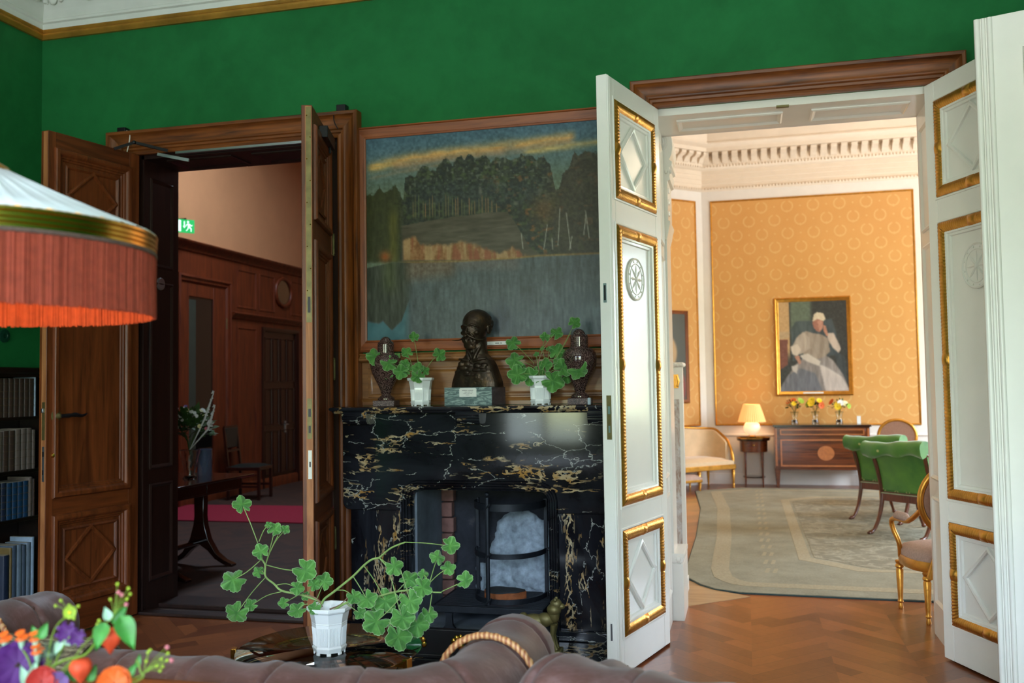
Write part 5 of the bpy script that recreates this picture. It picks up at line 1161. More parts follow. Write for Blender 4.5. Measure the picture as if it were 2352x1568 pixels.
mb = MB(); mb.tube([(p.x, p.y, tops[i]) for i, p in enumerate(S_)], .018, 8); mb.tube([(W2, DP*.72, tops[0]), (W2+.01, DP*.8, .56), (W2-.005, DP*.88, .46), (W2, DP*.9, .36)], [.018, .02, .022, .02], 8); mb.tube([(-W2, DP*.72, tops[0]), (-W2-.01, DP*.8, .56), (-W2+.005, DP*.88, .46), (-W2, DP*.9, .36)], [.018, .02, .022, .02], 8)
mb.build('gilt_rail', 'gilt', t, 50, world=False)
mb = MB(); cushion(mb, -W2+.03, W2-.03, .05, DP-.01, .33, .40, 10, .05); mb.build('seat', 'silk', t, 50, world=False)
mb = MB(); mb.box(-W2, W2, DP-.05, DP, .27, .34); mb.box(-W2, W2, 0, .04, .27, .34); mb.box(-W2, -W2+.04, .04, DP-.05, .27, .34); mb.box(W2-.04, W2, .04, DP-.05, .27, .34); mb.build('seat_rail', 'gilt', t, 30, .006, world=False)
for x, y in ((W2-.03, DP-.03), (-W2+.03, DP-.03), (W2-.06, .04), (-W2+.06, .04), (0, DP-.03)):
    mb = MB(); turned_leg(mb, x, y, .28, .024); mb.build('leg', 'gilt', t, 40, world=False)
c = Vector((-.87, 13.18, 0)); mb = MB(); q = Vector((-.96, 13.25, .452)); mb.box(-.09, .09, -.06, .06, -.003, .003); o = mb.build('paper_notice', 'paper', None, 0); o.location = q; o.rotation_euler = (0, 0, -.4)
tag(o, 'small white card lying on the beige settee seat', 'card')
t = thing('footstool', 'small gilt footstool with a brown top under the front of the settee', 'stool', (-.82, 12.93, 0), -math.radians(136))
mb = MB(); cushion(mb, -.19, .19, -.13, .13, .17, .21, 8, .03); mb.build('seat', 'pale_fabric', t, 50, world=False)
mb = MB(); mb.box(-.19, .19, -.13, .13, .135, .172); mb.build('frame', 'gilt', t, 20, .004, world=False)
for x in (-.165, .165):
    for y in (-.105, .105): mb = MB(); turned_leg(mb, x, y, .14, .016); mb.build('leg', 'gilt', t, 40, world=False)
# side table and lamp
t = thing('side_table', 'small round mahogany side table with brass rim carrying the glowing globe lamp', 'table', (.10, 13.72, 0))
mb = MB(); mb.lathe([(.205, .655), (.225, .66), (.232, .672), (.232, .69), (.222, .692), (0, .692)], n=32); mb.build('tabletop', 'mahogany', t, 35, world=False)
mb = MB(); mb.lathe([(.232, .688), (.236, .694), (.236, .706), (.230, .706), (.228, .692)], n=32); tag(mb.build('brass_gallery', 'brass', t, 35, world=False), 'brass rim')
mb = MB(); mb.lathe([(.185, .50), (.190, .505), (.195, .655), (.0, .655)], n=32); mb.build('apron', 'veneer', t, 35, world=False)
mb = MB(); mb.ball((0, -.197, .60), .012, 8, 6); mb.build('knob', 'brass', t, 40, world=False)
for a in (45, 135, 225, 315):
    a = math.radians(a); x, y = .165*math.cos(a), .165*math.sin(a); mb = MB(); mb.tube([(x*1.05, y*1.05, 0), (x*1.02, y*1.02, .10), (x, y, .52)], [.009, .012, .019], 8); mb.build('leg', 'veneer', t, 40, world=False)
mb = MB(); mb.lathe([(.150, .135), (.155, .14), (.155, .152), (.0, .152)], n=28); mb.build('stretcher_shelf', 'mahogany', t, 35, world=False)
t = thing('table_lamp', 'glowing table lamp with a pink glass globe base and pleated silk shade', 'lamp', (.085, 13.70, .706))
mb = MB(); mb.lathe([(.05, 0), (.055, .01), (.035, .02), (.03, .03)], n=24); mb.build('foot', 'brass', t, 40, world=False)
mb = MB(); mb.ball((0, 0, .135), (.115, .115, .112), 24, 16); mb.build('globe', 'globe', t, 60, world=False)
mb = MB(); mb.tube([(0, 0, .24), (0, 0, .33)], .010, 8); mb.build('stem', 'brass', t, 40, world=False)
mb = MB(); vs = []; n = 72
for z, r in ((.218, .19), (.33, .158), (.47, .112)):
    for k in range(n): rr = r*(1+.018*(1 if k % 2 else -1)+.02*math.cos(2*PI*k/n*6)); vs.append((rr*math.cos(2*PI*k/n), rr*math.sin(2*PI*k/n), z))
mb.add(vs, [(i*n+k, i*n+(k+1) % n, (i+1)*n+(k+1) % n, (i+1)*n+k) for i in range(2) for k in range(n)]); mb.build('lamp_shade', 'shade', t, 20, world=False)
point('salon_table_lamp_bulb', (.085, 13.70, 1.03), 6, (1.0, .72, .42), .04)
# chest with inlay
t = thing('inlaid_chest', 'reddish brown inlaid chest of drawers with a round marquetry medallion, under the portrait', 'chest', (1.012, 13.72, 0))
a, b, y0, y1 = .385, 1.64, 13.44, 14.0
mb = MB(); mb.box(a, b, y0, y1, .27, .86); mb.build('body', 'veneer', t, 20, .004)
mb = MB(); mb.box(a-.02, b+.02, y0-.02, y1, .86, .892); mb.build('top', 'mahogany', t, 20, .005)
mb = MB(); mb.box(a+.06, b-.06, y0-.012, y0, .735, .845); mb.build('drawer', 'veneer', t, 20, .003)
for z0, z1 in ((.515, .70), (.30, .505)): mb = MB(); mb.box(a+.06, b-.06, y0-.012, y0, z0, z1); mb.build('drawer', 'veneer', t, 20, .003)
def band(mb, x0, x1, z0, z1, y, w_=.014): rect(mb, x0, x1, z0, z1, [(0, 0), (0, .0015), (w_, .0015), (w_, 0)], (0, y, 0), (1,0,0), (0,-1,0))
mb = MB(); band(mb, a+.075, b-.075, .75, .83, y0-.012); band(mb, a+.075, b-.075, .315, .69, y0-.012, .02)
mb.slab([(1.06+.11*math.cos(2*PI*k/32), .50+.10*math.sin(2*PI*k/32)) for k in range(32)], (0, y0-.012, 0), (1,0,0), (0,0,1), (0,-1,0), 0, .0015)
for x in (a+.02, b-.02): mb.box(x-.012, x+.012, y0-.0015, y0, .32, .84)
tag(mb.build('marquetry', 'inlay', t, 20), 'paler marquetry bands and medallion')
for x, y in ((a+.035, y0+.035), (b-.035, y0+.035), (a+.035, y1-.04), (b-.035, y1-.04)):
    mb = MB(); mb.slab([(-.035, .27), (.035, .27), (.028, .20), (.014, 0), (-.014, 0), (-.028, .20)], (x, y, 0), (1,0,0), (0,0,1), (0,1,0), -.022, .022); mb.build('leg', 'veneer', t, 20)
# bouquets on the chest
MAT['clear_glass'] = plain('clear_vase_glass', (0.93, 0.98, 0.96, 1), 0.03, var=0, trans=1.0)
MAT['fl_leaf'] = plain('bouquet_foliage', rgb(54, 84, 30), .7, var=.4, scale=30)
for nm, c_ in (('yellow', (236, 200, 30)), ('orange', (214, 92, 20)), ('cream', (222, 214, 160)), ('white', (226, 228, 226)), ('lilac', (104, 70, 132)), ('purple', (74, 16, 100)), ('red', (168, 34, 26)), ('pink', (190, 110, 120)), ('lime', (150, 180, 50)), ('physalis', (214, 74, 40))):
    MAT['fl_'+nm] = plain(nm+'_petals', rgb(*c_), .6, var=.12, scale=25)
def daisy(mb, c, R, nrm, n=12, cup=.2):
    c, nrm = Vector(c), Vector(nrm).normalized(); u = nrm.cross(Vector((0.3, .1, 1))).normalized(); v_ = nrm.cross(u)
    for k in range(n):
        a = 2*PI*k/n; d = u*math.cos(a)+v_*math.sin(a); s_ = (-u*math.sin(a)+v_*math.cos(a))*R*.9*PI/n*1.1
        mb.add([c+d*R*.15, c+d*R*.6+s_+nrm*R*cup*.6, c+d*R+nrm*R*cup, c+d*R*.6-s_+nrm*R*cup*.6], [(0, 1, 2, 3)])
    mb.ball(c+nrm*R*.05, R*.2, 6, 4)
def bouquet(name, label, c, R, seed, cols, nl, nf, fr, cat='flowers', group=None, hfac=.8):
    r = random.Random(seed); t = thing(name, label, cat, c, 0, group=group); c = Vector(c)
    mb = MB()
    for i in range(nl):
        a = r.uniform(0, 2*PI); e = r.uniform(-.2, 1.3); d = Vector((math.cos(a)*math.cos(e), math.sin(a)*math.cos(e), math.sin(e)*hfac)); p = c+Vector((0, 0, R*.55))+d*R*r.uniform(.4, 1.05)
        s_ = d.cross(Vector((0, 0, 1))+Vector((r.uniform(-.5, .5),)*3)).normalized()*R*r.uniform(.08, .15); l_ = d*R*r.uniform(.14, .28); mb.add([p-l_*.5, p+s_, p+l_, p-s_+Vector((0, 0, R*.04))], [(0, 1, 2, 3)])
    for i in range(10):
        a = r.uniform(0, 2*PI); mb.tube([c+Vector((0, 0, -R*.35)), c+Vector((math.cos(a)*R*.1, math.sin(a)*R*.1, R*.2)), c+Vector((math.cos(a)*R*.5, math.sin(a)*R*.5, R*.9))], R*.015, 5)
    mb.build('foliage', 'fl_leaf', t, 60)
    for nm in cols:
        k = cols.count(nm)
    for i, nm in enumerate(cols):
        a = r.uniform(PI*.9, 2.1*PI) if i % 3 else r.uniform(0, 2*PI); e = r.uniform(.1, 1.3); d = Vector((math.cos(a)*math.cos(e), math.sin(a)*math.cos(e), math.sin(e)*hfac)); p = c+Vector((0, 0, R*.55))+d*R*r.uniform(.8, 1.1)
        mb = MB(); daisy(mb, p, R*fr*r.uniform(.7, 1.2), d+(CAM-p).normalized()*.5, 12); mb.build('flower', 'fl_'+nm, t, 60)
    return t
def vase(name, label, c, prof, mat='clear_glass', n=24, group=None):
    mb = MB(); inner = [(max(r-.003, .001), z+.004) for r, z in prof[::-1] if z > .015]; mb.lathe(prof+inner+[(0, .012)], (0, 0, 0), n)
    o = mb.build(name, mat, None, 40); o.location = c; return tag(o, label, 'vase', group)
for i, (x, lab, cols) in enumerate(((.675, 'left of the three bouquets on the inlaid chest, yellow and orange flowers', ['orange', 'yellow', 'cream', 'yellow', 'orange', 'lime']), (.955, 'middle of the three bouquets on the inlaid chest, with a large yellow daisy', ['yellow', 'yellow', 'yellow', 'orange', 'orange', 'orange', 'lime']),
                      (1.275, 'right of the three bouquets on the inlaid chest, yellow and white flowers', ['yellow', 'cream', 'white', 'orange', 'lime', 'yellow']))):
    vase('glass_vase', ('left', 'middle', 'right')[i]+' of the three clear glass vases on the inlaid chest', (x, 13.72, .892), [(.045, 0), (.05, .004), (.042, .05), (.036, .09), (.05, .15), (.06, .165)], group='vases on the inlaid chest')
    bouquet('flower_bouquet', lab, (x, 13.72, 1.05), .135, 30+i, cols, 60, 6, .38, group='bouquets on the inlaid chest')
mb = MB(); mb.box(1.515, 1.565, 13.78, 13.80, .894, .995); mb.box(1.525, 1.555, 13.77, 13.81, .892, .90); tag(mb.build('card_stand', 'paper', None, 0), 'small white printed card standing at the right end of the chest', 'card')
# portraits
t = thing('portrait_painting', 'gilt framed portrait of a seated figure in pale grey above the inlaid chest', 'painting', (.98, SY, 1.28))
def picframe(t, x0, x1, z0, z1, w_, O, U, N, mat='gilt', img=None, name='portrait_canvas', th=.012):
    mb = MB(); rect(mb, x0, x1, z0, z1, [(0, .004), (0, .035), (w_*.25, .05), (w_*.5, .036), (w_*.8, .030), (w_, .018), (w_, .0)], O, U, N); mb.build('frame', mat, t, 40)
    O, U, N = Vector(O), Vector(U), Vector(N); canvas(name, img, O+U*(x0+w_*.9)+Vector((0,0,z0+w_*.9))+N*.019, U*(x1-x0-w_*1.8), (0, 0, z1-z0-w_*1.8), N, t, th=th)
picframe(t, .446, 1.510, 1.288, 2.712, .062, (0, SY, 0), (1,0,0), (0,-1,0), 'gilt', portrait())
mb = MB(); mb.box(.82, 1.10, SY-.040, SY-.034, 1.30, 1.335); mb.build('label_plate', 'paper', t, 0)
c = CN+WD*.95; t = thing('portrait_painting', 'dark framed portrait with a pale head and red dress on the angled salon wall', 'painting', (c.x, c.y, 1.2))
h_, w_ = 60, 50; Ug, Vg = np.meshgrid(np.linspace(0, 1, w_), np.linspace(0, 1, h_)); im = np.ones((h_, w_, 3))*np.array([62, 58, 50]); e1 = lambda cx, cy, rx, ry: 1-sm(.8, 1.1, ((Ug-cx)/rx)**2+((Vg-cy)/ry)**2)
im = blend(im, e1(.42, .85, .42, .32), (128, 40, 34)); im = blend(im, e1(.42, .45, .26, .24), (176, 140, 96)); im = blend(im, e1(.40, .46, .15, .17), (206, 160, 130)); im = blend(im, e1(.47, .66, .14, .07), (190, 180, 170))
im = im[:, ::-1]  # seen from the room
picframe(t, .345, 1.45, 1.20, 2.555, .05, CN+WN*.0, WD, WN, 'frame_wood_z', im[:, ::-1].copy(), 'portrait_canvas')

# armchairs
def oval_chair(t, back_tilt=.10, fabric='oval_fabric', wood_m='gilt', W=.60, seat_h=.40, oc=.76, orx=.235, orz=.205, arms=True, leg_r=.024):
    """oval-backed armchair, front towards +y, origin between the back feet"""
    Dp = .50; mb = MB(); P = []
    for k in range(40):
        a = 2*PI*k/40; z = oc+orz*1.0*math.sin(a); P.append((orx*math.cos(a), -.02-(z-seat_h)*back_tilt, z))
    mb.tube(P, .020, 8, closed=True); mb.build('back_frame', wood_m, t, 50, world=False)
    mb = MB(); vs = [(0, -.02-(oc-seat_h)*back_tilt+.02, oc)]+[(p[0]*.93, p[1]+.010, oc+(p[2]-oc)*.93) for p in P]+[(0, -.02-(oc-seat_h)*back_tilt-.02, oc)]+[(p[0]*.93, p[1]-.010, oc+(p[2]-oc)*.93) for p in P]
    mb.add(vs, [(0, 1+k, 1+(k+1) % 40) for k in range(40)]+[(41, 42+(k+1) % 40, 42+k) for k in range(40)]+[(1+k, 42+k, 42+(k+1) % 40, 1+(k+1) % 40) for k in range(40)]); mb.build('backrest', fabric, t, 60, world=False)
    for s_ in (-1, 1):
        mb = MB(); mb.tube([(s_*.14, -.02-(oc-orz*.8-seat_h)*back_tilt, oc-orz*.82), (s_*.17, -.02, seat_h+.02), (s_*.20, .0, seat_h-.10)], [.017, .02, .024], 8); mb.build('back_stile', wood_m, t, 50, world=False)
    mb = MB(); n = 28; vs = []; prof = [(0, seat_h-.01), (1, seat_h-.01)]
    def seat_out(s_): return [((W/2-.02)*s_*math.copysign(abs(math.cos(a))**.7, math.cos(a))*(.86+.14*(math.sin(a)*.5+.5)), Dp*.5-.01+(Dp*.5)*s_*math.copysign(abs(math.sin(a))**.7, math.sin(a))) for a in [2*PI*k/n for k in range(n)]]
    rings = [(1.0, seat_h-.012), (1.0, seat_h+.02), (.94, seat_h+.048), (.7, seat_h+.068), (.35, seat_h+.075)]
    for s_, z in rings: vs += [(x, y, z) for x, y in seat_out(s_)]
    m = len(rings); mb.add(vs, [(i*n+k, i*n+(k+1) % n, (i+1)*n+(k+1) % n, (i+1)*n+k) for i in range(m-1) for k in range(n)]+[tuple((m-1)*n+k for k in range(n)), tuple(range(n))[::-1]]); mb.build('seat', 'pale_fabric' if fabric != 'green_silk' else fabric, t, 60, world=False)
    mb = MB(); o1 = seat_out(1.02); vs = [(x, y, seat_h-.075) for x, y in o1]+[(x, y, seat_h-.012) for x, y in o1]+[(x*1.03, y*1.0, seat_h-.045) for x, y in o1]; mb.add(vs, [(k, (k+1) % n, 2*n+(k+1) % n, 2*n+k) for k in range(n)]+[(2*n+k, 2*n+(k+1) % n, n+(k+1) % n, n+k) for k in range(n)]+[tuple(range(n))[::-1], tuple(n+k for k in range(n))]); mb.build('seat_rail', wood_m, t, 50, world=False)
    for x, y in ((W/2-.06, Dp-.07), (-W/2+.06, Dp-.07), (W/2-.09, .02), (-W/2+.09, .02)):
        mb = MB(); turned_leg(mb, x, y, seat_h-.07, leg_r); mb.build('leg', wood_m, t, 40, world=False)
    if arms:
        for s_ in (-1, 1):
            mb = MB(); P = spline([(s_*(orx-.01), -.03-(oc-.06-seat_h)*back_tilt, oc-.05), (s_*(W/2-.02), .10, seat_h+.235), (s_*(W/2+.0), .27, seat_h+.225), (s_*(W/2+.01), .335, seat_h+.205), (s_*(W/2), .345, seat_h+.15), (s_*(W/2-.03), .33, seat_h+.06), (s_*(W/2-.045), .36, seat_h-.03)], 4); mb.tube(P, .016, 8); a_ = mb.build('arm', wood_m, t, 50, world=False)
            mb = MB(); mb.tube([(s_*(W/2-.02), .10, seat_h+.24), (s_*(W/2-.01), .14, seat_h+.252), (s_*(W/2), .24, seat_h+.25), (s_*(W/2), .30, seat_h+.232)], [.012, .028, .028, .014], 10); mb.build('arm_pad', 'pale_fabric', a_, 60, world=False)
t = thing('fauteuil', 'gilded fauteuil with a pinkish seat just behind the right reveal of the salon doorway', 'armchair', (1.262, 6.17, 0), math.radians(9.5)); oval_chair(t, seat_h=.385, oc=.765, orx=.262, orz=.235, W=.60)
g_ = t
t = thing('oval_back_armchair', 'oval-backed armchair with brown fabric and gold rim standing behind the green chairs', 'armchair', (1.80, 12.15, .016), math.radians(176)); oval_chair(t, wood_m='gilt', seat_h=.42, oc=.79, orx=.215, orz=.195, W=.60)
def klismos(t):
    W, Dp, sh = .56, .50, .40
    for s_, nm in ((-1, 'leg'), (1, 'leg')):
        mb = MB(); P = spline([(s_*W/2, .02, sh-.02), (s_*W/2, .0, .28), (s_*W/2, -.045, .15), (s_*W/2, -.11, .05), (s_*W/2, -.15, .028)], 4); mb.tube(P, [.024-.010*i/(len(P)-1) for i in range(len(P))], 8); mb.ball((s_*W/2, -.165, .020), (.022, .035, .020), 10, 6)
        for q in (-1, 0, 1): mb.ball((s_*W/2+q*.012, -.195, .012), (.008, .014, .011), 6, 4)
        mb.build('leg', 'cherry', t, 50, world=False)
        mb = MB(); P = spline([(s_*(W/2-.02), Dp-.03, sh-.02), (s_*(W/2-.02), Dp, .28), (s_*(W/2-.02), Dp+.03, .14), (s_*(W/2-.02), Dp+.08, .03)], 4); mb.tube(P, [.024-.010*i/(len(P)-1) for i in range(len(P))], 8); mb.ball((s_*(W/2-.02), Dp+.095, .020), (.022, .032, .020), 10, 6); mb.build('leg', 'cherry', t, 50, world=False)
    mb = MB(); mb.box(-W/2-.02, W/2+.02, 0, .035, sh-.09, sh); mb.box(-W/2-.02, W/2+.02, Dp-.035, Dp, sh-.09, sh); mb.box(-W/2-.02, -W/2+.02, .035, Dp-.035, sh-.09, sh); mb.box(W/2-.02, W/2+.02, .035, Dp-.035, sh-.09, sh); mb.build('seat_rail', 'cherry', t, 20, .004, world=False)
    mb = MB(); cushion(mb, -W/2+.015, W/2-.015, .01, Dp-.01, sh-.03, sh+.03, 8, .05); s_o = mb.build('seat', 'green_silk', t, 50, world=False)
    mb = MB(); mb.tube([(-W/2, -.004, sh-.015), (W/2, -.004, sh-.015)], .006, 6); mb.build('braid', 'braid', s_o, 40, world=False)
    zt = .84
    for s_ in (-1, 1):
        mb = MB(); mb.tube(spline([(s_*W/2, .01, sh-.02), (s_*W/2, -.02, sh+.12), (s_*W/2, -.07, sh+.28), (s_*(W/2+.02), -.13, zt)], 4), .019, 8); mb.build('back_stile', 'cherry', t, 50, world=False)
        # swooping arm with fabric infill
        P = spline([(s_*(W/2+.02), -.11, zt-.05), (s_*(W/2+.02), .06, zt-.13), (s_*(W/2+.015), .24, zt-.24), (s_*(W/2+.01), .40, zt-.26), (s_*(W/2), .46, zt-.30), (s_*(W/2), .42, sh+.06), (s_*(W/2-.01), .38, sh)], 4)
        mb = MB(); mb.tube(P, .017, 8); a_ = mb.build('arm', 'cherry', t, 50, world=False)
        mb = MB(); top = [p for p in P[:14]]; n = len(top); vs = []
        inn = spline([(s_*W/2, .0, sh+.03), (s_*W/2, .03, sh+.10), (s_*(W/2), .10, sh+.17), (s_*(W/2), .22, sh+.19), (s_*(W/2), .34, sh+.175), (s_*(W/2+.005), .40, zt-.27)], 3)[:n+2]
        while len(inn) < n: inn.append(inn[-1])
        for i in range(n):
            for off in (-.012, .012): vs += [(top[i].x+off, top[i].y, top[i].z), (inn[i].x+off, inn[i].y, inn[i].z)]
        fs = []
        for i in range(n-1): fs += [(4*i, 4*i+1, 4*i+5, 4*i+4), (4*i+2, 4*i+6, 4*i+7, 4*i+3), (4*i+1, 4*i+3, 4*i+7, 4*i+5)]
        mb.add(vs, fs); mb.build('side_panel', 'green_silk', t, 50, world=False)
        mb = MB(); mb.tube([(p.x, p.y, p.z) for p in inn[:n]], .007, 6); mb.build('braid', 'braid', a_, 50, world=False)
    mb = MB(); vs = []; n = 8
    for j in range(n+1):
        k = j/n; z = sh+.02+(zt-sh-.02)*k; y = .0-.03*k-.11*k*k
        for i in range(9): u_ = i/8*2-1; vs.append((u_*(W/2-.01), y-.025*(1-u_*u_), z))
    for j in range(n+1):
        k = j/n; z = sh+.02+(zt-sh-.02)*k; y = .0-.03*k-.11*k*k
        for i in range(9): u_ = i/8*2-1; vs.append((u_*(W/2-.01), y+.03-.025*(1-u_*u_), z))
    m = 9*(n+1); fs = [(j*9+i, j*9+i+1, (j+1)*9+i+1, (j+1)*9+i) for j in range(n) for i in range(8)]+[(m+j*9+i, m+(j+1)*9+i, m+(j+1)*9+i+1, m+j*9+i+1) for j in range(n) for i in range(8)]
    mb.add(vs, fs); mb.build('backrest', 'green_silk', t, 60, world=False)
    # rolled top with draped silk
    mb = MB(); vs = []; n = 22; m = 12
    for i in range(n+1):
        u_ = i/n*2-1; x = u_*(W/2+.05); r = .045+.004*math.sin(u_*9)+.012*abs(u_)
        for k in range(m): a = 2*PI*k/m; vs.append((x, -.15-.02*(1-u_*u_)+r*1.35*math.cos(a), zt+.01+.015*math.sin(u_*2.5)+r*math.sin(a)-(.05+.012*math.sin(u_*7))*max(0, -math.sin(a))*max(0, -math.cos(a)+.6)))
    mb.add(vs, [(i*m+k, i*m+(k+1) % m, (i+1)*m+(k+1) % m, (i+1)*m+k) for i in range(n) for k in range(m)]+[tuple(range(m)), tuple(n*m+k for k in range(m))]); mb.build('draped_roll', 'green_silk', t, 70, world=False)
rz = -math.radians(46)
t = thing('green_armchair', 'nearer of the two curved-leg chairs in green silk with a draped rolled back', 'armchair', (1.46, 9.46, .016), rz, group='green silk armchairs'); klismos(t)
def copy_tree(o, parent=None):
    c = o.copy(); COL.objects.link(c); c.parent = parent
    for ch in [x for x in list(bpy.data.objects) if x.parent == o]: copy_tree(ch, c)
    return c
t2 = copy_tree(t); t2.location = (1.40, 10.48, .016); t2.rotation_euler = (0, 0, -math.radians(40)); t2['label'] = 'farther of the two green silk armchairs, mostly hidden behind the nearer one'
t = thing('round_table', 'round mahogany table at the right of the green chairs, cut off by the door reveal', 'table', (2.36, 11.0, .016))
mb = MB(); mb.lathe([(.50, .70), (.53, .705), (.535, .72), (.53, .735), (0, .735)], n=48); mb.build('tabletop', 'mahogany', t, 35, world=False)
mb = MB(); mb.lathe([(.47, .60), (.48, .61), (.48, .70), (0, .70)], n=40); mb.build('apron', 'veneer', t, 35, world=False)
mb = MB(); mb.lathe([(.30, 0), (.28, .05), (.10, .08), (.06, .14), (.08, .22), (.05, .30), (.06, .45), (.12, .58), (.12, .60)], n=24); mb.build('pedestal', 'veneer', t, 40, world=False)
mb = MB(); mb.box(1.95, 2.15, 10.72, 10.86, .736, .750); o = mb.build('booklet', 'paper', None, 0, .002); o.location = (.03, .06, .017); tag(o, 'pale booklet lying on the round salon table', 'booklet')
# unseen hanging ring added to carry warm light into the salon
t = thing('unseen_chandelier', 'unseen brass ring lamp added above the salon rug for warm light', 'unseen_chandelier', (2.7, 10.4, SZ))
mb = MB(); mb.tube([(2.7, 10.4, SZ), (2.7, 10.4, 4.3)], .008, 6); mb.build('chain', 'brass', t, 30)
mb = MB(); mb.tube([(2.7+.4*math.cos(2*PI*k/32), 10.4+.4*math.sin(2*PI*k/32), 4.0) for k in range(32)], .015, 8, closed=True)
for k in range(6): a = 2*PI*k/6; mb.tube([(2.7, 10.4, 4.3), (2.7+.4*math.cos(a), 10.4+.4*math.sin(a), 4.0)], .006, 6)
mb.build('ring', 'brass', t, 50)
MAT['bulb'] = plain('warm_bulb', rgb(255, 220, 170), .5, var=0, emit=rgb(255, 205, 140), es=8)
for k in range(6):
    a = 2*PI*k/6; p = (2.7+.4*math.cos(a), 10.4+.4*math.sin(a), 4.07); mb = MB(); mb.ball(p, (.02, .02, .04), 10, 8); mb.build('candle_bulb', 'bulb', t, 60)
    if k % 2 == 0: point('added_salon_warm_light', (p[0], p[1], p[2]+.12), 34, (1.0, .82, .62), .08)
# ================================================================== panelled hall
HX = -7.1; HXR = -2.75; HY = 15.0; HZc = 5.8
mb = MB(); mb.box(HX-.1, HX, YB-.3, HY, 0, HZc); structure('wall_hall_left', mb, 'peach', 0)
mb = MB(); mb.box(HX-.1, HXR, HY, HY+.1, 0, HZc); structure('wall_hall_back', mb, 'peach', 0)
mb = MB()
for a, b, c, d in ((-5.5, -5.44, 9.3, 10.9), (-4.36, -4.3, 9.3, 10.9), (-5.5, -4.3, 9.3, 9.36), (-5.5, -4.3, 10.84, 10.9), (-4.92, -4.88, 9.3, 10.9)): mb.box(a, b, c, d, HZc+.01, HZc+.06)
structure('window_5', mb, 'hall_wood', 0)  # frame of the made-up rooflight that lights the hall
mb = MB(); mb.box(HXR, HXR+.1, YB, HY, 0, HZc); structure('wall_hall_right', mb, 'hall_wood', 0)
mb = MB(); mb.box(HX, -4.05, YB-.05, YB, 0, HZc); mb.box(-2.56, HXR+.3, YB, YB+.04, 0, HZc); mb.box(-4.05, -2.5, YB, YB+.04, 3.2, HZc); mb.box(HX-.1, XL-.1, YB-.3, YB-.05, 0, HZc); structure('wall_hall_front', mb, 'hall_wood', 0)
mb = MB(); mb.box(HX-.1, -5.5, YB-.3, HY+.1, HZc, HZc+.1); mb.box(-4.3, HXR+.1, YB-.3, HY+.1, HZc, HZc+.1); mb.box(-5.5, -4.3, YB-.3, 9.3, HZc, HZc+.1); mb.box(-5.5, -4.3, 10.9, HY+.1, HZc, HZc+.1); structure('ceiling_hall', mb, 'ceiling', 0)
# high wainscot on the left hall wall
def hy(px, py): return atx(px, py, HX).y
K = dict(O=(HX, 0, 0), U=(0,1,0), V=(0,0,1), N=(1,0,0))
mb = MB(); mb.box(HX, HX+.03, YB, 10.42, 0, 3.36); mb.box(HX, HX+.03, 11.72, 12.60, 0, 3.36); mb.box(HX, HX+.03, 12.60, 13.75, 2.42, 3.36); mb.box(HX, HX+.03, 13.75, HY, 0, 3.36); mb.box(HX, HX+.03, 10.42, 11.72, 3.0, 3.36)
mb.sweep([(YB, 3.36), (HY, 3.36)], [(-.03, .03), (-.02, .05), (0, .055), (.03, .075), (.06, .11), (.075, .13), (.095, .135), (.105, .12), (.105, 0)], **K)
mb.sweep([(11.74, 2.56), (HY, 2.56)], [(-.05, .03), (-.04, .05), (-.01, .06), (.01, .09), (.03, .10), (.045, .09), (.05, .05), (.06, .03)], **K)
mb.sweep([(YB, .0), (HY, .0)], [(0, .05), (.12, .05), (.15, .035), (.15, .03)], **K)
for y0, y1, z0, z1 in ((11.93, 12.42, 2.70, 3.22), (12.55, 12.98, 2.70, 3.22), (13.55, 14.1, 2.70, 3.22), (11.93, 12.42, .25, 2.38), (6.2, 7.6, .3, 3.1), (7.8, 9.2, .3, 3.1), (9.4, 10.25, .3, 3.1)):
    rect(mb, y0, y1, z0, z1, [(-.02, .03), (-.018, .04), (-.005, .042), (.005, .034), (.012, .03)], (HX, 0, 0), (0,1,0), (1,0,0))
structure('trim_12', mb, 'hall_wood', 40, label='high red brown wainscot panelling along the hall wall')
# glazed door
t = thing('door_6', 'reddish wooden door with a tall dark glass pane in the hall wainscot', None, (HX, 11.07, 0), kind='structure')
mb = MB(); rect(mb, 10.44, 11.70, -.3, 3.02, [(0, .03), (0, .07), (.03, .08), (.05, .06), (.08, .055), (.10, .03)], (HX, 0, 0), (0,1,0), (1,0,0)); mb.build('doorcase', 'hall_wood', t, 40)
mb = MB(); y0, y1 = 10.54, 11.60
mb.box(HX, HX+.03, y0, 10.72, 0, 2.96); mb.box(HX, HX+.03, 11.30, y1, 0, 2.96); mb.box(HX, HX+.03, 10.72, 11.30, 0, .48); mb.box(HX, HX+.03, 10.72, 11.30, 2.74, 2.96); mb.build('door_frame', 'hall_wood', t, 20, .004)
g = G('dark_reflecting_glass'); MAT['darkglass'] = g.fin(rgb(22, 20, 18), .05, spec=.8)
MAT['reflection_strip'] = plain('grey_green_painted_reflection', rgb(58, 64, 52), .6)
mb = MB(); mb.box(HX, HX+.012, 10.72, 11.30, .48, 2.74); mb.build('glass_pane', 'darkglass', t, 0)
mb = MB(); mb.box(HX+.012, HX+.014, 10.72, 10.90, .5, 2.70); tag(mb.build('pane_reflection', 'reflection_strip', t, 0), 'grey green light reflection painted on the glass')  # light reflected in the pane, painted as a flat strip
mb = MB(); mb.tube([(HX+.04, 11.62, 2.35), (HX+.04, 11.62, 2.5)], .012, 8); mb.build('hinge', 'brass_old', t, 40)
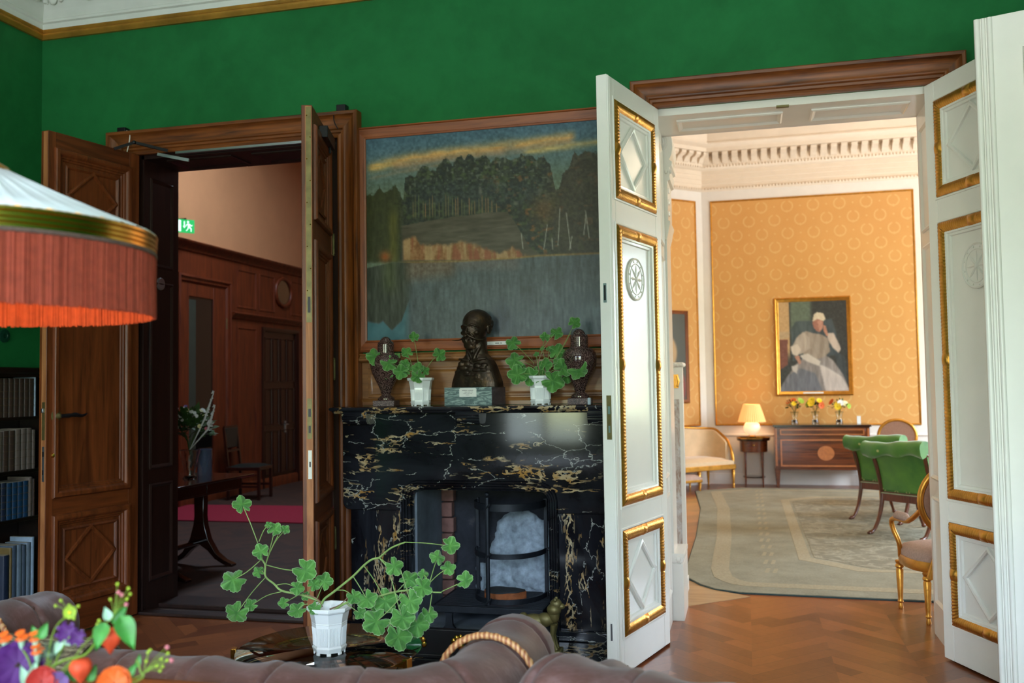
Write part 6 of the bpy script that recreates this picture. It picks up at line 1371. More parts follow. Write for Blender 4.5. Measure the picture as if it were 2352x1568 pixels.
# dark panelled doorway further along
t = thing('door_7', 'dark double door with raised panels further along the hall wall', None, (HX, 13.2, 0), kind='structure')
mb = MB(); rect(mb, 12.60, 13.77, -.3, 2.44, [(0, .03), (0, .06), (.03, .065), (.06, .045), (.07, .0)], (HX, 0, 0), (0,1,0), (1,0,0)); mb.build('doorcase', 'hall_dark', t, 40)
mb = MB(); mb.box(HX, HX+.015, 12.66, 13.70, 0, 2.38)
for y0, y1 in ((12.72, 12.92), (12.97, 13.14), (13.22, 13.40), (13.45, 13.64)):
    for z0, z1 in ((1.62, 2.28), (.95, 1.5), (.2, .85)): rect(mb, y0, y1, z0, z1, [(-.01, .015), (-.008, .03), (.004, .03), (.012, .018)], (HX, 0, 0), (0,1,0), (1,0,0))
mb.build('door_panel', 'hall_dark', t, 40)
c = atx(660, 978, HX+.05); mb = MB(); mb.box(HX+.015, HX+.022, c.y-.02, c.y+.02, c.z-.10, c.z+.08); mb.tube([(HX+.02, c.y, c.z+.03), (HX+.07, c.y, c.z+.03), (HX+.07, c.y-.10, c.z+.03)], .008, 8); mb.build('handle', 'steel', t, 40)
c = atx(531, 910, HX+.04); mb = MB(); mb.box(HX+.03, HX+.038, c.y-.03, c.y+.03, c.z-.13, c.z+.13); tag(mb.build('switch_plate', 'black_metal', None, 20, .003), 'dark upright plate on the wainscot between the hall doors', 'plate')
# oval medallion
t = thing('oval_mirror', 'small oval mirror in a wooden rim set high in the hall wainscot', 'mirror', (HX, 13.26, 3.02))
mb = MB(); mb.tube([(HX+.045, 13.265+.25*math.cos(2*PI*k/36), 3.02+.215*math.sin(2*PI*k/36)) for k in range(36)], .03, 8, closed=True); mb.build('rim', 'hall_wood', t, 50)
MAT['mirror'] = plain('dim_mirror', rgb(150, 150, 140), .06, 1.0, var=.05)
mb = MB(); mb.slab([(13.265+.24*math.cos(2*PI*k/36), 3.02+.205*math.sin(2*PI*k/36)) for k in range(36)], (HX, 0, 0), (0,1,0), (0,0,1), (1,0,0), .032, .045); mb.build('mirror_glass', 'mirror', t, 30)
# exit sign
c = atx(424, 519, HX+.18); t = thing('exit_sign', 'small lit green emergency exit sign with a white running figure on the peach wall', 'sign', (HX, c.y, c.z))
g = G('exit_green'); MAT['exit'] = g.fin(rgb(20, 150, 70), .5, emit=rgb(24, 170, 84), es=.9)
g = G('exit_white'); MAT['exitw'] = g.fin(rgb(220, 240, 230), .5, emit=rgb(225, 250, 240), es=.9)
u = Vector((.62, .785, 0))*.62; VZ = (0, 0, .72); nn = Vector((.785, -.62, 0)); O = Vector((HX+.19, c.y, c.z))
mb = MB(); mb.slab([(-.19, -.12), (.19, -.12), (.19, .12), (-.19, .12)], O, u, VZ, nn, -.02, .0); mb.build('panel', 'exit', t, 20)
mb = MB(); F = O+nn*.001
def ply(p): mb.slab(p, F, u, VZ, nn, 0, .002)
ply([(-.185, -.10), (-.09, -.10), (-.09, .10), (-.185, .10)])
ply([(-.05, .0), (-.02, -.04), (.01, .0), (-.01, .0), (-.01, .085), (-.03, .085), (-.03, .0)])
ply([(.055+.022*math.cos(k*PI/5), .075+.022*math.sin(k*PI/5)) for k in range(10)])
ply([(.04, .045), (.085, .045), (.10, -.01), (.075, -.02), (.055, -.01)]); ply([(.04, .045), (.045, .03), (.02, .01), (.03, -.005), (.012, .0), (.012, .02)]); ply([(.085, .045), (.125, .02), (.15, .035), (.145, .015), (.125, .0), (.09, .02)])
ply([(.055, -.01), (.075, -.02), (.055, -.06), (.02, -.09), (.012, -.08), (.04, -.055)]); ply([(.075, -.02), (.10, -.01), (.13, -.04), (.125, -.095), (.11, -.095), (.11, -.05)])
mb.build('pictogram', 'exitw', t, 0)
mb = MB(); mb.box(HX, HX+.20, c.y-.01, c.y+.01, c.z+.085, c.z+.10); mb.build('bracket', 'black_metal', t, 20)
# runner
MAT['runner'] = plain('crimson_runner', rgb(140, 14, 44), .95, var=.1, scale=40)
mb = MB(); mb.prism([(HX+.05, 9.42), (HXR-.1, 9.46), (HXR-.1, 10.9), (HX+.05, 10.72)], 0, .012); tag(mb.build('runner_rug', 'runner', None, 0), 'crimson carpet runner across the hall floor', 'rug')
# sofa table
t = thing('pedestal_table', 'dark polished table on splayed pedestal feet in the hall, carrying the vases', 'table', (-4.56, 6.78, 0))
mb = MB(); mb.box(-4.95, -4.2, 6.12, 7.36, .742, .762); mb.build('tabletop', 'mahogany', t, 20, .006)
mb = MB(); mb.box(-4.88, -4.28, 6.2, 7.28, .64, .742); mb.build('apron', 'mahogany', t, 20, .003)
mb = MB(); mb.box(-4.282, -4.275, 6.24, 6.70, .655, .73); mb.box(-4.282, -4.275, 6.74, 7.24, .655, .73); mb.build('drawer', 'mahogany', t, 20, .002)
for y in (6.45, 7.11):
    mb = MB(); mb.slab([(-.05, .64), (.05, .64), (.045, .42), (.055, .34), (.09, .22), (.16, .11), (.24, .05), (.32, .02), (.32, .0), (.24, .012), (.15, .06), (.08, .13), (0, .18), (-.08, .13), (-.15, .06), (-.24, .012), (-.32, .0), (-.32, .02), (-.24, .05), (-.16, .11), (-.09, .22), (-.055, .34), (-.045, .42)], (-4.57, y, 0), (1,0,0), (0,0,1), (0,1,0), -.035, .035); mb.build('pedestal', 'mahogany', t, 30, .006)
mb = MB(); mb.tube([(-4.57, 6.45, .20), (-4.57, 7.11, .20)], .02, 10); mb.build('stretcher', 'mahogany', t, 40)
c = atz(436, 1098, .762); vase('glass_vase', 'clear flared glass vase with white flowers on the dark hall table', (c.x, c.y, .762), [(.055, 0), (.06, .006), (.045, .018), (.040, .03), (.045, .06), (.065, .14), (.085, .21), (.09, .235)], n=16)
bouquet('flower_bouquet', 'loose bouquet of small white and lilac flowers with foliage in the hall vase', (c.x, c.y, 1.03), .21, 51, ['white']*44+['lilac']*8+['pink']*4+['cream']*6, 260, 8, .085, hfac=1.0)
spk = thing('flower_spike', 'two pale fluffy flower spikes rising from the hall bouquet', 'flowers', (c.x, c.y, 1.0))
for (a, b) in (((470, 962), (492, 898)), ((478, 985), (494, 930))):
    p, q = aty(a[0], a[1], c.y-.12), aty(b[0], b[1], c.y-.12); mb = MB(); mb.tube([Vector((c.x, c.y, 1.0)), p, p+(q-p)*.5, q], [.003, .008, .008, .003], 8)
    rr = random.Random(2)
    for i in range(40): k = i/40; s_ = p+(q-p)*k; mb.ball(s_+Vector((rr.uniform(-.01, .01), rr.uniform(-.01, .01), rr.uniform(-.01, .01))), .006, 5, 4)
    mb.build('spike', 'fl_white', spk, 50)
c2 = atz(452, 1094, .762); MAT['blue_glass'] = plain('smoky_blue_glass', rgb(120, 135, 165), .1, var=.05, trans=.6)
vase('glass_vase', 'straight smoky blue glass vase behind the flared vase on the hall table', (c2.x+.0, c2.y+.12, .762), [(.06, 0), (.062, .004), (.062, .22), (.064, .222)], 'blue_glass')
# hall chair
t = thing('hall_chair', 'dark wooden side chair with a green leather back panel against the hall wainscot', 'chair', (-6.86, 11.48, 0), -PI/2+.12)
MAT['leather_green'] = plain('dark_green_leather', rgb(30, 38, 34), .4, var=.15)
for s_ in (-1, 1):
    mb = MB(); mb.bar((s_*.20, 0, 0), (s_*.20, -.0, .45), .035, .035, (0,1,0)); mb.bar((s_*.20, 0, .45), (s_*.20, -.06, .98), .035, .03, (0,1,0)); mb.build('back_post', 'hall_dark', t, 20, world=False)
    mb = MB(); mb.bar((s_*.21, .44, 0), (s_*.21, .44, .42), .035, .035, (0,1,0)); mb.build('leg', 'hall_dark', t, 20, world=False)
    mb = MB(); mb.bar((s_*.205, .0, .18), (s_*.205, .44, .18), .02, .03); mb.build('stretcher', 'hall_dark', t, 20, world=False)
mb = MB(); mb.box(-.23, .23, -.02, .46, .40, .445); mb.build('seat_rail', 'hall_dark', t, 20, .004, world=False)
mb = MB(); cushion(mb, -.22, .22, .0, .45, .44, .46, 6, .02); mb.build('seat', 'leather_green', t, 50, world=False)
mb = MB(); mb.slab([(-.185, .70), (.185, .70), (.185, .97), (-.185, .97)], (0, -.055, 0), (1,0,0), (0,0,1), (0,1,0), -.012, .022); mb.build('back_panel', 'leather_green', t, 20, .006, world=False)
mb = MB(); mb.bar((-.2, -.06, .985), (.2, -.06, .985), .03, .03); mb.bar((-.2, -.02, .66), (.2, -.02, .66), .025, .03); mb.build('back_rail', 'hall_dark', t, 20, world=False)
# ================================================================== foreground
# glass coffee table on brass legs
TC, TR = Vector((-1.584, 3.34, .5)), .355
MAT['tint_glass'] = plain('clear_table_glass', (0.86, 0.96, 0.92, 1), 0.0, var=0, trans=1.0)
t = thing('glass_table', 'round clear glass table with square brass legs between the sofa and the fireplace', 'table', (TC.x, TC.y, 0))
mb = MB(); mb.lathe([(0, .488), (TR-.004, .488), (TR, .491), (TR, .497), (TR-.004, .4995), (0, .4995)], (TC.x, TC.y, 0), 72); mb.build('glass_top', 'tint_glass', t, 40)
for a in (82, 196, 262, 345):
    a = math.radians(a); x, y = TC.x+(TR+.012)*math.cos(a), TC.y+(TR+.012)*math.sin(a); d = Vector((math.cos(a), math.sin(a), 0)); s_ = Vector((-d.y, d.x, 0)); c = Vector((x, y, 0))
    mb = MB(); mb.slab([(-.016, 0), (.016, 0), (.016, .503), (-.016, .503)], c, s_, (0,0,1), d, -.010, .010); mb.slab([(-.016, .470), (.016, .470), (.016, .486), (-.016, .486)], c, s_, (0,0,1), d, -.05, .0)
    mb.build('leg', 'brass', t, 20, .001)
mb = MB(); mb.tube([(TC.x+.27*math.cos(2*PI*k/60), TC.y+.27*math.sin(2*PI*k/60), .405) for k in range(60)], .013, 6, closed=True); mb.build('brass_ring', 'brass', t, 40)
mb = MB(); mb.lathe([(0, .409), (.262, .409), (.262, .417), (0, .417)], (TC.x, TC.y, 0), 60); mb.build('glass_shelf', 'tint_glass', t, 40)

# leather sofas
g = G('mauve_brown_leather'); v = g.co(); a = g.noise(v, 5.5, 5, .62, .6).outputs['Fac']; b = g.noise(g.co((1, 3, 1)), 22, 4, .6, 1.0).outputs['Fac']
f = g.math('ADD', g.math('MULTIPLY', a, .65), g.math('MULTIPLY', b, .35)); col = g.ramp(f, [(.34, rgb(70, 40, 32)), (.52, rgb(90, 62, 60)), (.66, rgb(112, 88, 88))])
g.bump(g.noise(v, 130, 3, .6).outputs['Fac'], .10, .002); MAT['leather'] = g.fin(col, .5, spec=.4, sheen=.15)
MAT['button'] = plain('leather_button', rgb(80, 56, 52), .5)
g = G('braided_cord'); wv = g.n('TexWave', wave_type='BANDS'); g.l(g.co((1, 1, 1)), wv.inputs['Vector']); wv.inputs['Scale'].default_value = 24; wv.inputs['Distortion'].default_value = 3
MAT['cord'] = g.fin(g.ramp(wv.outputs['Fac'], [(.2, rgb(146, 88, 54)), (.5, rgb(178, 124, 78)), (.8, rgb(196, 152, 104))]), .5)
def chesterfield(t, path, r, zc, floor_z=.06, seat=None, pitch=.24, inner=1, seed=1, flare=1.0):
    """rolled back and arms swept along a plan path, with buttoned pleats; returns the smoothed path"""
    S = spline([(x, y, 0) for x, y in path], 14); out = [S[0]]
    L_ = [0]
    for a_, b_ in zip(S, S[1:]): L_.append(L_[-1]+(b_-a_).length)
    n = int(L_[-1]/.009); Q = []
    j = 0
    for i in range(n+1):
        s_ = L_[-1]*i/n
        while j < len(S)-2 and L_[j+1] < s_: j += 1
        k = (s_-L_[j])/max(1e-6, L_[j+1]-L_[j]); Q.append(S[j].lerp(S[j+1], min(1, k)))
    tot = L_[-1]; m = 26; vs = []; rnd = random.Random(seed); ph = rnd.uniform(0, 1)
    for i, p in enumerate(Q):
        a_ = Q[max(0, i-1)]; b_ = Q[min(n, i+1)]; d = (b_-a_).normalized(); nn = Vector((-d.y, d.x, 0))*inner   # nn: towards the seat
        s_ = tot*i/n; e = min(s_, tot-s_); cap = 1 if e > .10 else math.sqrt(max(0.0, 1-((.10-e)/.10)**2))
        row = s_/pitch+ph; f1 = row-round(row); 
        for k in range(m):
            th_ = -.45*PI+1.9*PI*k/(m-1)      # 0 = towards the seat, PI/2 = top, PI = outside
            th2 = th_-.0
            crease = math.exp(-(f1/.028)**2)*(.016 if 0.15 < th_/PI < 1.2 else .008)
            puff = .008*math.cos(PI*f1)**2+.004*math.sin(s_*31+th_*3)*math.sin(th_*2)
            rr = r*(flare if th_ > PI*.5 else 1)-crease+puff-.01
            rr *= (.25+.75*cap)
            q = p+nn*(rr*math.cos(th2))+Vector((0, 0, zc+rr*math.sin(th2))); vs.append(q)
    fs = [(i*m+k, (i+1)*m+k, (i+1)*m+k+1, i*m+k+1) for i in range(n) for k in range(m-1)]+[tuple(range(m)), tuple(n*m+k for k in range(m))]
    mb = MB(); mb.add(vs, fs); mb.build('rolled_back', 'leather', t, 80)
    mb = MB(); vs = []                          # upright body below the roll, tufted inside
    for i, p in enumerate(Q):
        a_ = Q[max(0, i-1)]; b_ = Q[min(n, i+1)]; d = (b_-a_).normalized(); nn = Vector((-d.y, d.x, 0))*inner; s_ = tot*i/n
        for off, z in ((r*.72, floor_z+.02), (r*.72, .40), (r*.80, .48), (r*.74, zc-.03), (-r*.45, zc-.04), (-r*.40, .3), (-r*.40, floor_z+.02)):
            w_ = 1 if z != .48 else 1+.14*math.cos(2*PI*(s_/pitch+ph)); vs.append(p+nn*off*w_+Vector((0, 0, z)))
    k_ = 7; fs = [(i*k_+j, (i+1)*k_+j, (i+1)*k_+(j+1) % k_, i*k_+(j+1) % k_) for i in range(n) for j in range(k_)]+[tuple(range(k_)), tuple(n*k_+j for j in range(k_))]
    mb.add(vs, fs); mb.build('body', 'leather', t, 60)
    mb = MB()
    for i in range(int(tot/pitch)+1):
        s_ = (i+.0-ph+1)*pitch
        if not .08 < s_ < tot-.08: continue
        q = Q[min(n, int(s_/tot*n))]; a_ = Q[max(0, int(s_/tot*n)-1)]; d = (q-a_).normalized(); nn = Vector((-d.y, d.x, 0))*inner
        for th_ in (.30, 1.02): mb.ball(q+nn*(r-.012)*math.cos(th_*PI)+Vector((0, 0, zc+(r-.012)*math.sin(th_*PI))), .010, 8, 6)
    mb.build('button', 'button', t, 60)
    return Q
t = thing('chesterfield_sofa', 'long mauve brown buttoned leather sofa with rolled arms in front of the fireplace', 'sofa', (-1.65, 2.6, 0))
SP_ = [(-.745, 3.05), (-.74, 2.85), (-.74, 2.62), (-.785, 2.41), (-.93, 2.30), (-1.3, 2.285), (-2.0, 2.335), (-2.33, 2.355), (-2.50, 2.44), (-2.56, 2.62), (-2.56, 2.85), (-2.555, 3.05)]
chesterfield(t, SP_, .135, .63, inner=-1, seed=3)
for x in (-2.05, -1.65, -1.25):
    mb = MB(); cushion(mb, x-.195, x+.195, 2.44, 2.93, .30, .44, 10, .03); mb.build('seat_cushion', 'leather', t, 50)
mb = MB(); mb.box(-2.45, -.85, 2.42, 2.92, .08, .30); mb.build('base', 'leather', t, 20, .01)
for x in (-2.5, -.8):
    for y in (2.4, 2.95): mb = MB(); mb.lathe([(.02, 0), (.03, .03), (.026, .08)], (x, y, 0), 12); mb.build('foot', 'mahogany', t, 40)
def cordring(name, label, c, axis, r, zc, a0, a1, n=26, w_=.0095):
    ax = Vector(axis).normalized(); u_ = Vector((-ax.y, ax.x, 0)); mb = MB()
    P = [Vector((c[0], c[1], zc))+u_*(r*math.cos(a0+(a1-a0)*k/n))+Vector((0, 0, r*math.sin(a0+(a1-a0)*k/n))) for k in range(n+1)]
    mb.tube(P, w_, 8)
    for ph_ in (0, PI):                       # plaited strands
        Pq = []
        for k in range(n*6+1):
            t_ = k/(n*6); q = Vector((c[0], c[1], zc))+u_*((r+w_*.55*math.sin(t_*60+ph_))*math.cos(a0+(a1-a0)*t_))+Vector((0, 0, (r+w_*.55*math.sin(t_*60+ph_))*math.sin(a0+(a1-a0)*t_)))+ax*(w_*.55*math.cos(t_*60+ph_)); Pq.append(q)
        mb.tube(Pq, w_*.62, 6)
    return tag(mb.build(name, 'cord', None, 60), label, 'cord', 'plaited cords on the sofa arms')
cordring('plaited_cord', 'plaited tan leather cord laid around the right rolled arm of the long sofa', (-.742, 2.60), (.0, 1, 0), .150, .63, -.1*PI, 1.12*PI)
cordring('plaited_cord', 'plaited tan leather cord laid around the left rolled arm of the long sofa', (-2.555, 2.62), (.0, 1, 0), .150, .63, -.1*PI, 1.12*PI)
t = thing('chesterfield_armchair', 'leather tub armchair with a rolled back at the bottom edge, right of the long sofa', 'armchair', (.2, 2.5, 0))
chesterfield(t, [(-.545, 2.385), (-.45, 2.31), (-.28, 2.225), (.0, 2.14), (.35, 2.08), (.62, 2.09), (.80, 2.20), (.84, 2.38), (.84, 2.62)],   .126, .697, inner=1, seed=5)
chesterfield(t, [(-.315, 2.36), (-.35, 2.48), (-.40, 2.66)], .092, .655, inner=-1, seed=6, pitch=.3)
mb = MB(); cushion(mb, -.22, .70, 2.30, 2.72, .30, .44, 10, .03); mb.build('seat_cushion', 'leather', t, 50)
mb = MB(); mb.box(-.22, .70, 2.28, 2.70, .08, .30); mb.build('base', 'leather', t, 20, .01)
for x in (-.28, .78):
    for y in (2.34, 2.62): mb = MB(); mb.lathe([(.02, 0), (.03, .03), (.026, .08)], (x, y, 0), 12); mb.build('foot', 'mahogany', t, 40)
# mottled throw over the sofa back
g = G('mottled_throw'); MAT['throw'] = g.fin(g.ramp(g.noise(g.co((1, 4, 1)), 26, 5, .7).outputs['Fac'], [(.38, rgb(56, 48, 40)), (.52, rgb(104, 96, 76)), (.64, rgb(148, 144, 122))]), .9)
mb = MB(); vs = []; n, m = 30, 14
for i in range(n+1):
    x = -2.46+.62*i/n
    for k in range(m+1):
        th_ = -.05*PI+1.15*PI*k/m; rr = .148+.004*math.sin(i*1.7+k); vs.append((x, 2.335+rr*math.cos(th_), .63+rr*math.sin(th_)))
mb.add(vs, [(i*(m+1)+k, (i+1)*(m+1)+k, (i+1)*(m+1)+k+1, i*(m+1)+k+1) for i in range(n) for k in range(m)]); o = mb.build('throw_blanket', 'throw', None, 60)
s_ = o.modifiers.new('th', 'SOLIDIFY'); s_.thickness = .006; tag(o, 'mottled grey olive throw over the left end of the long sofa back', 'throw')
# side wooden table under the bouquet
t = thing('wooden_table', 'dark brown wooden table at the bottom left corner under the foreground bouquet', 'table', (-1.7, 1.55, 0))
mb = MB(); mb.box(-2.4, -1.0, .95, 2.12, .73, .76); mb.build('tabletop', 'casing_x', t, 20, .006)
mb = MB(); mb.box(-2.34, -1.06, 1.01, 2.06, .64, .73); mb.build('apron', 'casing_x', t, 20, .003)
for x in (-2.3, -1.1):
    for y in (1.05, 2.02): mb = MB(); mb.lathe([(.018, 0), (.03, .06), (.02, .10), (.034, .5), (.034, .64)], (x, y, 0), 14); mb.build('leg', 'casing', t, 40)
# bouquet close to the camera
YB_ = 1.50
def fp_(px, py, dy=0): return aty(px, py, YB_+dy)
vc = fp_(95, 1560); VC = Vector((vc.x, YB_, .76))
vase('glass_vase', 'clear round glass vase on the wooden table under the foreground bouquet', VC, [(.045, 0), (.055, .004), (.07, .04), (.072, .09), (.05, .14), (.052, .16)])
t = thing('flower_bouquet', 'blurred bouquet of purple, orange and red flowers with physalis lanterns close to the camera', 'flowers', (VC.x, VC.y, .92))
MAT['heart_leaf'] = plain('bright_heart_leaf', rgb(64, 134, 56), .5, var=.25, scale=30); MAT['sage'] = plain('sage_leaf', rgb(150, 186, 160), .7, var=.1); MAT['bq_stem'] = plain('lime_green_stem', rgb(110, 140, 50), .6)
MAT['thistle'] = plain('grey_green_thistle', rgb(84, 104, 84), .8, var=.3, scale=60); MAT['dark_core'] = plain('dark_flower_core', rgb(40, 18, 10), .8)
root = Vector((VC.x, VC.y, .90))
ms = MB()
def stem(px, py, dy=0, r=.0018, mid=None):
    p = fp_(px, py, dy); mm = fp_(*mid) if mid else root*.45+p*.55+Vector((0, 0, .02)); ms.tube(spline([root, mm, p], 5), r, 6)
def petals(c, R, n, col, name, cup=.25, width=1.0, layers=1, core='dark_core', nrm=None):
    c = Vector(c); nn = (nrm or (CAM-c)).normalized(); u_ = nn.cross(Vector((.2, .1, 1))).normalized(); v_ = nn.cross(u_); mb = MB()
    for l in range(layers):
        for k in range(n):
            a = 2*PI*(k+.5*l)/n; d = u_*math.cos(a)+v_*math.sin(a); s_ = -u_*math.sin(a)+v_*math.cos(a); Rl = R*(1-.25*l); w_ = Rl*math.tan(PI/n)*1.2*width
            P = []
            for i in range(5):
                q = i/4
                for j in (-1, -.5, 0, .5, 1):
                    ww = w_*math.sin(PI*min(1, q*.75+.12))**.8*j; P.append(c+d*Rl*(q*.92+.08)*(1-.07*abs(j))+s_*ww+nn*(Rl*cup*q*q+.012*l-abs(j)*Rl*.10+.03*Rl*math.sin(j*7+k)))
            mb.add(P, [(i*5+j, i*5+j+1, (i+1)*5+j+1, (i+1)*5+j) for i in range(4) for j in range(4)])
    o = mb.build(name, col, t, 70)
    if core: q = MB(); q.ball(c+nn*R*.05, R*.24, 10, 8); q.build('flower_core', core, o, 60)
petals(fp_(40, 1528), .047, 9, 'fl_purple', 'anemone', layers=2, width=1.2); stem(40, 1528)
petals(fp_(2, 1556, .02), .03, 8, 'fl_purple', 'anemone', layers=1, width=1.2, core=None)
petals(fp_(262, 1568, -.02), .030, 8, 'fl_orange', 'marigold', width=1.3, layers=2, core=None); petals(fp_(96, 1565, -.03), .028, 8, 'fl_red', 'red_flower', width=1.3, layers=2); petals(fp_(128, 1570, -.02), .022, 7, 'fl_lilac', 'lilac_flower', core=None)
for px, py in ((12, 1469), (50, 1466), (82, 1467), (86, 1497)):
    mb = MB(); c = fp_(px, py); mb.tube([c+Vector((0, 0, -.024)), c+Vector((0, 0, -.012)), c], [.002, .005, .007], 8); o = mb.build('flower_cup', 'sage', t, 50); petals(c+Vector((0, 0, .003)), .0110, 6, 'fl_orange', 'small_marigold', cup=-.1, width=1.4, layers=2, core=None, nrm=Vector((0, -.5, 1))); stem(px, py+22)
petals(fp_(152, 1452), .013, 4, 'fl_purple', 'sweet_pea', width=1.3, core=None); petals(fp_(176, 1464), .011, 4, 'fl_purple', 'sweet_pea', width=1.2, core=None); stem(160, 1462)
def lantern(px, py, s_, dy=0):
    c = fp_(px, py, dy); mb = MB(); vs = []; n = 30; prof = [(.25, .55), (.75, .48), (1.0, .2), (1.0, -.1), (.78, -.42), (.42, -.75), (.05, -1.15)]
    for r_, z in prof:
        for k in range(n): a = 2*PI*k/n; rr = r_*s_*(1+.10*abs(math.cos(a*2.5))); vs.append(c+Vector((rr*math.cos(a), rr*math.sin(a), z*s_*1.5)))
    m = len(prof); mb.add(vs, [(i*n+k, i*n+(k+1) % n, (i+1)*n+(k+1) % n, (i+1)*n+k) for i in range(m-1) for k in range(n)]+[tuple(range(n)), tuple((m-1)*n+k for k in range(n))]); mb.build('physalis_lantern', 'fl_physalis', t, 70)
lantern(186, 1532, .0185); lantern(254, 1462, .019, .03); stem(186, 1506); ms.tube(spline([fp_(100, 1540), fp_(150, 1515), fp_(200, 1500), fp_(240, 1440)], 5), .0026, 6)
def heart(px, py, s_, ang, dy=0, mat='heart_leaf', nrmj=(0, 0, 0), wd=.62):
    c = fp_(px, py, dy); nn = ((CAM-c).normalized()+Vector(nrmj)).normalized(); right = nn.cross(Vector((0, 0, 1))).normalized()*-1; up = right.cross(nn)*-1 if right.cross(nn).z < 0 else right.cross(nn)
    d = right*math.cos(ang)+up*math.sin(ang); s = nn.cross(d); mb = MB(); P = []; rows = 9
    for i in range(rows):
        q = i/(rows-1); w_ = wd*.55*math.sin(PI*min(1, q**.62))*(1-.25*q)
        for j in (-1, -.5, 0, .5, 1): P.append(c+d*s_*(q-.08*abs(j)*(1-q)*2)+s*(w_*s_*j)+nn*(s_*(.10*abs(j)+.05*math.sin(q*5))))
    mb.add(P, [(i*5+j, i*5+j+1, (i+1)*5+j+1, (i+1)*5+j) for i in range(rows-1) for j in range(4)]); mb.build('leaf', mat, t, 70)
heart(278, 1425, .060, -1.25, .0, nrmj=(.3, 0, .2)); heart(262, 1425, .036, .85, .01); heart(250, 1420, .024, 1.9, .0, 'sage', wd=.7); heart(238, 1440, .046, -1.75, -.01, nrmj=(-.2, 0, .4)); heart(92, 1462, .030, 1.1, 0); heart(82, 1460, .022, 1.9, 0); heart(240, 1435, .032, -2.4, .02)
heart(150, 1470, .026, -.4, 0, 'sage'); heart(138, 1475, .024, -2.0, 0, 'sage'); heart(70, 1568, .042, 1.35, -.03, 'sage', wd=.5); heart(62, 1568, .036, 1.9, -.03, 'sage', wd=.5); heart(296, 1550, .024, 1.0, .0); heart(288, 1556, .022, 2.2, .0)
for px in (20, 60, 110, 140, 170, 205): heart(px, 1560, .03, random.uniform(.4, 2.4), .03)
c = fp_(118, 1500, .01); mb = MB(); rr = random.Random(8)
for i in range(150):
    a, e = rr.uniform(0, 2*PI), rr.uniform(-.5, 1.5); d = Vector((math.cos(a)*math.cos(e), math.sin(a)*math.cos(e), math.sin(e))); mb.tube([c, c+d*rr.uniform(.018, .027)], [.0016, .0004], 4)
mb.ball(c, .012, 10, 8); mb.build('thistle_head', 'thistle', t, 60); stem(118, 1515)
def spray(pts, base, col='fl_lime', r=.0032):
    b = fp_(*base)
    for px, py in pts:
        p = fp_(px, py); ms.tube([b, (b+p)/2+Vector((0, 0, .004)), p], .0006, 5); mb = MB(); mb.ball(p, r, 8, 6); mb.build('seed_head', col, t, 60)
spray([(270, 1341), (295, 1351), (299, 1364), (292, 1375), (254, 1376), (272, 1359)], (262, 1412)); spray([(272, 1360), (280, 1366), (290, 1388)], (262, 1412), 'fl_pink', .004); stem(262, 1415, r=.0012)
spray([(140, 1379), (180, 1392), (159, 1390), (128, 1391), (170, 1420)], (158, 1410)); petals(fp_(160, 1406), .012, 7, 'fl_lime', 'small_flower', core='fl_yellow'); stem(158, 1412, r=.0016, mid=(120, 1460, 0))
spray([(340, 1498), (345, 1493), (371, 1513), (386, 1500), (384, 1516), (336, 1518), (360, 1529), (368, 1540), (374, 1530)], (330, 1545)); spray([(384, 1486), (394, 1516)], (330, 1545), 'fl_pink', .0042)
ms.tube(spline([root, fp_(300, 1560), fp_(330, 1545)], 4), .0012, 6); ms.tube(spline([root, fp_(310, 1565), fp_(322, 1540), fp_(314, 1515)], 4), .002, 6); heart(316, 1528, .022, 1.4, 0, wd=.45)
spray([(228, 1425), (224, 1434), (218, 1445)], (240, 1450))
ms.build('stems', 'bq_stem', t, 60)

# fringed hanging lamp
LC = Vector((-1.620, 1.668, 0)); LR = .36
t = thing('fringed_pendant_lamp', 'hanging lamp with pleated white cone, brass band and long red fringe at the left edge', 'lamp', (LC.x, LC.y, ZC))
MAT['cone'] = plain('pleated_white_silk', rgb(226, 234, 242), .8, var=.05, scale=3); MAT['fringe'] = plain('brick_red_fringe', rgb(146, 60, 40), .9, var=.18, scale=60)
mb = MB(); vs = []; n = 240
for z, r_ in ((1.853, LR+.001), (1.888, .275), (1.938, .16), (1.985, .06)):
    for k in range(n): q = r_*(1+.006*(1 if k % 2 else -1)*1.2); vs.append((LC.x+q*math.cos(2*PI*k/n), LC.y+q*math.sin(2*PI*k/n), z+(.0035*(k % 6 == 0))))
mb.add(vs, [(i*n+k, i*n+(k+1) % n, (i+1)*n+(k+1) % n, (i+1)*n+k) for i in range(3) for k in range(n)]); o = mb.build('pleated_cone', 'cone', t, 25); s_ = o.modifiers.new('th', 'SOLIDIFY'); s_.thickness = .002
mb = MB(); P = [(LR+.001, 1.812), (LR+.004, 1.813), (LR+.004, 1.820), (LR+.002, 1.822), (LR+.005, 1.824), (LR+.005, 1.830), (LR+.003, 1.832), (LR+.005, 1.834), (LR+.005, 1.841), (LR+.003, 1.843), (LR+.006, 1.846), (LR+.006, 1.851), (LR+.002, 1.854), (LR-.002, 1.854), (LR-.002, 1.812)]
mb.lathe(P, (LC.x, LC.y, 0), 120); mb.f = [f for f in mb.f if len(f) == 4]; mb.mi = [0]*len(mb.f); mb.build('brass_band', 'brass', t, 40)
mb = MB(); mb.lathe([(LR+.002, 1.804), (LR+.005, 1.806), (LR+.005, 1.813), (LR+.001, 1.814), (LR-.001, 1.804)], (LC.x, LC.y, 0), 120); mb.f = [f for f in mb.f if len(f) == 4]; mb.mi = [0]*len(mb.f); MAT['braidgrey'] = plain('grey_brown_braid', rgb(92, 74, 68), .9, var=.3, scale=90); mb.build('braid', 'braidgrey', t, 40)
mb = MB(); rr = random.Random(12); n = 1040
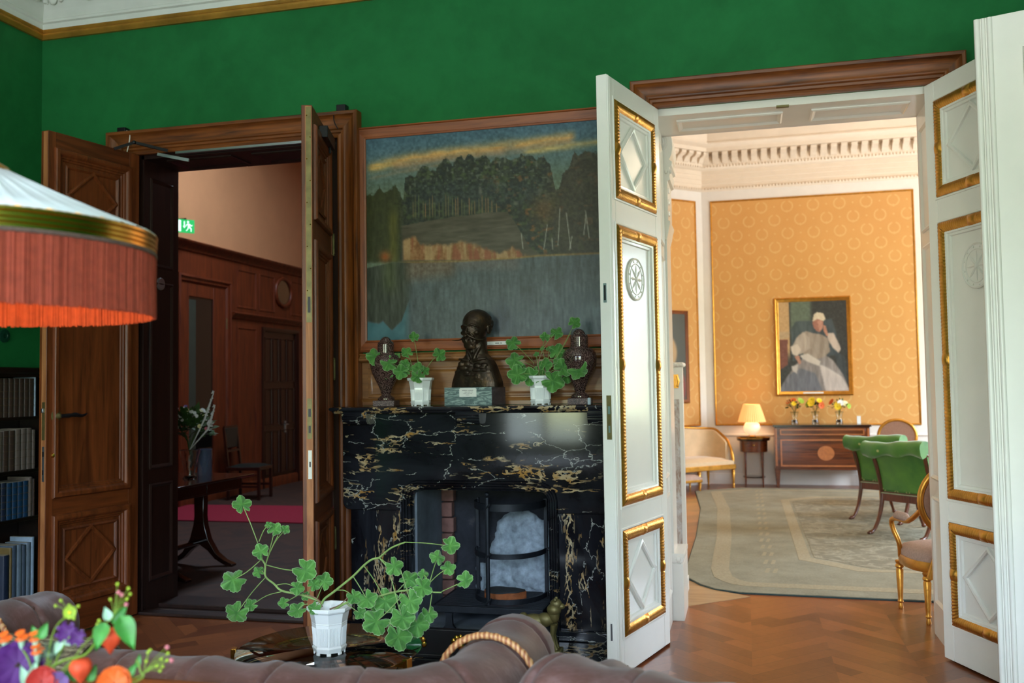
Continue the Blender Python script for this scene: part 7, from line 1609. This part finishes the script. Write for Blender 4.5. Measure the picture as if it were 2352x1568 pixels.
for k in range(n):
    a = 2*PI*k/n; q = LR-.001+rr.uniform(-.002, .002); b_ = a+rr.uniform(-.004, .004); L2 = rr.uniform(1.666, 1.671)
    mb.tube([(LC.x+q*math.cos(a), LC.y+q*math.sin(a), 1.812), (LC.x+(q-.001)*math.cos(b_), LC.y+(q-.001)*math.sin(b_), 1.74), (LC.x+q*math.cos(b_), LC.y+q*math.sin(b_), L2)], .0030, 4)
o = mb.build('fringe', 'fringe', t, 60); o['kind'] = 'stuff'
mb = MB(); mb.tube([(LC.x, LC.y, 1.985), (LC.x, LC.y, ZC)], .006, 8); mb.lathe([(.0, 1.982), (.065, 1.982), (.06, 1.995), (.02, 2.02), (.0, 2.04)], (LC.x, LC.y, 0), 20); mb.build('suspension', 'brass', t, 40)
mb = MB(); mb.ball((LC.x, LC.y, 1.875), (.03, .03, .045), 12, 8); mb.build('bulb', 'bulb', t, 60)
point('fringed_lamp_bulb', (LC.x, LC.y, 1.80), 8, (1.0, .60, .16), .03)

# bookcase on the left wall with its books
t = thing('bookcase', 'dark wooden open bookcase against the left green wall behind the open wooden door leaf', 'bookcase', (-4.64, 4.7, 0))
bx0, bx1, by0, by1 = XL+.003, -4.5, 4.1, 5.30
mb = MB(); mb.box(bx0, bx0+.012, by0, by1, .02, 1.62); mb.build('back_board', 'dark_wood', t, 0)
for y in (by0, by1-.025): mb = MB(); mb.box(bx0+.013, bx1, y, y+.025, 0, 1.62); mb.build('side_board', 'dark_wood', t, 10, .002)
SHZ = [.06, .70, 1.005, 1.345]
for z in SHZ: mb = MB(); mb.box(bx0+.013, bx1, by0+.026, by1-.026, z-.022, z); mb.build('shelf', 'dark_wood', t, 10, .002)
mb = MB(); mb.sweep([(bx0, by0-.02), (bx1, by0-.02), (bx1, by1), (bx0, by1)], [(0, 1.60), (-.01, 1.60), (-.015, 1.62), (-.03, 1.63), (-.035, 1.65), (-.03, 1.66), (0, 1.66)], O=(0,0,0), U=(1,0,0), V=(0,1,0), N=(0,0,1)); mb.box(bx0, bx1, by0-.02, by1, 1.60, 1.66); mb.build('cornice_board', 'dark_wood', t, 30)
BK = {'brown': (64, 48, 40), 'taupe': (104, 92, 84), 'blue': (24, 58, 88), 'navy': (30, 40, 60), 'grey': (112, 128, 142), 'pale': (150, 170, 190), 'ochre': (110, 90, 50), 'slate': (70, 84, 100)}
for k_, c_ in BK.items(): MAT['bk_'+k_] = plain(k_+'_book_cloth', rgb(*c_), .45, var=.18, scale=22)
MAT['page'] = plain('book_pages', rgb(170, 160, 140), .9); MAT['gold_tool'] = plain('gilt_tooling', rgb(92, 78, 54), .6, .1)
def book(mb_y, w_, z, h, d, kind, label, group, bands=True):
    t = thing('book', label, 'book', (bx1-.02-d/2, mb_y+w_/2, z), 0, group=group)
    x1 = bx1-.02; mb = MB(); n = 6; P = []
    for i in range(n+1): a = -PI/2+PI*i/n; P.append((x1-.008+.008*math.cos(a), mb_y+w_/2+w_/2*math.sin(a)))
    P += [(x1-d, mb_y+w_), (x1-d, mb_y)]; mb.prism(P, z, z+h)
    if bands:
        mb.cur = 1
        for q in (.12, .3, .48, .66, .86): mb.box(x1-.003, x1+.0012, mb_y+.004, mb_y+w_-.004, z+h*q, z+h*q+.003)
    mb.build('cover', ['bk_'+kind, 'gold_tool'] if bands else 'bk_'+kind, t, 40)
    mb = MB(); mb.box(x1-d-.001, x1-.012, mb_y+.003, mb_y+w_-.003, z+h, z+h+.0012); mb.build('pages', 'page', t, 0)
ORD = ['first', 'second', 'third', 'fourth', 'fifth', 'sixth', 'seventh', 'eighth', 'ninth', 'tenth', 'eleventh']
def row(z, items, y_end, shelfname, group):
    y = y_end
    for i, (w_, h, kind, desc, bands) in enumerate(items):
        book(y-w_, w_-.0015, z, h, .17, kind, '%s on the %s of the bookcase, %s from the door' % (desc, shelfname, ORD[i]), group, bands); y -= w_
yE = 5.135
row(1.345, [(.016, .275, 'pale', 'slim pale blue book', False)]+[(.043, .245, 'brown', 'dark brown leather book', True)]*7, yE, 'top shelf', 'books on the top shelf')
row(1.005, [(.03, .25, 'taupe', 'grey brown leather book', True)]+[(.046, .262, 'taupe', 'thick taupe half leather book', True)]*2+[(.05, .26, 'taupe', 'broad taupe leather book', True), (.052, .255, 'brown', 'brown leather book', True), (.05, .255, 'brown', 'darker brown leather book', True), (.05, .25, 'taupe', 'taupe leather book', True)], yE, 'second shelf', 'books on the second shelf')
row(.70, [(.022, .235, 'brown', 'thin brown book', True), (.034, .25, 'taupe', 'taupe and blue banded book', True)]+[(.046, .23, 'blue', 'dark blue cloth book', True)]*4+[(.045, .235, 'navy', 'navy cloth book', True)]*2, yE, 'third shelf', 'books on the third shelf')
row(.06, [(.03, .50, 'pale', 'tall pale blue folio', False), (.04, .47, 'grey', 'tall grey folio', False), (.035, .46, 'slate', 'tall slate folio', False), (.045, .47, 'grey', 'wide grey folio', False), (.04, .47, 'slate', 'dark slate folio', False), (.02, .46, 'ochre', 'thin ochre folio', False), (.05, .42, 'navy', 'shorter navy folio', False)], yE, 'bottom shelf', 'folios on the bottom shelf')
